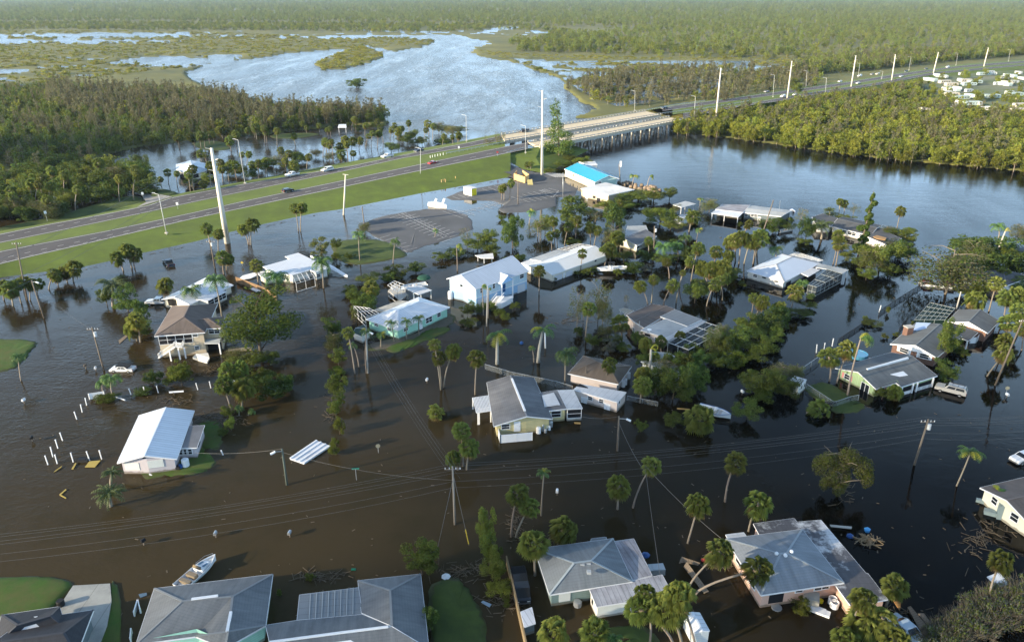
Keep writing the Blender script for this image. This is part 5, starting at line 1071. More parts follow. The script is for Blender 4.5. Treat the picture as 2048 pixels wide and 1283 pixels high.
# ------------------------------------------------------------------ vehicles
def paint(n, c): return mat('car_paint_'+n, c, .25, .03, 1, spec=.6)
def car_meshes(kind, pm_):
    """local x forward, metres"""
    L_, W_, Hh = {'sedan': (4.7, 1.8, 1.42), 'suv': (5.1, 1.95, 1.85), 'pickup': (5.8, 2.0, 1.85), 'hatch': (4.2, 1.75, 1.5)}[kind]
    prof = {'sedan': [(-.5, .35), (-.5, .62), (-.46, .70), (-.30, .73), (-.17, 1.0), (.10, 1.0), (.24, .70), (.46, .60), (.5, .45), (.5, .25)],
            'hatch': [(-.5, .35), (-.5, .62), (-.46, .78), (-.38, .98), (.08, 1.0), (.24, .70), (.46, .60), (.5, .45), (.5, .25)],
            'suv': [(-.5, .3), (-.5, .6), (-.48, .8), (-.43, 1.0), (.10, 1.0), (.21, .68), (.46, .62), (.5, .5), (.5, .28)],
            'pickup': [(-.5, .35), (-.5, .62), (-.16, .62), (-.14, .98), (.10, 1.0), (.19, .68), (.46, .64), (.5, .52), (.5, .3)]}[kind]
    beltz = .64*Hh; b = MB(); n = len(prof)
    def half(x, z):      # tumblehome above the belt
        s_ = W_/2*(1-.10*max(0, abs(x)-.40)/.1); return s_*(1 if z <= .66 else 1-.42*(z-.66))
    P1 = [Vector((x*L_, -half(x, z), z*Hh)) for x, z in prof]; P2 = [Vector((x*L_, half(x, z), z*Hh)) for x, z in prof]
    b.poly(P1[::-1]); b.poly(P2)
    for i in range(n): b.poly([P1[i], P1[(i+1) % n], P2[(i+1) % n], P2[i]])
    if kind == 'pickup': pass
    body = b.mesh('body', [pm_]); g = MB(); ri = [i for i, (x, z) in enumerate(prof) if z > .9]; i0, i1 = ri[0], ri[-1]
    bk, fk = prof[i0-1], prof[i1+1]
    for s_ in (-1, 1):     # side glass
        A = Vector((prof[i0][0]*L_+.12, 0, .95*Hh)); B = Vector((prof[i1][0]*L_-.12, 0, .95*Hh)); D = Vector((fk[0]*L_-.35, 0, .70*Hh)); E = Vector((bk[0]*L_+.25, 0, .70*Hh))
        q_ = [Vector((v.x, s_*(half(v.x/L_, v.z/Hh)+.012), v.z)) for v in (A, B, D, E)]; m1 = .52
        pA, pE = q_[0].lerp(q_[1], m1-.02), q_[3].lerp(q_[2], m1-.02); pB, pD = q_[0].lerp(q_[1], m1+.02), q_[3].lerp(q_[2], m1+.02)
        g.poly([q_[0], pA, pE, q_[3]]); g.poly([pB, q_[1], q_[2], pD])
    def screen(p, q_):
        a, c = Vector((p[0]*L_, 0, p[1]*Hh)), Vector((q_[0]*L_, 0, q_[1]*Hh)); a, c = a.lerp(c, .08), a.lerp(c, .92); nrm = Vector((-(c-a).z, 0, (c-a).x)).normalized()*.015
        if nrm.z < 0: nrm = -nrm
        wa, wc = half(p[0], p[1])*.86, half(q_[0], q_[1])*.86; a += nrm; c += nrm
        g.poly([a+Vector((0, -wa, 0)), a+Vector((0, wa, 0)), c+Vector((0, wc, 0)), c+Vector((0, -wc, 0))])
    screen(prof[i0], bk); screen(prof[i1], fk)
    glass = g.mesh('window', [M_glass]); wh = MB(); wh.tube([(0, -.12, 0), (0, .12, 0)], .36, 14); wh.tube([(0, -.13, 0), (0, .13, 0)], .2, 10, 1); wheel = wh.mesh('wheel', [M_black, M_galv])
    lt = MB(); lt.box((0, 0, 0), (.06, .36, .14)); lamp = lt.mesh('headlight', [mat('lamp_lens', (.7, .7, .66), .15)]); lr = lt.mesh('tail_light', [mat('tail_lens', (.35, .01, .01), .2)])
    br = MB(); br.box((0, 0, 0), (.12, W_*.9, .2)); bump_ = br.mesh('bumper', [mat('bumper_grey', (.12, .12, .12), .5)])
    return L_, W_, Hh, body, glass, wheel, lamp, lr, bump_
CAR = {}
def car(kind, colname, col, x, y, rz, label, z=.0, parts=True, group=None, tilt=0, px=True, cat='car', extra=None):
    key = kind+colname
    if key not in CAR: CAR[key] = car_meshes(kind, paint(colname, col))
    L_, W_, Hh, body, glass, wheel, lamp, lr, bump_ = CAR[key]; p = P(x, y, z)
    t = thing({'sedan': 'parked_car', 'suv': 'parked_suv', 'pickup': 'pickup_truck', 'hatch': 'parked_car'}[kind] if z < 1 else {'sedan': 'car', 'suv': 'suv', 'pickup': 'pickup_truck', 'hatch': 'car'}[kind], label, cat, p, group, rz); t.rotation_euler = (0, tilt, rz)
    child('body', body, t); child('window', glass, t)
    for sx in (-1, 1):
        for sy in (-1, 1): o = child('wheel', wheel, t); o.location = (sx*L_*.31, sy*(W_/2-.12), .34)
    for sy in (-1, 1):
        o = child('headlight', lamp, t); o.location = (L_*.5-.01, sy*W_*.33, .44*Hh); o = child('tail_light', lr, t); o.location = (-L_*.5+.0, sy*W_*.38, .52*Hh)
    for sx in (-1, 1): o = child('bumper', bump_, t); o.location = (sx*L_*.5, 0, .30*Hh)
    if kind == 'pickup':
        m = MB(); m.box((-L_*.325, 0, .623*Hh), (L_*.31, W_*.84, .02)); m.build('cargo_bed', [M_dark], t, off=(0, 0, 0))
    if extra == 'soft':
        m = MB(); m.box((-.35, 0, Hh*1.0), (2.7, W_*.86, .16)); m.build('soft_top', [M_black], t, off=(0, 0, 0))
    if extra == 'rack':
        m = MB()
        for s_ in (-1, 1): m.bar((-2.1, s_*.65, Hh+.06), (.3, s_*.65, Hh+.06), .06)
        for i in range(3): m.bar((-1.9+i*.9, -.65, Hh+.08), (-1.9+i*.9, .65, Hh+.08), .05)
        m.build('roof_rack', [M_black], t, off=(0, 0, 0))
    return t
wc = (.72, .72, .72); RA = radians(24)
def hdg(x1, y1, x2, y2, z): d = P(x2, y2, z)-P(x1, y1, z); return math.atan2(d.y, d.x)
gh = 'vehicles driving on the highway'
rw = hdg(800, 311, 600, 352, 3); re_ = hdg(500, 402, 700, 358, 3)
car('pickup', 'white', wc, 585, 352.5, rw, 'white pickup truck driving on the far carriageway behind a white wagon', 2.1, group=gh, cat='pickup truck'); car('suv', 'silverwhite', (.6, .6, .57), 655, 343, rw, 'silver-white wagon just behind the white pickup in the left part of the highway', 2.3, group=gh)
car('hatch', 'black', (.02, .022, .025), 576, 384, re_, 'black hatchback alone on the near carriageway', 2.1, group=gh); car('pickup', 'white', wc, 775, 315.5, rw, 'white pickup with cargo bed near the slim lamp post', 3.0, group=gh, cat='pickup truck')
car('sedan', 'navy', (.015, .02, .035), 838, 303.5, rw, 'dark blue sedan on the far carriageway right of a white pickup', 3.4, group=gh); car('sedan', 'red', (.28, .02, .02), 866, 328.5, re_, 'red sedan driving on the near carriageway', 3.3, group=gh)
car('pickup', 'darkblue', (.02, .03, .05), 1048, 264, hdg(1150, 246, 1030, 270, 5.2), 'dark blue pickup crossing the far bridge', 5.27, group=gh, cat='pickup truck')
for i, (x, y, k, cn, c, lb) in enumerate(((1329, 218, 'sedan', 'navy', (.015, .02, .035), 'dark sedan just past the bridge on the far side'), (1533, 185, 'sedan', 'grey', (.3, .3, .32), 'grey car near the second lone pole beyond the bridge'), (1566, 195, 'suv', 'white', wc, 'white suv by the small round trees of the median'),
    (1680, 164.5, 'sedan', 'white', wc, 'white car under the third tall far pole'), (1719, 153.5, 'suv', 'white', wc, 'white suv first in the far queue'), (1744, 150, 'sedan', 'grey', (.3, .3, .32), 'grey car second in the far queue'), (1755, 150, 'suv', 'cream', (.6, .55, .45), 'cream suv third in the far queue'), (1812, 144, 'sedan', 'navy', (.015, .02, .035), 'dark car passing the fourth far pole'),
    (1802, 154.5, 'sedan', 'silverwhite', (.6, .6, .57), 'silver car on the near lanes by the trailer park'), (1852, 139, 'sedan', 'navy', (.015, .02, .035), 'dark car near the fifth far pole'), (1895, 136, 'suv', 'white', wc, 'white suv far up the highway'), (1716, 168, 'sedan', 'white', wc, 'white car on the near lanes below the queue'), (1590, 191, 'sedan', 'silverwhite', (.6, .6, .57), 'silver car on the near lanes by the median trees'))):
    car(k, cn, c, x, y, hdg(1900, 137, 1500, 195, 3), lb, zb(x)+.03, group=gh)
gf = 'vehicles standing in the flood'
car('pickup', 'darkblue', (.02, .03, .05), 338, 531, radians(128), 'dark blue pickup standing door-deep in open floodwater', -.35, group=gf, cat='pickup truck'); car('pickup', 'white', wc, 318, 609, radians(182), 'white pickup under a cream carport roof, bonnet to the left', -.3, group=gf, cat='pickup truck')
car('sedan', 'white', wc, 247, 743, radians(176), 'white convertible with black soft top in water beyond a palm', -.35, group=gf, extra='soft'); car('suv', 'beigesilver', (.48, .46, .42), 1900, 786, radians(143), 'silver-beige suv with roof rails parked in water by the green house', -.3, group=gf, extra='rack')
car('pickup', 'black', (.012, .014, .018), 1041, 1178, radians(-84), 'black pickup with blue-tinted windscreen between fence and sage house', -.25, group=gf, cat='pickup truck'); car('sedan', 'paleblue', (.42, .50, .56), 1811, 1268, radians(-68), 'pale blue sedan with an open bonnet under the palms', -.1, group=gf)
car('sedan', 'white', wc, 2047, 921, radians(200), 'white car cut off by the right edge', -.1, group=gf)
# ------------------------------------------------------------------ boats
def boat(label, x, y, rz, L_, W_, kind='console', z=.1, group='stranded boats', roll=0, name='boat'):
    p = P(x, y, z); t = thing(name, label, 'boat', p, group, rz); t.rotation_euler = (roll, 0, rz); hl = MB(); n = 10; secs = []
    for i in range(n+1):
        f = i/n; x_ = (f-.5)*L_; w_ = W_/2*(1 if f < .45 else max(.02, 1-((f-.45)/.55)**2.2)); sh = .75+.25*f**2
        secs.append([Vector((x_, -w_, sh)), Vector((x_, -w_*.8, .25)), Vector((x_, 0, -.1+.35*max(0, f-.7))), Vector((x_, w_*.8, .25)), Vector((x_, w_, sh))])
    for a, b in zip(secs, secs[1:]):
        for k in range(4): hl.poly([a[k], b[k], b[k+1], a[k+1]])
    hl.poly(secs[0][::-1]); hl.build('hull', [M_white], t, off=(0, 0, 0), smooth=False)
    dk = MB()
    for i in range(n): a, b = secs[i], secs[i+1]; zz = .5 if i < n*.62 else .72; dk.poly([Vector((a[0].x, a[0].y*.86, zz)), Vector((b[0].x, b[0].y*.86, zz)), Vector((b[4].x, b[4].y*.86, zz)), Vector((a[4].x, a[4].y*.86, zz))])
    dk.build('deck', [mat('boat_deck', (.66, .66, .64), .7)], t, off=(0, 0, 0))
    gn = MB()
    for s_ in (0, 4): gn.tube([s[s_] for s in secs], .05, 5)
    gn.build('gunwale', [M_white if kind != 'blue' else mat('blue_trim', (.05, .16, .4), .5)], t, off=(0, 0, 0))
    if kind == 'console':
        c = MB(); c.box((0, 0, .95), (.8, .7, .9)); c.build('console', [M_white], t, off=(0, 0, 0)); w_ = MB(); w_.box((.3, 0, 1.5), (.06, .7, .35), 0, ax=(1, 0, -.4)); w_.build('windscreen', [M_glass], t, off=(0, 0, 0))
        tt = MB(); [tt.bar((a, b, .5), (a*.8, b, 2.2), .05) for a in (-.7, .6) for b in (-.55, .55)]; tt.build('t_top_frame', [M_galv], t, off=(0, 0, 0)); ct = MB(); ct.box((0, 0, 2.22), (1.9, 1.4, .07)); ct.build('t_top', [M_black], t, off=(0, 0, 0))
    elif kind == 'cuddy':
        c = MB(); c.add([(0, -.8, .5), (1.9, -.45, .75), (1.9, .45, .75), (0, .8, .5), (.1, -.7, 1.15), (1.6, -.35, .95), (1.6, .35, .95), (.1, .7, 1.15)], [(4, 5, 6, 7), (0, 1, 5, 4), (1, 2, 6, 5), (2, 3, 7, 6), (3, 0, 4, 7)]); c.build('cabin', [M_white], t, off=(0, 0, 0))
        h_ = MB(); [h_.box((.95, s_*.38, 1.09), (.8, .3, .04), 0, ax=(1, 0, -.13)) for s_ in (-1, 1)]; h_.build('deck_hatch', [mat('blue_hatch', (.06, .15, .25), .3)], t, off=(0, 0, 0)); s_ = MB(); s_.box((-.9, 0, .75), (.6, 1.4, .5)); s_.box((-2.0, 0, .7), (.5, 1.6, .4)); s_.build('seat', [mat('tan_seat', (.24, .19, .13), .7)], t, off=(0, 0, 0))
        r_ = MB(); r_.tube([(.6, -.85, 1.2), (1.9, -.6, 1.35), (2.7, 0, 1.4), (1.9, .6, 1.35), (.6, .85, 1.2)], .025, 4); r_.build('bow_rail', [M_galv], t, off=(0, 0, 0)); w_ = MB(); w_.box((0, 0, 1.3), (.06, 1.3, .4), 0, ax=(1, 0, -.5)); w_.build('windscreen', [M_glass], t, off=(0, 0, 0))
    else:
        s_ = MB()
        for a in (-.8, .3, 1.1): s_.box((a, 0, .62), (.4, W_*.6, .3))
        s_.build('seat', [mat('pale_seat', (.5, .45, .4), .7)], t, off=(0, 0, 0)); c = MB(); c.box((.1, .5, .9), (.5, .5, .5)); c.build('console', [M_white], t, off=(0, 0, 0))
    ob = MB(); ob.box((-L_/2-.2, 0, .8), (.45, .4, .55)); ob.box((-L_/2-.2, 0, .2), (.15, .14, .9)); ob.build('outboard_motor', [M_white if kind == 'console' else M_black], t, off=(0, 0, 0))
    return t
boat('white cabin motorboat with blue hatches floating against the grey roof', 397, 1150, radians(66), 6.0, 2.05, 'cuddy'); boat('white centre-console boat with black top on its trailer', 1222, 541, radians(188), 7.6, 2.6, 'console', .5)
boat('open blue-rimmed boat full of clutter between bushes', 1428, 828, radians(-32), 5.8, 2.4, 'blue', roll=.08); boat('white runabout with a green cover on the dock lift', 828, 576, radians(205), 6.5, 2.3, 'open', 1.6); boat('small blue-hulled skiff behind the river-edge house', 1584, 426, radians(80), 4.0, 1.7, 'blue', .8)
boat('white boat washed into the trees of the far river bank', 1186, 201, radians(110), 6, 2.2, 'open', .3); boat('long dark canoe-like skiff among bushes by the bushy palm', 1572, 464, radians(25), 5.5, 1.2, 'open', -.1)
cv = thing('boat_cover', 'green boat cover on the boat at the dock lift', 'cover', P(848, 556, 3)); lc = leaf_cloud
m_ = MB(); m_.lathe(P(848, 556, 2.9), [(1.7, 0), (1.5, .4), (.8, .7)], 12); m_.build('canvas', [mat('green_canvas', (.02, .07, .045), .9)], cv)
pt = thing('pontoon_boat', 'white pontoon boat with dark red seats moored by the brown tree', 'boat', P(1876, 572, 0), 'stranded boats', radians(-14))
for s_ in (-1, 1): m_ = MB(); m_.tube([(-4.2, s_*1, .25), (3.6, s_*1, .25), (4.3, s_*1, .45)], [.35, .35, .1], 10); m_.build('pontoon', [M_white], pt, off=(0, 0, 0))
m_ = MB(); m_.box((0, 0, .65), (8, 2.5, .12)); m_.build('deck', [M_conc], pt, off=(0, 0, 0)); m_ = MB(); [m_.box((a, b, .98), (2.2, .55, .5)) for a in (-2.4, 2.4) for b in (-.85, .85)]; m_.build('seat', [mat('dark_red_vinyl', (.12, .03, .03), .6)], pt, off=(0, 0, 0))
m_ = MB(); [m_.bar((-3.9, s_*1.22, 1.3), (3.9, s_*1.22, 1.3), .06) for s_ in (-1, 1)]; [m_.bar((-3.9+i*1.3, s_*1.22, .7), (-3.9+i*1.3, s_*1.22, 1.3), .05) for i in range(7) for s_ in (-1, 1)]; m_.build('railing', [M_galv], pt, off=(0, 0, 0))
# floating white dock panel, sunken planter boat form on the car park
fd = thing('floating_roof_panel', 'long white ribbed roof panel floating beside the hedge row', 'roof panel', P(620, 902, 0)); q_ = [P(580, 916, .22), P(633, 880, .28), P(661, 891, .22), P(608, 926, .2)]
m_ = MB(); m_.poly(q_); m_.poly([v-Vector((0, 0, .25)) for v in q_[::-1]]); [m_.poly([q_[i], q_[i]-Vector((0, 0, .25)), q_[(i+1) % 4]-Vector((0, 0, .25)), q_[(i+1) % 4]]) for i in range(4)]; m_.build('panel', [mat('floating_panel_white', (.62, .66, .72), .7, .15, .6, col2=(.35, .37, .42), thr=.6)], fd)
m_ = MB()
for f in (.02, .33, .66, .98): m_.bar(q_[0].lerp(q_[3], f)+Vector((0, 0, .06)), q_[1].lerp(q_[2], f)+Vector((0, 0, .06)), .25, 0, .14)
m_.build('rib', [M_white], fd)
pb = thing('planter_island', 'white curved planter rim with two upturned fins in the flooded car park', 'planter', P(875, 412, 0)); ctr = [P(855.5, 409, .5), P(862, 410.5, .5), P(880, 413.5, .5), P(893, 414, .5), P(893, 411, .5), P(870, 405, .5), P(856, 406, .5)]
m_ = MB(); m_.prism([(v.x, v.y) for v in ctr], -.3, 1.0); m_.build('basin', [M_white], pb)
for x in (868, 884): a_ = P(x, 410, .9); m_ = MB(); m_.box(a_+Vector((.4, 0, 1.1)), (.7, .25, 2.6), 0, ax=(1, 0, -.4)); m_.build('fin', [M_white], pb)
# ------------------------------------------------------------------ poles, lamps, signs, wires
TOPS = {}
def pole(key, name, label, cat, bx_, by, tx, ty, r0, r1, m, z0=0., group=None, n=8):
    b = P(bx_, by, z0); tp_ = TOP(b, tx, ty); t = thing(name, label, cat, b, group); mb = MB(); mb.tube([b-Vector((0, 0, 1)), tp_], [r0, r1], n); mb.build('pole', [m], t, smooth=True); TOPS[key] = tp_; return t, b, tp_
g_t = 'tall white transmission poles along the highway'; M_tp = mat('spun_concrete', (.60, .56, .48), .8, .08, .3)
tl = [(455, 486, 423, 296, 0, 'thickest white transmission pole, at the verge beside the palms'), (1084, 350, 1085, 181, .2, 'white transmission pole by the bridge head'), (1431, 246, 1442, 136, .6, 'white transmission pole beyond the bridge on the mangrove side'), (1574, 201, 1584, 122, 1, 'white transmission pole rising behind the round median trees'),
      (1702, 177, 1712, 111, 1, 'white transmission pole below the car queue'), (1783, 164, 1791, 109, 1, 'white transmission pole left of the trailer park'), (1866, 149, 1877, 104.5, 1, 'white transmission pole above the trailer park'), (1967, 136, 1977, 95.5, 1, 'farthest white transmission pole')]
for i, (a, b, c, d, z, lb) in enumerate(tl):
    t, pb_, tp_ = pole('T%d' % i, 'transmission_pole', lb, 'pole', a, b, c, d, .85 if i == 0 else .6, .42 if i == 0 else .3, M_tp, z, g_t)
    ar = MB()
    for k in range(3): q_ = tp_+Vector((0, 0, -.4-3.0*k)); ar.bar(q_, q_+Vector((-1.6 if k % 2 == 0 else 1.6, -.5, .5)), .16)
    ar.build('insulator_arm', [M_tp], t)
t, b_, tp_ = pole('W0', 'utility_pole', 'short leaning pale pole on the grass verge with a small crossarm', 'pole', 686.5, 430, 691, 349, .32, .2, M_tp, 0, 'utility poles'); ar = MB(); ar.bar(tp_+Vector((-.9, 0, .1)), tp_+Vector((.9, 0, -.1)), .15); ar.build('crossarm', [M_tp], t)
def lampp(bx_, by, tx, ty, z, lb, arm=1.6, both=False):
    t, b, tp_ = pole('L', 'street_lamp', lb, 'street lamp', bx_, by, tx, ty, .12, .07, mat('lamp_pole_grey', (.5, .51, .5), .6), z, 'street lamps along the highway'); bs = MB(); bs.box(b+Vector((0, 0, .1)), (.8, .8, .3)); bs.build('base', [M_conc], t)
    a = MB(); a.bar(tp_, tp_+Vector((-arm, .8, .25)), .09); a.build('arm', [M_galv], t); h_ = MB(); h_.box(tp_+Vector((-arm-.3, .95, .25)), (.8, .35, .18)); h_.build('lamp_head', [M_galv], t)
for a in ((333, 466, 317, 389, 1.6, 'slim street lamp on the near verge left of the thickest pole'), (490, 366, 476, 280, 2.1, 'tall slim street lamp on the far verge'), (840.5, 350, 841, 297, 2.6, 'street lamp on the near verge right of the red car'), (933, 281, 932, 231, 4.6, 'street lamp on the far verge before the bridge'), (1051, 305, 1051, 252, 4.4, 'street lamp on the bank at the bridge head'),
          (1269.5, 221, 1270, 182, 5, 'street lamp on the far side past the bridge'), (1388, 235, 1391, 193, 5, 'street lamp by the pole beyond the bridge'), (1546, 194, 1549, 150, 3, 'street lamp near the round median trees'), (1612, 172, 1614, 142, 3, 'street lamp above the round median trees'), (1651, 186, 1653, 156, 3, 'street lamp on the near lanes left of the queue'), (1716, 153, 1720, 127, 3, 'street lamp at the queue'), (1818, 140, 1822, 114, 3, 'street lamp past the fourth far pole'), (1912, 130, 1916, 107, 3, 'street lamp past the fifth far pole'), (2017, 122, 2021, 100, 3, 'farthest street lamp on the right'), (1763, 157, 1766, 143, 3, 'short street lamp at the near lanes')): lampp(*a)
def upole(key, label, bx_, by, tx, ty, arm=1.1, trans=False, lamp=0, m=None, z=0, cross=True, r=.15):
    t, b, tp_ = pole(key, 'utility_pole', label, 'utility pole', bx_, by, tx, ty, r*1.25, r*.85, m or M_pole, z, 'utility poles')
    if cross:
        a = MB(); a.bar(tp_+Vector((-arm, 0, -.5)), tp_+Vector((arm, .2, -.5)), .12); a.build('crossarm', [M_pole], t)
        i_ = MB(); [i_.tube([tp_+Vector((x, 0, -.45)), tp_+Vector((x, 0, -.2))], .05, 5) for x in (-arm*.9, -arm*.4, arm*.4, arm*.9)]; i_.build('insulators', [M_white], t)
    if trans: c = MB(); q_ = tp_.lerp(b, .2)+Vector((.35, -.2, 0)); c.tube([q_, q_+Vector((0, 0, .9))], .27, 10); c.build('transformer', [mat('transformer_grey', (.5, .53, .55), .5)], t)
    if lamp: a = MB(); q_ = tp_-Vector((0, 0, .4)); e = q_+Vector((lamp, -.5, .2)); a.bar(q_, e, .07); a.build('lamp_arm', [M_galv], t); h_ = MB(); h_.box(e+Vector((lamp*.2, -.1, -.1)), (.75, .3, .2), 0, ax=(lamp, -.4, -.4)); h_.build('lamp_head', [M_white], t)
upole('a', 'wooden utility pole with crossarm where the street wires meet', 910, 1048, 905, 932, trans=False, m=mat('grey_brown_pole', (.26, .23, .19), .9, .2, 2)); upole('b', 'dark lamp pole beside the floating roof panel', 574, 969, 564, 897, lamp=-1.0, cross=False, m=mat('dark_green_pole', (.09, .11, .09), .9)); upole('c', 'reddish lamp pole between long shed and street', 1235, 901, 1238, 832, lamp=1.2, cross=False)
upole('d', 'wooden pole with red-rusted transformer on the right side of the street', 1828, 929, 1857, 838, trans=True); upole('e', 'utility pole with light grey transformer beside the white convertible', 208, 739, 184, 654, trans=True); upole('f', 'tall wooden pole rising from the palm clump at the verge', 54, 600, 32, 484)
upole('g', 'leaning pole with street lamp head in the left water', 89, 636, 63, 560, cross=False, lamp=1.3); upole('h', 'wooden pole with white transformer above the three verge palms', 430, 536, 420, 480, trans=True); upole('i', 'thin wooden pole left of the car park', 730, 456, 724, 413, cross=False); upole('j', 'concrete pole among the palms left of the mint house', 735, 746, 732, 660, cross=False, m=M_conc, lamp=.9)
upole('k', 'pole with white transformer beside the grey-roofed cream house', 1308, 508, 1309, 452, trans=True, cross=False); upole('l', 'thin pole leaning behind the white hip-roofed house', 1512, 503, 1547, 400, cross=False); upole('m', 'leaning wooden pole near the silver-beige suv', 1989, 770, 2046, 638, cross=True, arm=.6); upole('n', 'pole beside the turquoise-roofed restaurant', 1241, 363, 1238, 328, cross=False, z=.3)
upole('o', 'lamp pole on the car park beside two palms', 1036, 408, 1036, 363, cross=False, z=.2); upole('p', 'thin pole in the car park before the restaurant', 1126, 397, 1126, 345, cross=False, m=M_galv, z=.2, r=.1); upole('q', 'weathered short pole at the corner of the long shed', 1173, 771, 1172, 733, cross=False, r=.12); upole('r', 'bare broken pole trunk right of the royal palm', 1091, 696, 1090, 665, cross=False, m=M_white)
upole('s', 'snapped grey pole beside the snapped palm by the blue house', 973, 652, 975, 572, cross=False, m=M_conc, r=.13); upole('t', 'short lamp pole left of the small brick garage', 1913, 617, 1922, 583, cross=False, m=M_conc)
TOPS['w0'] = P(-200, 1093, 8.5); TOPS['e0'] = P(2300, 800, 8.5); TOPS['n0'] = P(760, 700, 7.6); TOPS['x1'] = P(2048, 700, 6); TOPS['hs'] = P(390, 905, 2.4); TOPS['hc'] = P(1160, 832, 2.5); TOPS['sg'] = P(1322, 1162, 2.5); TOPS['pk'] = P(1454, 1085, 2.6); TOPS['palm'] = P(1290, 930, 8)
def wire(a, b, off=(0, 0, 0), sag=1.2, r=.011, label='', n=14, off2=None):
    p, q_ = TOPS[a]+Vector(off), TOPS[b]+Vector(off2 if off2 is not None else off); mb = MB(); mb.tube([p.lerp(q_, i/n)-Vector((0, 0, sag*4*(i/n)*(1-i/n))) for i in range(n+1)], r, 3, cap=False)
    o = mb.build('power_line', [M_wire]); tag(o, label, 'power line', 'overhead wires')
nm_ = {'w0': 'the west edge', 'e0': 'the east edge', 'a': 'the wire-hub pole', 'd': 'the rusty transformer pole', 'j': 'the pole left of the mint house', 'e': 'the pole by the white convertible', 'g': 'the leaning lamp pole'}
for i, (o_, s_) in enumerate((((-1, 0, -.3), 1.0), ((-.4, 0, -.3), 1.1), ((.4, 0, -.3), 1.2), ((.9, 0, -.3), 1.3), ((0, 0, -2.4), 1.3), ((0, 0, -3.4), 1.5))):
    wire('w0', 'a', (0, o_[0]*1.2, o_[2]), s_, label='%s street wire running to %s' % (ORD[i], nm_['w0'])); wire('a', 'd', (0, o_[0]*1.2, o_[2]), s_*.9, label='%s street wire between the wire-hub pole and the rusty transformer pole' % ORD[i]); wire('d', 'e0', (0, o_[0]*1.2, o_[2]), s_, label='%s street wire running to the east edge' % ORD[i])
for i in range(5): wire('a', 'j', ((i-2)*.5, 0, -.2 if i < 4 else -2), 1.0, label='%s wire from the wire-hub pole to the pole left of the mint house' % ORD[i])
for i in range(3): wire('e', 'g', ((i-1)*.6, 0, -.3-i*.4), .8, label='%s wire from the convertible pole to the leaning lamp pole' % ORD[i])
wire('g', 'f', (0, 0, -.5), .5, label='wire from the leaning lamp pole to the verge pole'); wire('b', 'a', (0, 0, -.6), .9, .016, label='service cable from the dark lamp pole to the wire hub', off2=(0, 0, -2.2)); wire('hs', 'b', (0, 0, 0), .4, .016, label='service cable from the white metal-roofed house'); wire('hc', 'c', (0, 0, 0), .4, .016, label='service cable from the yellow-walled house')
wire('sg', 'palm', (0, 0, 0), .3, .025, label='service cable rising from the sage-green house'); wire('palm', 'pk', (0, 0, 0), .5, .025, label='service cable falling to the pale pink house'); wire('c', 'palm', (0, 0, -1), .5, .025, label='cable from the reddish lamp pole to the street palm'); wire('m', 'x1', (0, 0, -1), .5, label='wire leaving the leaning pole to the right edge')
for a, b in ((0, 1), (1, 2), (2, 3), (3, 4), (4, 5), (5, 6), (6, 7)):
    for k in range(3): wire('T%d' % a, 'T%d' % b, (-1.6 if k % 2 == 0 else 1.6, -.5, .1-3*k), 3.2, .03, label='%s conductor of span %s of the transmission line' % (ORD[k], ORD[a]))
TOPS['Tw'] = P(-300, 640, 26)
for k in range(3): wire('T0', 'Tw', (-1.6 if k % 2 == 0 else 1.6, -.5, .1-3*k), 3.2, .03, label='%s conductor leaving the thickest pole to the west' % ORD[k])
def gw(x1, y1, z1, x2, y2, lb):
    a, b = TOPS['a']-Vector((0, 0, z1)), P(x2, y2, 0); mb = MB(); mb.tube([a, b], .03, 3); o = mb.build('guy_wire', [M_wire]); tag(o, lb, 'guy wire', 'overhead wires'); return a, b
a_, b_ = gw(0, 0, 1, 938, 1090, 'guy wire with yellow sleeve right of the wire-hub pole'); mb = MB(); mb.tube([b_.lerp(a_, .02), b_.lerp(a_, .22)], .07, 5); o = mb.build('guy_sleeve', [mat('yellow_sleeve', (.5, .38, .03), .6)]); tag(o, 'yellow sleeve on the guy wire of the wire-hub pole', 'sleeve'); gw(0, 0, 2, 874, 1100, 'thin guy wire left of the wire-hub pole')
# signs
def sign(label, x, y, h_, kind, rz=0, z=0, name='road_sign'):
    b = P(x, y, z); t = thing(name, label, 'sign', b, 'road signs', rz); m_ = MB(); m_.tube([(0, 0, -.6), (0, 0, h_)], .05, 5); m_.build('post', [M_galv], t, off=(0, 0, 0)); s_ = MB()
    if kind == 'oct': s_.add([(cos(pi/8+k*pi/4)*.38, -.05, h_+sin(pi/8+k*pi/4)*.38) for k in range(8)]+[(cos(pi/8+k*pi/4)*.38, -.02, h_+sin(pi/8+k*pi/4)*.38) for k in range(8)], [tuple(range(8)), tuple(range(8, 16))[::-1]]+[(k, (k+1) % 8, 8+(k+1) % 8, 8+k) for k in range(8)]); mm = mat('sign_back', (.30, .28, .20), .6)
    elif kind == 'street': s_.box((0, 0, h_), (1.1, .05, .22)); mm = mat('street_sign_green', (.02, .20, .15), .5)
    elif kind == 'red': s_.box((0, 0, h_-.2), (.7, .05, .7)); mm = mat('sign_red', (.45, .03, .03), .5)
    elif kind == 'white': s_.box((0, 0, h_-.2), (.7, .05, .9)); mm = M_white
    elif kind == 'yellow': s_.box((0, 0, h_-.2), (.55, .05, .55), 0, ax=(1, 0, 1)); mm = mat('sign_yellow', (.6, .42, .02), .5)
    elif kind == 'bigwhite': s_.box((0, 0, h_-.4), (.7, .06, 2.3)); mm = M_white
    s_.build('sign_plate', [mm], t, off=(0, 0, 0)); return t
sign('back of an octagonal sign right of the floating roof panel', 757, 905, 1.3, 'oct', .3); sign('green street name sign on a thin post in the street', 713, 959, 2.0, 'street', .1, name='street_sign'); sign('back of a tan octagonal sign near the silver-beige suv', 2011, 789, 1.4, 'oct', -.2)
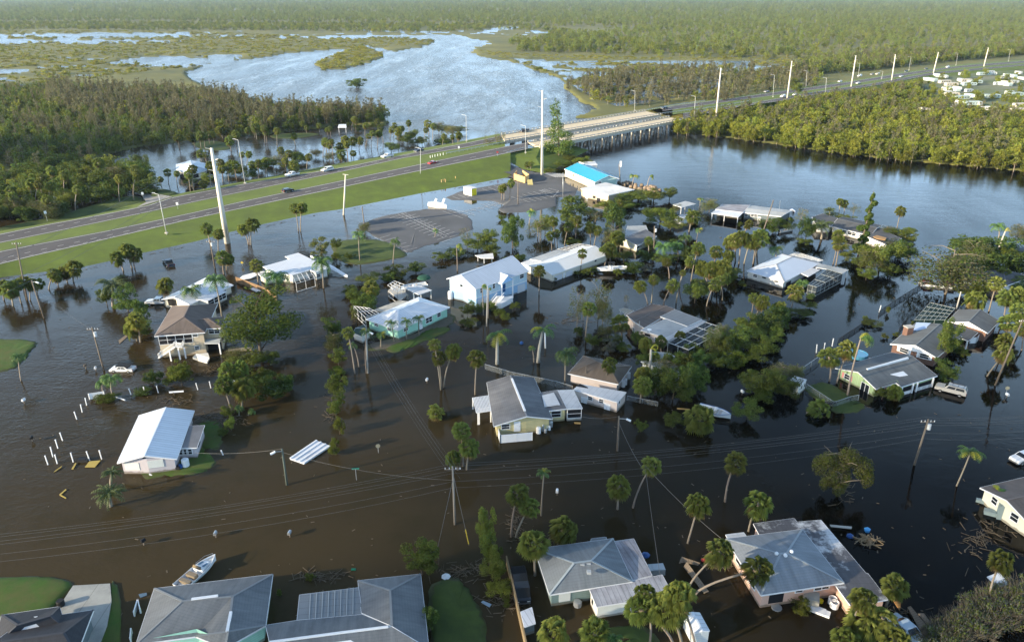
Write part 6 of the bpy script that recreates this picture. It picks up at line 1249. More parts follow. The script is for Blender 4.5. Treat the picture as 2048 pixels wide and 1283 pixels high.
sign('small yellow sign plate in the open water by the flat white house', 485, 532, 1.2, 'yellow'); sign('red and white sign at the ramp junction', 995, 314, 2.2, 'red', .2, 4.2); sign('round-topped white sign at the park road', 287, 398, 2.2, 'white', .3, .6); sign('tall white signboard on a pole by the restaurant', 1240, 352, 5.2, 'bigwhite', 0, .5); sign('white and yellow marker in the median', 918, 304, 2.2, 'white', .2, 4)
sign('back of a big rectangular sign at the roadside bank', 95, 443, 3.2, 'white', .6, .4); sign('small median sign left of the thickest pole', 356, 418, 2.0, 'white', .2, 1.9)
# mailboxes
for x, y, lb, mm in ((49, 806, 'white mailbox on a post in the far left water', M_white), (65, 882, 'dark mailbox just above the water left of the fence posts', M_black), (192, 742, 'large white utility box beside the convertible', M_white), (172, 737, 'brown mailbox left of the convertible', M_pole), (288, 1089, 'dark mailbox alone in the muddy street', M_black), (432, 1074, 'grey mailbox alone in the muddy street, farther right', M_galv),
                 (854, 765, 'white mailbox tipped over in open water', M_white), (2013, 795, 'white mailbox under the tan octagonal sign', M_white), (1484, 789, 'small white buoy-like box in the dark lagoon', M_white), (1114, 989, 'white box drifting in the street', M_white), (580, 1073, 'pair of pale mailbox lids in the street', M_galv)):
    b = P(x, y, 0); t = thing('mailbox', lb, 'mailbox', b, 'mailboxes standing in water', R.uniform(-.5, .5)); m_ = MB(); m_.box((0, 0, .1), (.12, .12, .9)); m_.build('post', [M_pole], t, off=(0, 0, 0)); m_ = MB(); m_.box((0, 0, .68), (.36, .62, .28)); m_.tube([(0, -.31, .8), (0, .31, .8)], .18, 8); m_.build('box', [mm], t, off=(0, 0, 0))
# fence posts
def vpost(x, y, tx, ty, w_=.13, how=''):
    b = P(x, y, 0); tp_ = TOP(b, tx, ty); m_ = MB(); b2 = b-Vector((0, 0, .6)); m_.bar(b2, tp_, w_); m_.bar(tp_, tp_+Vector((0, 0, .06)), w_*1.35); o = m_.build('fence_post', [M_white], off=b); later(o, 'white vinyl fence post', b, 'fence post', 'white fence posts left standing'); return o
for s_ in ('1033 585 1012 538', '1138 575 1125 525', '1243 568 1228 518', '1555 545 1537 495', '1655 532 1643 482', '680 668 668 612', '645 722 632 663', '604 776 583 720', '494 944 470 884', '455 1004 434 938', '415 1070 395 995', '378 1132 353 1064', '450 1124 430 1056', '576 1112 555 1042', '706 1100 678 1030', '800 1090 778 1022', '1757 1056 1735 1022'):
    a = [float(v) for v in s_.split()]; vpost(a[0]/3.923, 640+a[1]/3.923, a[2]/3.923, 640+a[3]/3.923)
for s_ in ('1633 705 1634 689', '1648 700 1650 686', '1664 692 1667 677', '1758 624 1762 611'):
    a = [float(v) for v in s_.split()]; vpost(*a)
def panel_fence(label, pts, h_, m, name='privacy_fence', t_=.08, group=None, n=None, z0=-.4, caps=True):
    V = [P(x, y, 0) for x, y in pts]; c = sum(V, Vector())/len(V); t = thing(name, label, 'fence', (c.x, c.y, 0), group)
    for a, b in zip(V, V[1:]):
        m_ = MB(); a2, b2 = Vector((a.x, a.y, (z0+h_)/2)), Vector((b.x, b.y, (z0+h_)/2)); m_.bar(a2, b2, t_, 0, h_-z0); m_.build('panel', [m], t); k = max(1, int((b-a).length/2.4+.5))
        for i in range(k+1): q_ = a.lerp(b, i/k); m_ = MB(); m_.box((q_.x, q_.y, (z0+h_)/2+.04), (.14, .14, h_-z0+.08)); m_.build('fence_post', [m], t)
        if caps: m_ = MB(); m_.bar(Vector((a.x, a.y, h_+.02)), Vector((b.x, b.y, h_+.02)), t_*1.6, 0, .06); m_.build('rail', [m], t)
    return t
fz = lambda s, fr: [(fr[0]+x/fr[2], fr[1]+y/fr[2]) for x, y in PL(s)]
panel_fence('white vinyl privacy fence before the yellow-walled house', fz('380 975 412 1085 785 1052', (930, 700, 5.851)), 1.45, M_white)
panel_fence('lone white vinyl fence panel standing near a palm', fz('705 620 822 602', (0, 640, 3.923)), 1.1, M_white)
panel_fence('white fence panels behind the small brick garage', fz('1600 515 1665 512 1715 445', (1640, 590, 5.346)), 1.3, M_white)
panel_fence('brown wooden privacy fence of the flat white roof house', fz('25 615 60 625 440 770 700 900', (470, 490, 8.192)), 1.5, mat('fence_boards', (.24, .15, .08), .9, .2, 2, pat='plank'))
panel_fence('long wooden fence beside the black pickup', [(1013, 1128), (1032, 1210), (1052, 1300)], 1.3, mat('old_fence_boards', (.30, .22, .12), .9, .2, 2, pat='plank'), t_=.12)
panel_fence('small white panel behind the palms of the stump hedge', fz('1825 510 1882 505', (0, 640, 3.923)), 1.0, M_white)
panel_fence('white fence stubs beside the wide grey roof', fz('1058 1080 1088 980 1106 1055', (0, 956, 3.923)), .7, M_white)
panel_fence('white fence end stub below the wide grey roof', fz('1030 1283 1036 1215', (0, 956, 3.923)), .7, M_white)
# fallen sheets
def sheet(label, name, pts, m, th=.12, cat='panel', group='storm debris'):
    V = [P(*p) for p in pts]; c = sum(V, Vector())/len(V); t = MB(); t.poly(V); t.poly([v-Vector((0, 0, th)) for v in V[::-1]])
    for i in range(len(V)): a, b = V[i], V[(i+1) % len(V)]; t.poly([a, a-Vector((0, 0, th)), b-Vector((0, 0, th)), b])
    o = t.build(name, [m], off=Vector((c.x, c.y, 0))); return tag(o, label, cat, group)
def sz(spec, fr): return [(fr[0]+float(a)/fr[2], fr[1]+float(b)/fr[2], float(c)) for a, b, c in (t.split() for t in spec.split(';'))]
fc = (470, 490, 8.192)
sheet('long curled white sheet floating left of the flat white house', 'fallen_sheet', sz('75 540 .3;130 495 .6;400 425 1.0;500 432 .9;400 470 .5;260 540 .3;150 560 .2', fc), M_white); sheet('twisted white gutter sheet right of the flat white house', 'fallen_sheet', sz('1520 305 2.0;1600 335 1.5;1850 495 .4;1840 525 .2;1740 480 .5;1580 390 1.2', fc), M_white); sheet('upright white scrap behind the flat white house', 'fallen_sheet', sz('1232 165 2.8;1300 200 2.8;1290 222 2.2;1238 205 2.2', fc), M_white)
sheet('collapsed white patio roof on the mint house side', 'fallen_sheet', sz('450 560 1.2;860 400 1.9;1010 418 2.0;600 590 1.6', (690, 550, 8.018)), mat('scuffed_white_sheet', (.5, .5, .46), .8, .2, .8, col2=(.22, .2, .17))); sheet('white siding slab leaning over water under the queen palm', 'fallen_sheet', sz('240 710 .3;330 690 .5;450 745 .4;350 760 .2', fc), M_white)
sheet('grey wooden dock section adrift near the leaning palms', 'dock_section', sz('1500 545 .5;1530 500 .9;1745 785 .3;1700 805 .2', (1060, 1020, 4.879)), M_wood, cat='dock'); sheet('broken timber frame beside the drifting dock section', 'dock_section', sz('1455 510 .9;1480 450 1.0;1660 510 .5;1640 530 .2;1500 500 .5', (1060, 1020, 4.879)), M_wood, cat='dock')
sheet('grey plank deck adrift behind the pale blue sedan', 'dock_section', sz('1830 940 .4;1860 930 .5;2005 1110 .4;1950 1160 .3', (1440, 1020, 4.876)), M_wood, cat='dock'); sheet('second grey plank deck overlapping the first behind the pale blue sedan', 'dock_section', sz('1930 1000 .6;1990 1000 .6;2060 1100 .5;2040 1130 .4', (1440, 1020, 4.876)), M_wood, cat='dock'); sheet('brown board leaning by the pale pink house corner', 'board', sz('1680 860 1.2;1720 850 1.4;1765 900 .8;1755 975 .1', (1440, 1020, 4.876)), mat('brown_board', (.30, .16, .06), .9), cat='board')
for i, (s_, lb, mm) in enumerate((('420 1192 .15;432 1178 .15;486 1140 .15;480 1152 .15', 'yellow-brown plank crossed by a white post, leftmost raft piece', 0), ('560 1165 .12;590 1118 .15;600 1120 .15;575 1166 .12', 'thin yellow plank between the two rafts', 0), ('665 1150 .12;700 1105 .2;790 1097 .2;745 1150 .12', 'yellow-brown board raft by the mauve-walled house', 0), ('905 595 .2;985 622 .2;980 628 .1;903 602 .1', 'white plank right of the lone fence panel', 1), ('1325 558 .25;1440 550 .25;1442 560 .15;1328 570 .15', 'grey pipe-like plank among fence posts', 1), ('465 125 .1;515 82 .12;522 88 .12;472 132 .1', 'yellow plank in the muddy water, upper one', 2), ('475 125 .1;520 150 .1;515 156 .1;470 132 .1', 'yellow plank in the muddy water, lower one', 2))):
    fr = (0, 956 if mm == 2 else 640, 3.923); sheet(lb, 'plank', sz(s_, fr), [mat('yellow_plank', (.40, .30, .08), .9), M_white, mat('yellow_plank', (.3, .2, .05), .9)][mm], .06, 'plank')
sheet('pale boards drifting off the blue-rimmed boat', 'board', [(1354, 815, .2), (1380, 817, .2), (1380, 819, .1), (1354, 817, .1)], mat('tan_plank', (.45, .28, .10), .9), .06, 'plank'); sheet('tan floating board in the street behind the porch', 'board', [(1148, 843, .15), (1161, 844, .15), (1161, 847, .1), (1149, 846, .1)], mat('tan_plank', (.45, .28, .10), .9), .06, 'plank')
sheet('white broken jetty plank over the dark lagoon', 'board', [(1660, 1048, .3), (1704, 1052, .3), (1703, 1056, .3), (1662, 1052, .3)], M_conc, .1, 'plank'); sheet('white table-like slab by the brush at the right', 'board', [(1974, 1152, .8), (1998, 1143, .9), (2018, 1166, .7), (1998, 1176, .6)], M_white, .12, 'slab'); sheet('blue-grey flat sheet below the debris by the fence', 'board', [(962, 1203, .2), (966, 1200, .25), (983, 1207, .2), (979, 1213, .15)], mat('bluegrey', (.25, .32, .38), .7), .06, 'sheet'); sheet('small blue sheet in water left of the wide grey roof', 'board', [(277, 1187, .12), (293, 1184, .12), (294, 1189, .1), (281, 1194, .1)], mat('bluegrey2', (.10, .16, .22), .6), .06, 'sheet')
sheet('timber pallet rails adrift right of the tan stilt house', 'timber_rails', [(457, 697, .2), (503, 694, .2), (503, 700, .2), (456, 703, .2)], mat('pale_timber', (.34, .27, .18), .9, pat='plank'), .1, 'timber'); sheet('long grey plank bridge reaching to the verge queen palms', 'jetty', [(237, 680, .1), (261, 663, .1), (262, 666, .1), (239, 687, .1)], M_wood, .1, 'jetty')
sheet('pale overturned slab boat before the tan stilt house', 'overturned_skiff', [(385, 714, .9), (392, 707, 1.3), (416, 705, 1.3), (419, 715, .9), (414, 724, .3), (396, 718, .4)], mat('pale_hull', (.62, .60, .55), .6), .4, 'boat')
# small round / box debris and yard gear
def gear(name, label, cat, x, y, prof=None, box=None, m=None, z=-.2, rz=0., n=12, tilt=0., group='yard clutter in the water'):
    b = P(x, y, 0); mb = MB(); parts_m = [m]
    if prof: mb.lathe((0, 0, z), prof, n)
    if box: mb.box((0, 0, z+box[2]/2), box); mb.box((0, 0, z+box[2]+.02), (box[0]*.5, box[0]*.5, .04))
    o = mb.build(name, parts_m); o.location = b; o.rotation_euler = (tilt, 0, rz)
    return tag(o, label, cat, group)
tk = [(.42, 0), (.42, 1.3), (.3, 1.5)]; M_blu = mat('blue_plastic', (.02, .08, .25), .5); M_redp = mat('red_plastic', (.45, .03, .02), .5); M_tan = mat('tan_metal', (.36, .34, .29), .6)
gear('pool', 'round blue above-ground pool with grey wall behind the green house', 'pool', 1715, 712, [(1.9, 0), (1.9, .9), (1.78, .9), (1.78, .75)], m=mat('pool_blue', (.09, .30, .46), .2), n=20); gear('water_tank', 'white upright tank at the left corner of the blue house', 'tank', 901, 597, [(.6, 0), (.6, 1.9), (.4, 2.2)], m=M_white)
gear('air_conditioner', 'large beige air conditioner before the pale pink house', 'air conditioner', 1620, 1205, box=(1.8, 1.6, 1.4), m=M_tan, rz=-.35); gear('air_conditioner', 'grey round-fan air conditioner before the sage-green house', 'air conditioner', 1155, 1210, [(.5, 0), (.5, .85), (.35, .9)], m=M_galv, n=8)
gear('patio_table', 'round glass patio table with white rim in the dark water', 'table', 1553, 1215, [(.55, 0), (.62, .3), (.62, .36), (.56, .36)], m=M_galv); gear('fridge', 'white fridge lying in the dark water', 'fridge', 1640, 1224, box=(2.2, .9, .5), m=M_white, rz=-.55)
for x, y, lb in ((1664, 1205, 'open white drum at the pink wall'), (1668, 1213, 'second open white drum nearest the water'), ): gear('drum', lb, 'drum', x, y, [(.5, 0), (.5, 1.0), (.42, 1.0), (.42, .5)], m=M_white)
gear('bucket', 'small yellow bucket beside the beige air conditioner', 'bucket', 1641, 1203, [(.28, 0), (.32, .5)], m=M_yel); gear('air_conditioner', 'grey-green air conditioner at the butter-yellow house', 'air conditioner', 1982, 1028, box=(1.8, .9, .8), m=mat('greygreen_metal', (.22, .28, .28), .5), rz=-.5); gear('water_tank', 'tall grey-green tank against the butter-yellow house', 'tank', 1999, 1035, box=(.9, .9, 2.4), m=mat('greygreen_metal', (.22, .28, .28), .5), rz=-.4)
gear('cooler', 'grey box unit nearest the left corner of the butter-yellow house', 'box', 1962, 1004, box=(1.3, .6, .6), m=mat('greygreen_metal', (.22, .28, .28), .5), rz=-.6); gear('ball', 'blue ball floating in the open water', 'ball', 1043, 687, [(.1, 0), (.38, .2), (.38, .5), (.15, .72)], m=M_blu)
gear('drum', 'white rust-ringed drum at the mauve-walled house', 'drum', 372, 931, [(.55, 0), (.55, 1.4), (.4, 1.5)], m=M_white); gear('tub', 'small blue tub beside the rust-ringed drum', 'tub', 362, 935, [(.3, 0), (.3, .8)], m=M_blu); gear('bin', 'black bin by the mauve-walled house door', 'bin', 355, 937, box=(.9, .7, .7), m=M_black); gear('manhole_disc', 'white disc lying before the mauve-walled house', 'disc', 305, 947, [(.5, .12), (.5, .26)], m=M_white)
gear('cart', 'black cart upside down among the fence posts', 'cart', 168, 921, box=(1.6, .9, .6), m=M_black); gear('tarp_heap', 'bright blue crumpled tarp behind the sage-green house', 'tarp', 1291, 1111, [(.5, .2), (.6, .4), (.2, .6)], m=M_blu, n=7); gear('tarp_heap', 'blue tarp scrap right of the pale pink roof', 'tarp', 1700, 1072, [(.5, .2), (.45, .4), (.2, .6)], m=M_blu, n=6); gear('tarp_heap', 'small light blue scrap above the brush raft', 'tarp', 1734, 1062, [(.35, .2), (.45, .6), (.2, .8)], m=mat('light_blue_plastic', (.05, .25, .55), .5), n=5)
gear('float', 'red float beside the broken timber frame', 'float', 1408, 1120, [(.3, .1), (.42, .3), (.15, .5)], m=M_redp); gear('bag', 'white bag on the wrack line by the lawn', 'bag', 892, 1153, [(.5, .1), (.6, .3), (.2, .5)], m=M_white, n=7); gear('tyre', 'black car tyre under the tan stilt house porch', 'tyre', 421, 695, [(.6, .3), (.6, .6), (.3, .6), (.3, .3)], m=M_black, tilt=1.1); gear('rubbish_bin', 'black bin at the driveway corner', 'bin', 124, 1214, [(.4, .3), (.45, 1.2), (.4, 1.3)], m=M_black)
gear('crate', 'green crate lid floating above the grey link roof', 'crate', 707, 1138, box=(.6, .35, .25), m=mat('green_plastic', (.0, .15, .09), .6)); gear('crate', 'small grey shed-like bin behind the sage-green house', 'bin', 1312, 1144, box=(2.0, 1.2, 1.1), m=M_galv, rz=.1)
br_ = thing('brush_raft', 'round raft of splintered boards and brush on black water', 'debris raft', P(1736, 1079, 0), 'storm debris'); m_ = MB()
for i in range(70): a = R.uniform(0, 6.28); r_ = R.uniform(0, 1.6); c_ = P(1736, 1079, R.uniform(.05, .5)); d = Vector((cos(a*3), sin(a*3), R.uniform(-.15, .15)))*R.uniform(.3, .9); c_ += Vector((cos(a)*r_, sin(a)*r_*.8, 0)); m_.bar(c_-d, c_+d, .07)
m_.build('boards', [mat('splinters', (.26, .19, .11), .9, .4, 3)], br_)
# debris twigs as stuff
tw = MB()
for cx, cy, rx, ry, n in ((925, 1140, 60, 25, 90), (1010, 1190, 45, 40, 130), (640, 1150, 60, 14, 70), (440, 835, 60, 18, 90), (1470, 1120, 60, 22, 90), (1690, 960, 25, 60, 60), (1260, 1180, 25, 20, 40), (360, 800, 60, 14, 60), (1030, 1050, 20, 40, 60), (1780, 1240, 60, 30, 90), (660, 825, 12, 30, 40), (820, 430, 14, 10, 1), (1960, 1070, 60, 50, 90), (430, 740, 40, 14, 60), (1480, 475, 40, 12, 40), (1140, 640, 60, 16, 50), (1840, 745, 40, 16, 40), (1990, 690, 40, 12, 40)):
    for i in range(n):
        c_ = P(cx+R.gauss(0, .45)*rx, cy+R.gauss(0, .45)*ry, R.uniform(.02, .12)); a = R.uniform(0, 6.28); d = Vector((cos(a), sin(a), R.uniform(-.1, .2)))*R.uniform(.2, .9); tw.bar(c_-d, c_+d, R.uniform(.02, .07))
for i in range(420):
    c_ = P(R.uniform(20, 2040), R.uniform(560, 1260), .03); a = R.uniform(0, 6.28); d = Vector((cos(a), sin(a), 0))*R.uniform(.05, .28); tw.bar(c_-d, c_+d, R.uniform(.04, .16), 0, .04)
for i in range(110):
    x = R.uniform(-40, 1015); c_ = P(x, samp(L0, x)-R.uniform(.2, 2.2)**1.0*.6, .12); a = R.uniform(-.5, .5); d = Vector((cos(a), sin(a)+.5, 0))*R.uniform(.1, .5); tw.bar(c_-d, c_+d, R.uniform(.04, .14), 0, .05)
tag(tw.build('floating_debris', mat('wet_twigs', (.13, .10, .065), .9, .5, 1)), 'twigs and wrack floating round houses and trees', kind='stuff')
# chain-link fences
M_link = screen_mat('chain_link', (.30, .32, .32), .28)
def clf(label, pts, h_=1.1, dark=False, step=2.6):
    V = [P(x, y, 0) for x, y in pts]; c = sum(V, Vector())/len(V); t = thing('chain_link_fence', label, 'fence', (c.x, c.y, 0), 'chain-link fences'); mm = M_galv if not dark else mat('dark_fence_pipe', (.03, .03, .03), .8)
    f = MB(); s_ = MB()
    for a, b in zip(V, V[1:]):
        f.bar(a+Vector((0, 0, h_)), b+Vector((0, 0, h_)), .07); n = max(1, int((b-a).length/step))
        for i in range(n+1): q_ = a.lerp(b, i/n); f.bar(q_-Vector((0, 0, .5)), q_+Vector((0, 0, h_)), .07)
        s_.poly([a-Vector((0, 0, .4)), b-Vector((0, 0, .4)), b+Vector((0, 0, h_)), a+Vector((0, 0, h_))])
    f.build('fence_frame', [mm], t); s_.build('mesh', [M_link if not dark else screen_mat('dark_link', (.015, .018, .02), .6)], t); return t
clf('chain-link fence round the green patch by the green house', [(1612, 778), (1666, 814), (1671, 813), (1700, 803), (1716, 800)]); clf('chain-link fence running behind the yellow-walled house', [(970, 738), (1020, 753), (1110, 772), (1145, 782)]); clf('dark vine-grown fence crossing the lagoon, lower stretch', [(1676, 684), (1740, 642)], .8, True); clf('dark vine-grown fence crossing the lagoon, upper stretch', [(1758, 628), (1800, 600), (1860, 563)], .9, True)
clf('short dark fence behind the brick house', [(1797, 664), (1813, 642)], .9, True); clf('chain-link fence from the bush clump to the lagoon', [(1605, 745), (1638, 722)], 1.2); clf('low chain-link fence under the palm thicket', [(1254, 800), (1315, 812)], .9)
# guard rails
def rail(label, pts, post=2.2, m=M_galv):
    V = [P(*p) for p in pts]; c = V[len(V)//2]; t = thing('guard_rail', label, 'guard rail', c, 'guard rails of the highway'); f = MB()
    for a, b in zip(V, V[1:]):
        f.bar(a+Vector((0, 0, .62)), b+Vector((0, 0, .62)), .08, 0, .32); n = max(1, int((b-a).length/post))
        for i in range(n): q_ = a.lerp(b, i/n); f.bar(q_-Vector((0, 0, .2)), q_+Vector((0, 0, .8)), .14)
    f.build('beam', [m], t)
rail('guard rail in the median before the bridge', [(893, 308.5, 3.9), (935, 301, 4.2), (975, 292.5, 4.5), (1015, 285.5, 4.9), (1050, 280, 5)]); rail('guard rail at the ramp side of the bridge head', [(1014, 307, 4.5), (1045, 299, 4.8), (1078, 293, 5.1)]); rail('guard rail on the far side beyond the bridge', [(1292, 221.5, 5.1), (1350, 211, 5), (1410, 203, 4)]); rail('guard rail in the median beyond the bridge', [(1325, 228, 5), (1390, 220, 4.8), (1440, 213, 4), (1500, 203, 3.2)]); rail('guard rail on the near side beyond the bridge', [(1366, 240, 5.1), (1400, 233, 4.6)])
for i, x in enumerate((860.5, 865, 870, 875.5, 880.5, 886.5)): b = P(x, 316.3-(x-860)*.22, zr(x)-.1); m_ = MB(); m_.box((0, 0, .5), (.18, .18, 1.2)); o = m_.build('marker_post', [M_trim]); o.location = b; tag(o, '%s white marker post in the row before the median guard rail' % ORD[i], 'marker post', 'white marker posts in the median')
for i, (x, y) in enumerate(((883, 365.5), (886.5, 365), (889.5, 364.5), (890.8, 364.8), (911, 359), (827.5, 360.5))): b = P(x, y, 1.0); m_ = MB(); m_.box((0, 0, .6), (.22, .22, 1.3)); o = m_.build('verge_stake', [M_tanw]); o.location = b; tag(o, '%s pale stake on the near verge from the right' % ORD[5-i], 'stake', 'stakes on the grass verge')
dp_ = thing('dock_deck', 'grey raised dock deck with handrails behind the mint house', 'dock', P(800, 585, 0)); m_ = MB(); A_ = [P(776, 575, 2), P(790, 563, 2), P(815, 583, 2), P(800, 596, 2)]; m_.prism([(v.x, v.y) for v in A_], 1.2, 1.35); [m_.box((v.x, v.y, .4), (.2, .2, 1.8)) for v in A_]; m_.build('deck', [M_conc], dp_)
for i, (x, y, s_) in enumerate(((1130, 455, 20), (1155, 470, 16), (1190, 480, 24), (1230, 470, 22), (1265, 490, 26), (1250, 445, 18), (1290, 455, 20), (1400, 500, 24), (1330, 530, 24), (1400, 545, 30), (1470, 595, 40), (1560, 560, 30), (1540, 600, 26), (1445, 640, 26), (1375, 640, 26), (1620, 590, 40), (1700, 595, 50), (1730, 630, 36), (1790, 600, 30), (1430, 600, 26), (1500, 640, 26), (1640, 620, 40), (1215, 500, 22), (1340, 470, 22), (1500, 500, 22), (1590, 540, 26), (1660, 560, 40))):
    fr = (1100, 310, 8.192); b = P(fr[0]+x/fr[2], fr[1]+y/fr[2], 0); r_ = s_/fr[2]/PXM(b)*1.4; m_ = MB(); q2 = random.Random(i)
    for st_ in range(1): m_.lathe((0, 0, -.2), [(r_*q2.uniform(.9, 1.2), 0), (r_*q2.uniform(.9, 1.15), r_*.8), (r_*.6, r_*1.4)], 7)
    o = m_.build('riprap_boulder', [mat('tan_rock', (.20, .15, .105), .9, .3, 1.5, bump=.4)]); o.location = b; o.rotation_euler = (q2.uniform(-.2, .2), q2.uniform(-.2, .2), q2.uniform(0, 3)); later(o, 'tan boulder', b, 'boulder', 'tan boulders on the point by the restaurant')
# ------------------------------------------------------------------ palms of the neighbourhood
def ps(spec, **k):
    for ln in spec.strip().split(';'):
        a = ln.split()
        if len(a) < 6: continue
        palm(a[0], *map(float, a[1:6]), **k)
LM += [('the street wires', P(1450, 960)), ('the wire-hub pole', P(910, 1048)), ('the drifting dock section', P(1380, 1188)), ('the foot of the photo', P(1250, 1283)), ('the right-hand palm row', P(2005, 640)), ('the western verge', P(60, 600)), ('the lone fence panel', P(195, 795)), ('the open water by the verge', P(600, 465)), ('the green island', P(740, 505)), ('the hedge row', P(675, 760)), ('the dark lagoon', P(1500, 700)),
       ('the open street water', P(1000, 730)), ('the palm thicket', P(1420, 590)), ('the palm grove by the river', P(1490, 520)), ('the silver-beige suv', P(1900, 786)), ('the stump hedge', P(470, 800)), ('the big green tree', P(520, 700)), ('the river point', P(1790, 463)), ('the bare brush', P(1960, 1220)), ('the sunken blue pickup', P(300, 540))]
ps('''s 1265 1015 1304 930 42;s 1450 1003 1472 924 50;s 1235 1018 1237 971 50;s 1375 1085 1397 1006 50;s 1497 1062 1519 1006 50;s 1022 1073 1037 988 52;s 1031 1073 1060 1012 46;s 1070 1150 1067 1086 64;s 1085 1092 1130 1057 58;s 1370 1188 1442 1103 54;s 1384 1190 1518 1138 62;s 1352 1300 1281 1217 72;s 1368 1310 1336 1214 78;s 1395 1312 1356 1190 62;s 1300 1283 1290 1186 40
;s 1108 1300 1107 1262 66;s 1192 1310 1190 1264 68;q 1225 1310 1230 1276 46;s 1695 1283 1729 1196 50;s 1712 1285 1732 1243 66;s 1772 1212 1791 1172 58;s 1745 1290 1767 1233 50;s 1782 1310 1790 1278 60;s 1700 1310 1690 1275 50;s 1976 1204 2004 1120 44;c 1913 971 1941 904 60;s 926 932 922 860 42;s 933 938 939 893 44;s 916 938 905 914 32;c 1082 1030 1088 944 34;s 869 836 871 822 36
;s 882 779 869 688 27;s 883 777 877 714 30;s 887 775 908 700 30;s 950 789 954 714 34;r 994 728 995 666 54;r 1076 724 1086 658 54;c 1068 724 1064 695 18;q 1130 766 1131 706 60;s 1208 779 1220 727 29;s 1078 590 1079 541 25;s 1161 543 1165 506 22;b 915 542 913 492 34;b 967 630 964 572 26;b 976 636 978 576 14
;c 788 683 783 645 32;c 813 678 813 641 32;c 838 669 837 636 32;c 762 694 762 666 28;s 744 612 742 574 32;s 710 747 696 664 28;c 733 746 733 662 28;c 718 735 705 688 26;s 332 612 330 568 31;q 386 612 383 580 52;q 444 632 430 560 58;s 517 570 512 530 30;q 554 600 553 554 66;q 647 576 643 524 54;s 420 486 412 455 23;s 437 503 437 467 24;s 448 548 446 514 34;s 453 540 456 517 26;s 497 489 485 456 25;s 502 490 505 447 26;s 499 489 497 452 22;s 597 462 590 415 23;s 601 463 604 414 24
;s 264 535 254 498 32;s 269 535 271 507 26;s 247 541 233 516 30;s 97 579 108 547 28;s 116 570 112 552 24;s 135 564 127 543 28;s 147 564 148 534 32;s 26 612 18 578 38;s 43 606 34 568 32;s 52 596 48 562 28;s 60 600 64 566 26;s 8 600 4 572 30;s 75 590 78 566 22;d 226 612 226 572 62;s 281 684 270 640 42;s 274 682 262 655 34;q 42 761 36 714 32;q 228 794 222 756 50;q 208 790 205 765 36;s 464 822 447 768 38;s 484 817 485 772 44;s 472 790 454 740 36;s 470 786 480 738 38;q 478 830 478 815 24;q 496 830 505 822 22;d 226 985 224 945 46;d 222 1012 219 988 62
;s 1489 467 1498 448 20;s 1471 524 1470 480 34;s 1478 527 1483 474 32;s 1464 520 1459 482 26;s 1488 527 1501 480 28;s 1507 527 1520 474 38;s 1506 528 1512 487 26;s 1429 524 1433 502 28;s 1463 527 1456 510 24;s 1382 562 1397 494 25;s 1359 572 1380 522 22;s 1339 557 1334 523 21;s 1303 606 1308 558 23;s 1296 609 1280 570 25;s 1327 609 1347 569 26;s 1352 606 1366 545 14;s 1413 612 1430 568 28;s 1417 574 1404 534 34;s 1426 580 1424 536 36;s 1434 582 1447 534 36;s 1440 590 1452 556 24;s 1445 600 1440 560 26
;s 1502 635 1507 594 21;s 1510 639 1526 602 28;s 1582 618 1591 582 31;s 1559 642 1559 617 34;s 1672 531 1679 486 30;s 1666 529 1677 470 26;s 1677 432 1680 402 14;s 1687 431 1689 406 15;d 1643 478 1643 453 50;c 1552 515 1552 496 38;s 1378 463 1387 432 32;c 1392 492 1398 458 20;q 1327 524 1327 494 44;q 1357 518 1354 490 36;q 1372 500 1370 474 34;s 1297 517 1297 480 18;s 1233 504 1236 472 26;s 1220 524 1219 494 24;s 1794 456 1802 421 22;d 1659 436 1659 421 26;s 1245 430 1240 405 16
;y 1986 532 2011 462 24;q 1996 478 1996 452 38;s 2014 568 2007 546 26;s 1978 622 1994 566 34;s 1971 608 1959 574 36;s 1942 616 1953 597 36;s 2007 640 2015 594 36;s 2020 640 2034 590 40;s 2011 668 2016 644 38;s 2036 668 2040 622 40;s 1973 752 2010 704 34;s 2000 720 2010 680 32;s 2044 700 2046 655 34;s 1659 762 1659 713 44;s 1673 766 1695 697 38;b 1695 790 1722 676 58;s 1612 826 1640 820 40
;s 1110 499 1106 441 24;s 1129 491 1137 453 24;s 1151 480 1155 438 19;s 1181 490 1180 454 20;s 1188 491 1195 459 19;s 1104 500 1100 471 20;s 1115 498 1113 466 20;c 1058 449 1064 423 26;s 1208 534 1221 497 26;s 1232 505 1233 474 28;s 1196 520 1206 500 20;s 1244 676 1240 645 38;s 1171 678 1178 616 32;s 1295 728 1291 686 28;s 1322 712 1322 681 24;s 1355 694 1361 672 24;y 1298 757 1302 698 36;s 1280 805 1287 768 40;s 1287 780 1287 745 34;s 1371 752 1371 723 36;s 1330 745 1335 722 30;s 1310 740 1308 716 30;s 1400 862 1400 836 62
;s 1003 401 1004 376 16;s 1019 400 1022 365 16;s 1008 401 1009 372 13;q 720 522 717 468 36;q 786 526 790 482 30;c 1264 373 1268 352 26;b 1294 378 1300 352 22;s 1055 342 1055 328 14;s 1061 343 1062 327 14;c 1400 412 1401 398 16;s 1790 800 1790 782 30;q 1608 584 1604 566 30;c 870 474 872 460 16''')
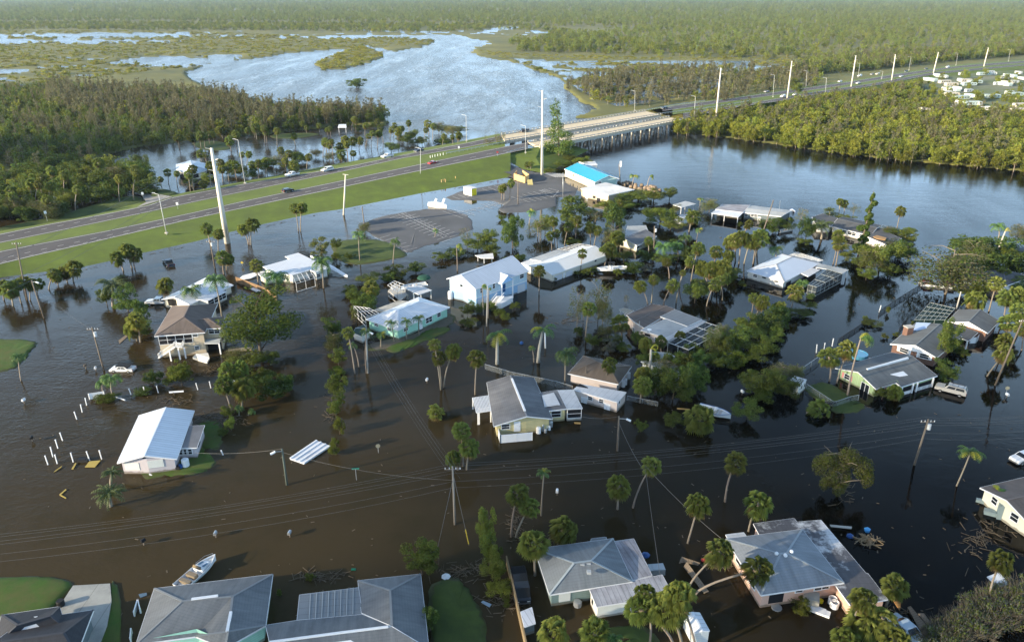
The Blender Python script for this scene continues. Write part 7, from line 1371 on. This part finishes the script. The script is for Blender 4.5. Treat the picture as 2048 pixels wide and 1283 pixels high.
# ------------------------------------------------------------------ trees and bushes of the neighbourhood
def ts(spec, **k):
    for ln in spec.strip().split(';'):
        a = ln.split()
        if len(a) >= 5: tree(a[0], *map(float, a[1:5]), **k)
ts('''tall0 524 712 138 150;leafy 500 738 80 40;dark 545 792 80 48;dark 575 782 34 36;leafy 520 775 70 40;lime 364 770 62 50;dark 255 622 54 54;dark 282 648 40 50;leafy 215 612 40 40;dark 292 670 26 30;lime 215 800 44 18;dark 307 768 36 30;dark 285 788 40 16;leafy 540 730 50 30;brown 470 722 40 28
;dark 667 668 42 36;brown 668 704 38 42;leafy 678 732 34 36;lime 674 750 30 20;leafy 676 795 46 48;leafy 672 835 30 36;lime 680 868 24 36;lime 668 908 26 34;leafy 680 812 26 26
;cypress0 644 518 38 50;brown 728 468 30 26;leafy 672 500 30 24;leafy 740 566 46 22;lime 790 556 50 30;leafy 832 545 44 22;dark 775 562 30 20;dark 732 618 60 36;leafy 715 606 50 30;dark 700 590 34 24;cypress0 708 643 15 34;leafy 700 520 26 16;lime 672 522 16 20
;leafy 885 520 44 18;dark 912 512 40 20;sparse 934 490 34 40;leafy 955 500 64 30;leafy 975 492 50 36;lime 985 510 36 26;dark 1026 498 48 72;sparse 1075 478 56 50;leafy 1090 470 40 40;dark 1140 444 62 56;leafy 1150 465 44 36;sparse 1190 448 46 36;leafy 1210 420 40 24;dark 1226 462 46 62;brown 1222 490 50 40;leafy 1148 492 36 18;lime 1002 440 22 12;shrub 1040 520 26 16;dark 1020 530 30 18;dark 1180 430 30 18;leafy 1245 420 46 20
;shrub 1178 548 20 16;shrub 1165 549 16 11;shrub 1152 549 14 10;shrub 1109 562 9 9;dark 1192 545 16 14;dark 1265 545 44 26;leafy 1248 524 36 26;lime 1253 518 22 18;dark 1222 518 30 20;dark 1290 520 40 22;grey0 1290 540 30 14;shrub 1237 550 20 16
;sparse 1153 655 42 84;sparse 1166 640 34 60;sparse 1196 638 54 88;brown 1205 650 36 60;leafy 1186 694 38 26;grey0 1220 704 34 30;dark 1158 672 22 20;leafy 1232 692 30 24;brown 1215 675 40 26;leafy 1244 700 36 16;sparse 1252 607 14 20
;lime 1320 448 56 40;leafy 1340 460 50 30;leafy 1300 440 40 26;leafy 1276 402 74 26;leafy 1307 404 50 30;leafy 1339 400 34 28;dark 1250 412 60 24;brown 1352 425 26 20;brown 1418 424 34 30;sparse 1400 440 26 30;leafy 1385 440 30 24;dark 1612 476 38 46;dark 1545 466 32 36;leafy 1571 464 34 30;sparse 1600 454 30 44;dark 1528 460 26 24;shrub 1608 486 30 12;shrub 1480 452 12 10;dark 1660 436 28 14;dark 1350 505 34 30;leafy 1330 530 50 26;leafy 1395 520 30 30;dark 1370 520 40 30;dark 1305 500 34 24
;leafy 1389 606 46 44;dark 1400 590 40 36;leafy 1455 575 40 40;dark 1440 560 40 40;leafy 1470 548 30 14;lime 1483 572 20 12;dark 1620 598 20 14;leafy 1600 632 54 18;leafy 1620 616 30 14;dark 1560 655 34 18
;brown 1425 712 44 60;leafy 1442 720 56 50;leafy 1468 702 62 52;leafy 1493 680 62 54;dark 1531 668 64 52;leafy 1519 708 62 44;dark 1552 656 46 46;leafy 1545 690 44 36;leafy 1429 738 60 36;lime 1462 732 54 34;brown 1480 700 50 40;leafy 1500 720 60 30;brown 1438 688 34 44
;dark 1310 790 62 60;leafy 1345 798 66 66;dark 1385 782 58 56;leafy 1350 748 56 46;dark 1396 748 44 44;leafy 1290 740 44 40;brown 1330 760 50 44;dark 1370 800 44 30;lime 1300 705 30 26;dark 1275 690 30 30;leafy 1385 715 40 30
;leafy 1500 778 54 40;leafy 1535 788 64 50;dark 1572 790 54 44;brown 1560 760 60 36;brown 1590 760 34 34;lime 1520 795 60 24;leafy 1345 856 42 34;lime 1280 864 28 26;leafy 1493 838 56 38;lime 1540 770 50 30
;leafy 1887 722 56 82;dark 1891 758 50 40;lime 1926 712 24 20;dark 1870 690 24 30;leafy 1763 798 36 26;dark 1905 705 34 30;lime 1768 676 16 8;lime 1775 627 10 16;lime 1792 672 14 8;shrub 1730 640 12 8;leafy 1740 650 40 6;leafy 1830 655 20 16
;dark 1959 532 110 66;dark 1985 520 90 56;dark 1930 510 60 40;leafy 2010 540 60 46;dark 2035 545 60 50;brown 2035 486 36 40;dark 2030 575 70 30;leafy 1920 590 34 20;dark 1960 555 60 40;brown 1940 535 60 60
;leafy 1790 478 54 26;lime 1810 482 44 26;brown 1770 474 40 26;leafy 1818 470 26 18;brown 1797 515 70 40;dark 1800 520 50 44;leafy 1757 542 84 64;brown 1740 545 60 50;leafy 1732 560 44 26;leafy 1720 540 36 30;sparse 1706 432 28 30;leafy 1690 440 40 14;dark 1700 470 30 16;leafy 1720 515 40 30;dark 1775 552 40 30;lime 1693 520 30 20;brown 1690 500 20 14
;leafy 845 1148 78 66;dark 858 1140 44 50;lime 1600 1224 38 30;shrub 1577 1202 14 10;leafy 1010 1200 20 14;leafy 990 1130 34 40;leafy 1000 1160 30 40;lime 1000 1185 50 26;lime 621 1158 20 14;dark 860 1260 36 50;shrub 560 1190 12 14;lime 1013 1212 16 10;leafy 935 632 30 24;leafy 960 625 30 20;lime 985 620 20 20;dark 950 610 26 18;leafy 940 650 34 14;leafy 1030 620 24 18;leafy 1010 640 30 14;lime 1000 632 24 18
;leafy 1057 340 26 8;leafy 1130 335 50 18;lime 1165 335 40 26;leafy 1100 345 30 12;lime 1140 320 40 16;leafy 1262 402 30 18;leafy 1180 455 24 14;lime 1225 365 14 10;leafy 463 860 22 26;leafy 455 835 26 26;dark 447 870 20 16;leafy 440 420 1 1''')
for x, y, w_, h_ in ((972, 1105, 40, 92), (978, 1135, 44, 72), (985, 1160, 42, 50)): tree('leafy', x, y, w_, h_, word='tall narrow hedge shrub')
sparse_spec = ((1675, 990, 110, 106, 'drooping willow-like tree'), (1890, 588, 140, 104, 'brown-leaved spreading tree with pale trunk'))
for x, y, w_, h_, wd in sparse_spec: tree('willow0' if x < 1800 else 'brown', x, y, w_, h_, word=wd)
for i in range(22): tree('twigs', 1872+(i % 8)*25+R.uniform(-8, 8), 1296-(i % 8)*11-(i//8)*30*((i % 8)/8)+R.uniform(-6, 6), 78, 38, word='tangled bare brush with few leaves', name='storm_brush', cat='brush')
fr_ = bpy.data.objects.new('palm_frond', BENT[0]); C.objects.link(fr_); fr_.location = P(1996, 979, 3.0); fr_.scale = (.75, .75, .45); fr_.rotation_euler = (0, .3, .2); tag(fr_, 'fallen green palm fronds lying on the brown roof of the butter-yellow house', 'palm frond')
# tall casuarina at the bridge head and the norfolk pine on the point
def conifer(label, x, y, tx, ty, w_px, seed, name='casuarina_tree', wind=0., tiers=16, m=None, z0=0.):
    b = P(x, y, z0); tp_ = TOP(b, tx, ty); t = thing(name, label, 'tree', b); q_ = random.Random(seed); w_ = w_px/PXM(b); tr = MB(); tr.tube([b-Vector((0, 0, .4)), b.lerp(tp_, .5)+Vector((w_*.03, 0, 0)), tp_], [.3, .2, .05], 7); tr.build('trunk', [M_bark], t); bl = []
    for i in range(tiers):
        f = .12+.86*i/tiers; c = b.lerp(tp_, f); r_ = w_*.5*(1-f*.75)*q_.uniform(.35, 1.3); a = i*2.4; o_ = Vector((cos(a), sin(a)*.9, 0))*r_*.75; o_.x = o_.x*(1-abs(wind))+abs(o_.x)*wind; c = c+o_; bl.append((tuple(c-b), (r_*.55+.15, r_*.5+.15, max(.5, w_*.13))))
    lc_ = leaf_cloud(seed, bl, 4200, .36, 2, m2=.4); lc_.v = [(v[0]+b.x, v[1]+b.y, v[2]+b.z) for v in lc_.v]; lc_.build('crown', m or [M_cas, M_leaf], t); return t
conifer('tall open casuarina tree at the bridge head beside the white pole', 1118, 318, 1112, 196, 58, 5, tiers=26, m=[M_leaf_d, M_leaf]); conifer('wind-swept norfolk pine leaning on the river point', 1714, 520, 1748, 380, 40, 8, name='norfolk_pine', wind=.6, m=[M_leaf_d, M_leaf])
for i, (x, y, h_) in enumerate(((973, 294, 25), (982, 292, 16), (993, 289, 28), (999, 290, 24), (1006, 288, 28))):
    t = tree('sparse', x, y, 15, h_, word='bare brown roadside tree', group='bare trees in the median', z0=4)
for i, (x, y) in enumerate(((1592, 187), (1598, 186))): tree('lime', x, y, 13, 22, word='small round median tree', group='round trees in the median', z0=3)
LM += [('the flooded park', P(520, 290)), ('the park road', P(290, 400)), ('the far verge', P(700, 310)), ('the marsh edge', P(760, 250))]
ps_park = '''355 440 370 550 95;465 430 512 528 80;500 455 512 530 60;560 420 572 545 80;600 430 605 540 70;640 420 650 500 80;680 410 690 500 60;740 370 770 445 85;790 365 800 440 85;830 470 850 565 95;890 410 905 560 90;940 320 962 385 60;1000 370 1012 430 60;1075 345 1085 455 75;1060 360 1068 440 60;1155 355 1165 495 80;1170 390 1182 490 70;1245 305 1250 370 80;1275 375 1277 520 65;1310 560 1318 655 75;1385 590 1386 680 85;1432 425 1446 510 70;1412 330 1415 380 60;1450 320 1452 380 60;1510 310 1512 380 60;1550 350 1552 400 60;1668 330 1671 392 62;1745 365 1750 425 50;1770 355 1776 430 50;1720 475 1740 590 80;1785 480 1802 665 62;1860 520 1865 625 80;1925 500 1940 670 70;1870 590 1880 660 80;1985 585 1990 655 70;255 765 266 870 80;340 775 346 890 62;190 825 202 900 50;490 730 502 945 80;560 590 570 660 80;610 600 620 680 70;450 780 470 950 80;1165 670 1185 800 90;1040 690 1060 790 80;1100 680 1106 820 80;1240 670 1250 790 70;820 710 830 850 80;760 730 770 860 80;880 690 900 830 80;1430 700 1436 790 110;110 800 135 920 80;60 860 70 940 80;1350 650 1360 760 60;650 700 660 930 80;590 870 600 960 90;950 600 955 700 60'''
for ln in ps_park.split(';'):
    a = [float(v) for v in ln.split()]; fr = (280, 180, 4.655); palm('s', fr[0]+a[2]/fr[2], fr[1]+a[3]/fr[2], fr[0]+a[0]/fr[2], fr[1]+a[1]/fr[2], a[4]/fr[2], z0=.2)
qz = random.Random(77)
for i in range(44):       # palms in a loose line between the road and the flooded park, and towards the river
    x = 380+i*12.5+qz.uniform(-5, 5); y = samp(L5, x)-qz.uniform(2, 26); h_ = qz.uniform(24, 40)*(1-.25*(x-380)/560)
    if qz.random() < .45: palm('s', x, y, x+qz.uniform(-6, 6), y-h_, qz.uniform(13, 19), z0=.1)
    else: tree(qz.choice(['dark', 'leafy', 'leafy', 'brown']), x, y, qz.uniform(22, 36), h_*.8, group='trees of the flooded park')
for i in range(40):
    x = qz.uniform(-40, 300); y = samp(L5, x)-qz.uniform(4, 62); h_ = qz.uniform(34, 56)
    if qz.random() < .5: palm('s', x, y, x+qz.uniform(-8, 8), y-h_, qz.uniform(18, 24), z0=.1)
    else: tree(qz.choice(['dark', 'leafy', 'dark', 'brown']), x, y, qz.uniform(36, 56), h_*.9, group='trees of the flooded park')
for i in range(26):
    x = qz.uniform(690, 915); y = 240+(x-690)*.18+qz.uniform(-4, 26); h_ = qz.uniform(14, 24)
    if qz.random() < .6: palm('s', x, y, x+qz.uniform(-4, 4), y-h_, qz.uniform(11, 15), z0=.1)
    else: tree(qz.choice(['dark', 'leafy']), x, y, qz.uniform(16, 26), h_*.7, group='trees of the flooded park')
tree('dark', 714, 175, 40, 23, word='round mangrove islet in the river', name='mangrove_bush', group=None); tree('lime', 1078, 140, 22, 10, word='small mangrove clump off the right bank', name='mangrove_bush', group=None)
# ------------------------------------------------------------------ far woods: lean shapes, placed in numbers
def small_mesh(key, seed, w_, h, n, size, mats_, base=.25, nb=6, trunk=.12, narrow=1., tm=None):
    bl = blobs_for(seed, w_*narrow, h, nb, base); cr = leaf_cloud(seed, bl, n, size, len(mats_)); tr = MB(); tr.tube([(0, 0, -.5), (0, 0, h*.85)], [trunk, trunk*.3], 4, 2)
    cr.add(tr.v, tr.f, 2); me = cr.mesh(key, [mats_[0], mats_[-1], tm or M_pale]); return me
def far_col(name, items):
    col = bpy.data.collections.new(name)
    for i, me_ in enumerate(items): o = bpy.data.objects.new('%s_%02d' % (name, i), me_); col.objects.link(o)
    return col
def scatter(name, label, col, pts, scl, idx_):
    n = len(pts); me_ = bpy.data.meshes.new(name); me_.from_pydata([tuple(p) for p in pts], [], []); 
    a = me_.attributes.new('scl', 'FLOAT', 'POINT'); a.data.foreach_set('value', np.asarray(scl, dtype=np.float32)); a = me_.attributes.new('which', 'INT', 'POINT'); a.data.foreach_set('value', np.asarray(idx_, dtype=np.int32))
    a = me_.attributes.new('turn', 'FLOAT', 'POINT'); a.data.foreach_set('value', NR.rand(n).astype(np.float32)*6.283)
    o = bpy.data.objects.new(name, me_); C.objects.link(o); ng = bpy.data.node_groups.new(name+'_nodes', 'GeometryNodeTree'); ng.interface.new_socket('Geometry', in_out='INPUT', socket_type='NodeSocketGeometry'); ng.interface.new_socket('Geometry', in_out='OUTPUT', socket_type='NodeSocketGeometry')
    N = ng.nodes; L = ng.links; gi = N.new('NodeGroupInput'); go_ = N.new('NodeGroupOutput'); ip = N.new('GeometryNodeInstanceOnPoints'); ci = N.new('GeometryNodeCollectionInfo'); ci.inputs[0].default_value = col; ci.inputs[1].default_value = True; ci.inputs[2].default_value = True
    ip.inputs['Pick Instance'].default_value = True
    def attr(nm, ty): q_ = N.new('GeometryNodeInputNamedAttribute'); q_.data_type = ty; q_.inputs[0].default_value = nm; return q_.outputs[0]
    cx = N.new('ShaderNodeCombineXYZ'); L.new(attr('turn', 'FLOAT'), cx.inputs[2]); L.new(gi.outputs[0], ip.inputs['Points']); L.new(ci.outputs[0], ip.inputs['Instance']); L.new(attr('which', 'INT'), ip.inputs['Instance Index']); L.new(cx.outputs[0], ip.inputs['Rotation']); L.new(attr('scl', 'FLOAT'), ip.inputs['Scale']); L.new(ip.outputs[0], go_.inputs[0])
    md = o.modifiers.new('scatter', 'NODES'); md.node_group = ng; return tag(o, label, kind='stuff')
def inarea(poly, n, jit=0):
    """n points spread evenly over the ground inside a photo-pixel polygon"""
    V = [P(x, y, 0) for x, y in poly]; xs = [v.x for v in V]; ys = [v.y for v in V]; W2 = [(v.x, v.y) for v in V]; out = []
    while len(out) < n:
        k = max(1000, n*2); a = NR.uniform(min(xs), max(xs), k); b = NR.uniform(min(ys), max(ys), k); i = inpoly(a, b, W2); out += list(zip(a[i], b[i]))
    return np.array(out[:n])
def topix(xy): 
    z = -H; q_ = xy[:, 1]*cos(TH)+H*sin(TH); u = xy[:, 1]*sin(TH)-H*cos(TH); return CX+F*xy[:, 0]/q_, CY-F*u/q_
PINE = [small_mesh('pine', 200+i, 6, 13, 260, .5, [M_pine, M_mang], .5, 7, .16) for i in range(4)]; BROAD = [small_mesh('broad', 210+i, 8, 8, 420, .48, [M_mang, M_leaf_y], .05, 8, .15) for i in range(4)]; DARKT = [small_mesh('darkt', 220+i, 8, 9, 420, .45, [M_leaf, M_leaf_d], .05, 8, .15) for i in range(3)]
CAS = [small_mesh('cas', 230+i, 5, 13, 520, .32, [M_cas, M_leaf_b], .12, 12, .14, .8) for i in range(4)]; SPIRE = [small_mesh('spire', 250+i, 3.4, 15, 420, .3, [M_leaf_b, M_cas], .15, 12, .12, .8) for i in range(3)]; MARSH = [small_mesh('marsh', 240+i, 7, 2.2, 160, .5, [M_gold, M_mang], 0, 6, .02) for i in range(4)]
SABF = []
for i in range(2):
    m_ = fan_crown(300+i, 26, 1.9); m_.v = [(v[0], v[1], v[2]+6) for v in m_.v]; m_.tube([(0, 0, -.4), (.2, 0, 6)], [.18, .13], 4, 2); SABF.append(m_.mesh('sabf', [M_fan, M_fan_old, M_trunk]))
cF = far_col('far_tree', PINE+BROAD+DARKT+CAS+SABF+SPIRE)      # 0-3 pine, 4-7 broad, 8-10 dark, 11-14 casuarina, 15-16 palm
cM = far_col('marsh_clump', MARSH)
PARK = PL('1838 172 1862 150 1990 140 2300 132 2300 232 2030 236 1900 226 1838 210')
def clear_road(px, py):
    y = np.interp(px, [p_[0] for p_ in E1], [p_[1] for p_ in E1]); k_ = np.interp(px, [1366, 1480, 1700, 2050], [12, 14, 15, 12]); return (px > 1366) & (py > y-2) & (py < y+k_)
def woods(name, label, poly, n, kinds, smin, smax, avoid=None, col=None, zz=0., grow=0.):
    xy = inarea(poly, n); px, py = topix(xy); h_ = ground_class(px, py); k = (h_ > (-.05 if avoid is None else avoid)) & ~inpoly(px, py, PARK) & ~clear_road(px, py); xy = xy[k]; n = len(xy); w_ = NR.choice(kinds, n); s_ = NR.uniform(smin, smax, n)*(1+grow*np.clip((xy[:, 1]-1500)/3000, 0, 2))
    return scatter(name, label, col or cF, np.column_stack([xy, np.full(n, zz)]), s_, w_)
woods('pine_forest', 'pine forest spreading to the hazy horizon', PL('-260 44 400 46 900 48 1040 52 1300 58 1100 80 1010 90 1040 106 1300 110 1500 112 1640 112 1780 108 2048 92 2300 86 2300 28 -260 28'), 15000, [0, 1, 2, 3, 0, 1, 2, 3, 4, 5, 8], .8, 1.25)
woods('distant_forest', 'hazy forest along the horizon', PL('-260 30 2300 30 2320 10 -280 10'), 15000, [0, 1, 2, 3, 4, 5, 8], 1.0, 1.5, grow=.4); woods('horizon_forest', 'last line of forest in the haze', PL('-280 11 2320 11 2340 -2 -300 -2'), 14000, [0, 1, 4, 8, 5], 2.0, 3.2)
woods('forest_edge', 'broadleaf fringe of the pine forest', PL('-260 62 0 62 100 60 300 62 620 63 800 66 960 62 1040 60 1100 66 1090 80 1010 90 1040 106 1300 114 1500 120 1640 118 1640 110 1300 92 1200 70 1040 50 600 48 -260 46'), 3800, [4, 5, 6, 7, 8, 9, 15, 16, 4], .6, 1.1)
woods('marsh_growth', 'golden marsh growth and low mangroves', PL('-260 190 0 178 200 160 420 128 520 116 700 98 870 90 870 76 600 72 300 62 -260 62'), 5200, [0, 1, 2, 3], .55, 1.15, col=cM, avoid=.1)
woods('marsh_growth', 'golden reeds on the right marsh', PL('940 100 1040 108 1300 116 1640 116 1640 150 1380 190 1240 212 1190 200 1130 160 1060 134'), 2600, [0, 1, 2, 3], .4, .9, col=cM, avoid=.15)
woods('marsh_growth', 'golden mangrove islet growth', ISLE[0], 300, [0, 1, 2, 3], .7, 1.2, col=cM, avoid=-.5)
woods('mangrove_fringe', 'low mangroves along the winding marsh channels', PL('-260 100 300 92 640 84 860 78 868 88 700 99 520 117 400 132 260 150 0 170 -260 178'), 420, [4, 5, 6, 7], .28, .5, avoid=.25)
woods('casuarina_wood', 'wind-bent grey-brown casuarinas on the right bank', PL('1150 170 1240 150 1400 140 1640 150 1640 176 1500 196 1400 205 1290 219 1215 214 1170 196'), 520, [11, 12, 13, 14, 11, 12, 4, 15], .65, 1.05, avoid=-2)
woods('casuarina_wood', 'dense grey-brown casuarina wood on the left bank', PL('100 180 343 190 480 204 549 226 640 226 776 238 760 246 600 258 480 270 300 250 100 230'), 1250, [11, 12, 13, 14, 17, 18, 19, 4, 9, 9], .6, 1.0, avoid=-2)
woods('thicket', 'dark wet thicket below the casuarinas', WFOR, 3600, [8, 9, 10, 9, 10, 11, 8, 4, 17], .42, .78, avoid=-2)
woods('roadside_thicket', 'dark mixed thicket behind the roadside palms', PL('-260 470 0 440 150 415 250 400 285 380 300 365 290 340 200 330 100 345 0 366 -260 430'), 420, [8, 9, 10, 9, 4], .35, .65, avoid=-9)
woods('bank_wood', 'yellow-green wood on the right bank of the river', RBANK, 7500, [4, 5, 6, 7, 4, 5, 6, 11, 12, 8, 15], .5, .85, avoid=-2)
woods('bank_wood', 'mixed woods beyond the highway on the right', PL('1560 150 1640 150 1780 138 1900 124 2048 112 2300 96 2300 88 2048 94 1780 112 1640 120'), 2200, [4, 5, 0, 8, 9, 11], .6, 1.0, avoid=-2)
# individual trees that stand out at the front of the banks
GRP = 'mangrove trees lining the right river bank'
edge_r = PL('1350 268 1384 270 1453 277 1539 289 1648 304 1755 318 1864 329 1985 339 2060 348'); q3 = random.Random(8)
bm = [me_ for me_ in BROAD]
def front(x, y, mesh_, s_, nm, lab, cat, grp):
    b = P(x, y, 0); o = bpy.data.objects.new(nm, mesh_); C.objects.link(o); o.location = b; o.rotation_euler = (0, 0, q3.uniform(0, 6)); o.scale = (s_, s_, s_*q3.uniform(.85, 1.2)); tag(o, lab, cat, grp)
DENSE = [small_mesh('mangrove_dense', 260+i, 8, 8, 1500, .3, [M_mang, M_leaf_y], .0, 9, .15) for i in range(3)]; CASD = [small_mesh('cas_dense', 270+i, 6, 13, 1800, .2, [M_cas, M_leaf_b], .1, 14, .14, .8) for i in range(3)]
for i in range(140): x = q3.uniform(1345, 2060); y = samp(edge_r, x)-q3.uniform(-1, 20); front(x, y, q3.choice(DENSE), q3.uniform(.65, 1.0), 'mangrove_tree', 'yellow-green mangrove tree in the dense front of the right river bank', 'tree', GRP)
for i in range(60): x = q3.uniform(1130, 1480); y = 150+(x-1130)*.14+q3.uniform(0, 22)+(14 if x < 1230 else 0); front(x, y, q3.choice(CASD), q3.uniform(.6, .95), 'casuarina_tree', 'grey-brown casuarina in the bent row above the highway', 'tree', 'casuarinas on the right bank')
for i in range(90):
    x = q3.uniform(60, 740); y = 215+q3.uniform(0, 75)-(x-60)*.02
    if inpoly(np.array([x]), np.array([y]), WFOR)[0]: front(x, y, q3.choice(CASD), q3.uniform(.5, .85), 'casuarina_tree', 'grey-brown casuarina rising from the dark left wood', 'tree', 'casuarinas in the left wood')
# ------------------------------------------------------------------ trailer park
def trailer_meshes(i):
    q_ = random.Random(i); L_, W_, h_ = ((7.5, 2.4, 2.7), (10, 3.4, 2.8), (6.5, 2.3, 2.6), (12, 3.6, 2.8))[i]; b = MB(); pr = [(-L_/2, .5), (-L_/2, h_*.93), (-L_/2+.3, h_), (L_/2-.8, h_), (L_/2, h_*.7), (L_/2-.1, .5)]
    A = [Vector((x, -W_/2, z)) for x, z in pr]; B = [Vector((x, W_/2, z)) for x, z in pr]; b.poly(A); b.poly(B[::-1]); n = len(pr); [b.poly([A[k], B[k], B[(k+1) % n], A[(k+1) % n]]) for k in range(n)]
    w_ = MB(); [w_.box((-L_/2+1.2+k*2.2, s_*(W_/2+.01), h_*.62), (1.0, .04, .6)) for k in range(int(L_/2.4)) for s_ in (-1, 1)]; wh = MB(); [wh.tube([(a, s_*(W_/2-.25), .4), (a, s_*(W_/2), .4)], .38, 8) for a in (-.5, .5) for s_ in (-1, 1)]
    return b.mesh('shell', [[mat('trailer_white', (.70, .68, .62), .6), mat('trailer_cream', (.5, .45, .36), .6), mat('trailer_grey', (.42, .44, .44), .6), mat('trailer_pale', (.42, .50, .47), .6)][i]]), w_.mesh('window', [M_glass]), wh.mesh('wheel', [M_black])
TRM = [trailer_meshes(i) for i in range(4)]
tr_spots = PL('212 355 260 640 830 275 930 315 1080 245 1150 255 1200 310 1290 275 1430 150 1540 120 1750 200 1830 180 1780 290 1900 270 1740 310 1640 300 860 390 960 390 1020 375 860 440 940 470 1200 410 1260 500 1400 500 1540 500 1820 440 1900 470 700 625 790 625 1000 650 1080 590 1250 610 1330 610 1620 700 1990 640 1940 720 1560 145 1960 130 2010 220 1080 520 610 240 760 180 830 190 1100 150 1450 690 230 450 540 720 2030 560')
tr_spots = [(1780+a/7.642, 130+b/7.642+1.5) for a, b in tr_spots if not (a < 300 and b > 600)]
LM2 = ['at the foot of the tall pole', 'at its left edge']
tr_spots.sort(key=lambda t: (round(t[1]/8), t[0])); rowi = {}
for i, (x, y) in enumerate(tr_spots):
    k = R.randrange(4); sh, wi, wh = TRM[k]; p = P(x, y, .5); rr = int(round(y/8)); rowi[rr] = rowi.get(rr, 0)+1
    t = thing('mobile_home', '%s %s from the left in the %s row of the trailer park' % (ORD[rowi[rr]-1], ['white travel trailer', 'cream mobile home', 'short white trailer', 'long pale mobile home'][k], ORD[sorted({int(round(b/8)) for a, b in tr_spots}).index(rr)]), 'mobile home', p, 'mobile homes in the trailer park', radians(R.choice([8, 12, -75, -80, 10])+R.uniform(-5, 5)))
    child('shell', sh, t); child('window', wi, t); child('wheel', wh, t)
LM += [('the trailer park', P(1900, 200))]
pk = MB(); pk.poly([P(x, y, .75) for x, y in PL('1850 172 1870 152 1990 142 2200 138 2200 235 2010 228 1900 222 1845 205')]); tag(pk.build('trailer_park_ground', mat('park_gravel', (.20, .19, .15), .95, .2, .05, col2=(.09, .12, .03), thr=.44)), 'pale gravel and grass of the trailer park', kind='structure')
for i in range(62): x = R.uniform(1845, 2062); y = R.uniform(150, 228); front(x, y, R.choice(DENSE), R.uniform(.45, .9), 'park_tree', 'round green tree among the mobile homes', 'tree', 'trees among the mobile homes')
give_labels()
# ------------------------------------------------------------------ haze
hz = MB(); hz.box((0, 8980, 36), (24000, 18960, 80)); hm = bpy.data.materials.new('haze'); hm.use_nodes = True; hn = hm.node_tree; hn.nodes.remove(hn.nodes['Principled BSDF']); pv = hn.nodes.new('ShaderNodeVolumePrincipled')
pv.inputs['Color'].default_value = (.6, .78, 1.0, 1); pv.inputs['Density'].default_value = 4.6e-5; pv.inputs['Anisotropy'].default_value = .3; hn.links.new(pv.outputs[0], hn.nodes['Material Output'].inputs['Volume'])
ho = hz.build('haze', hm); tag(ho, 'thin morning haze over the whole valley', kind='stuff')
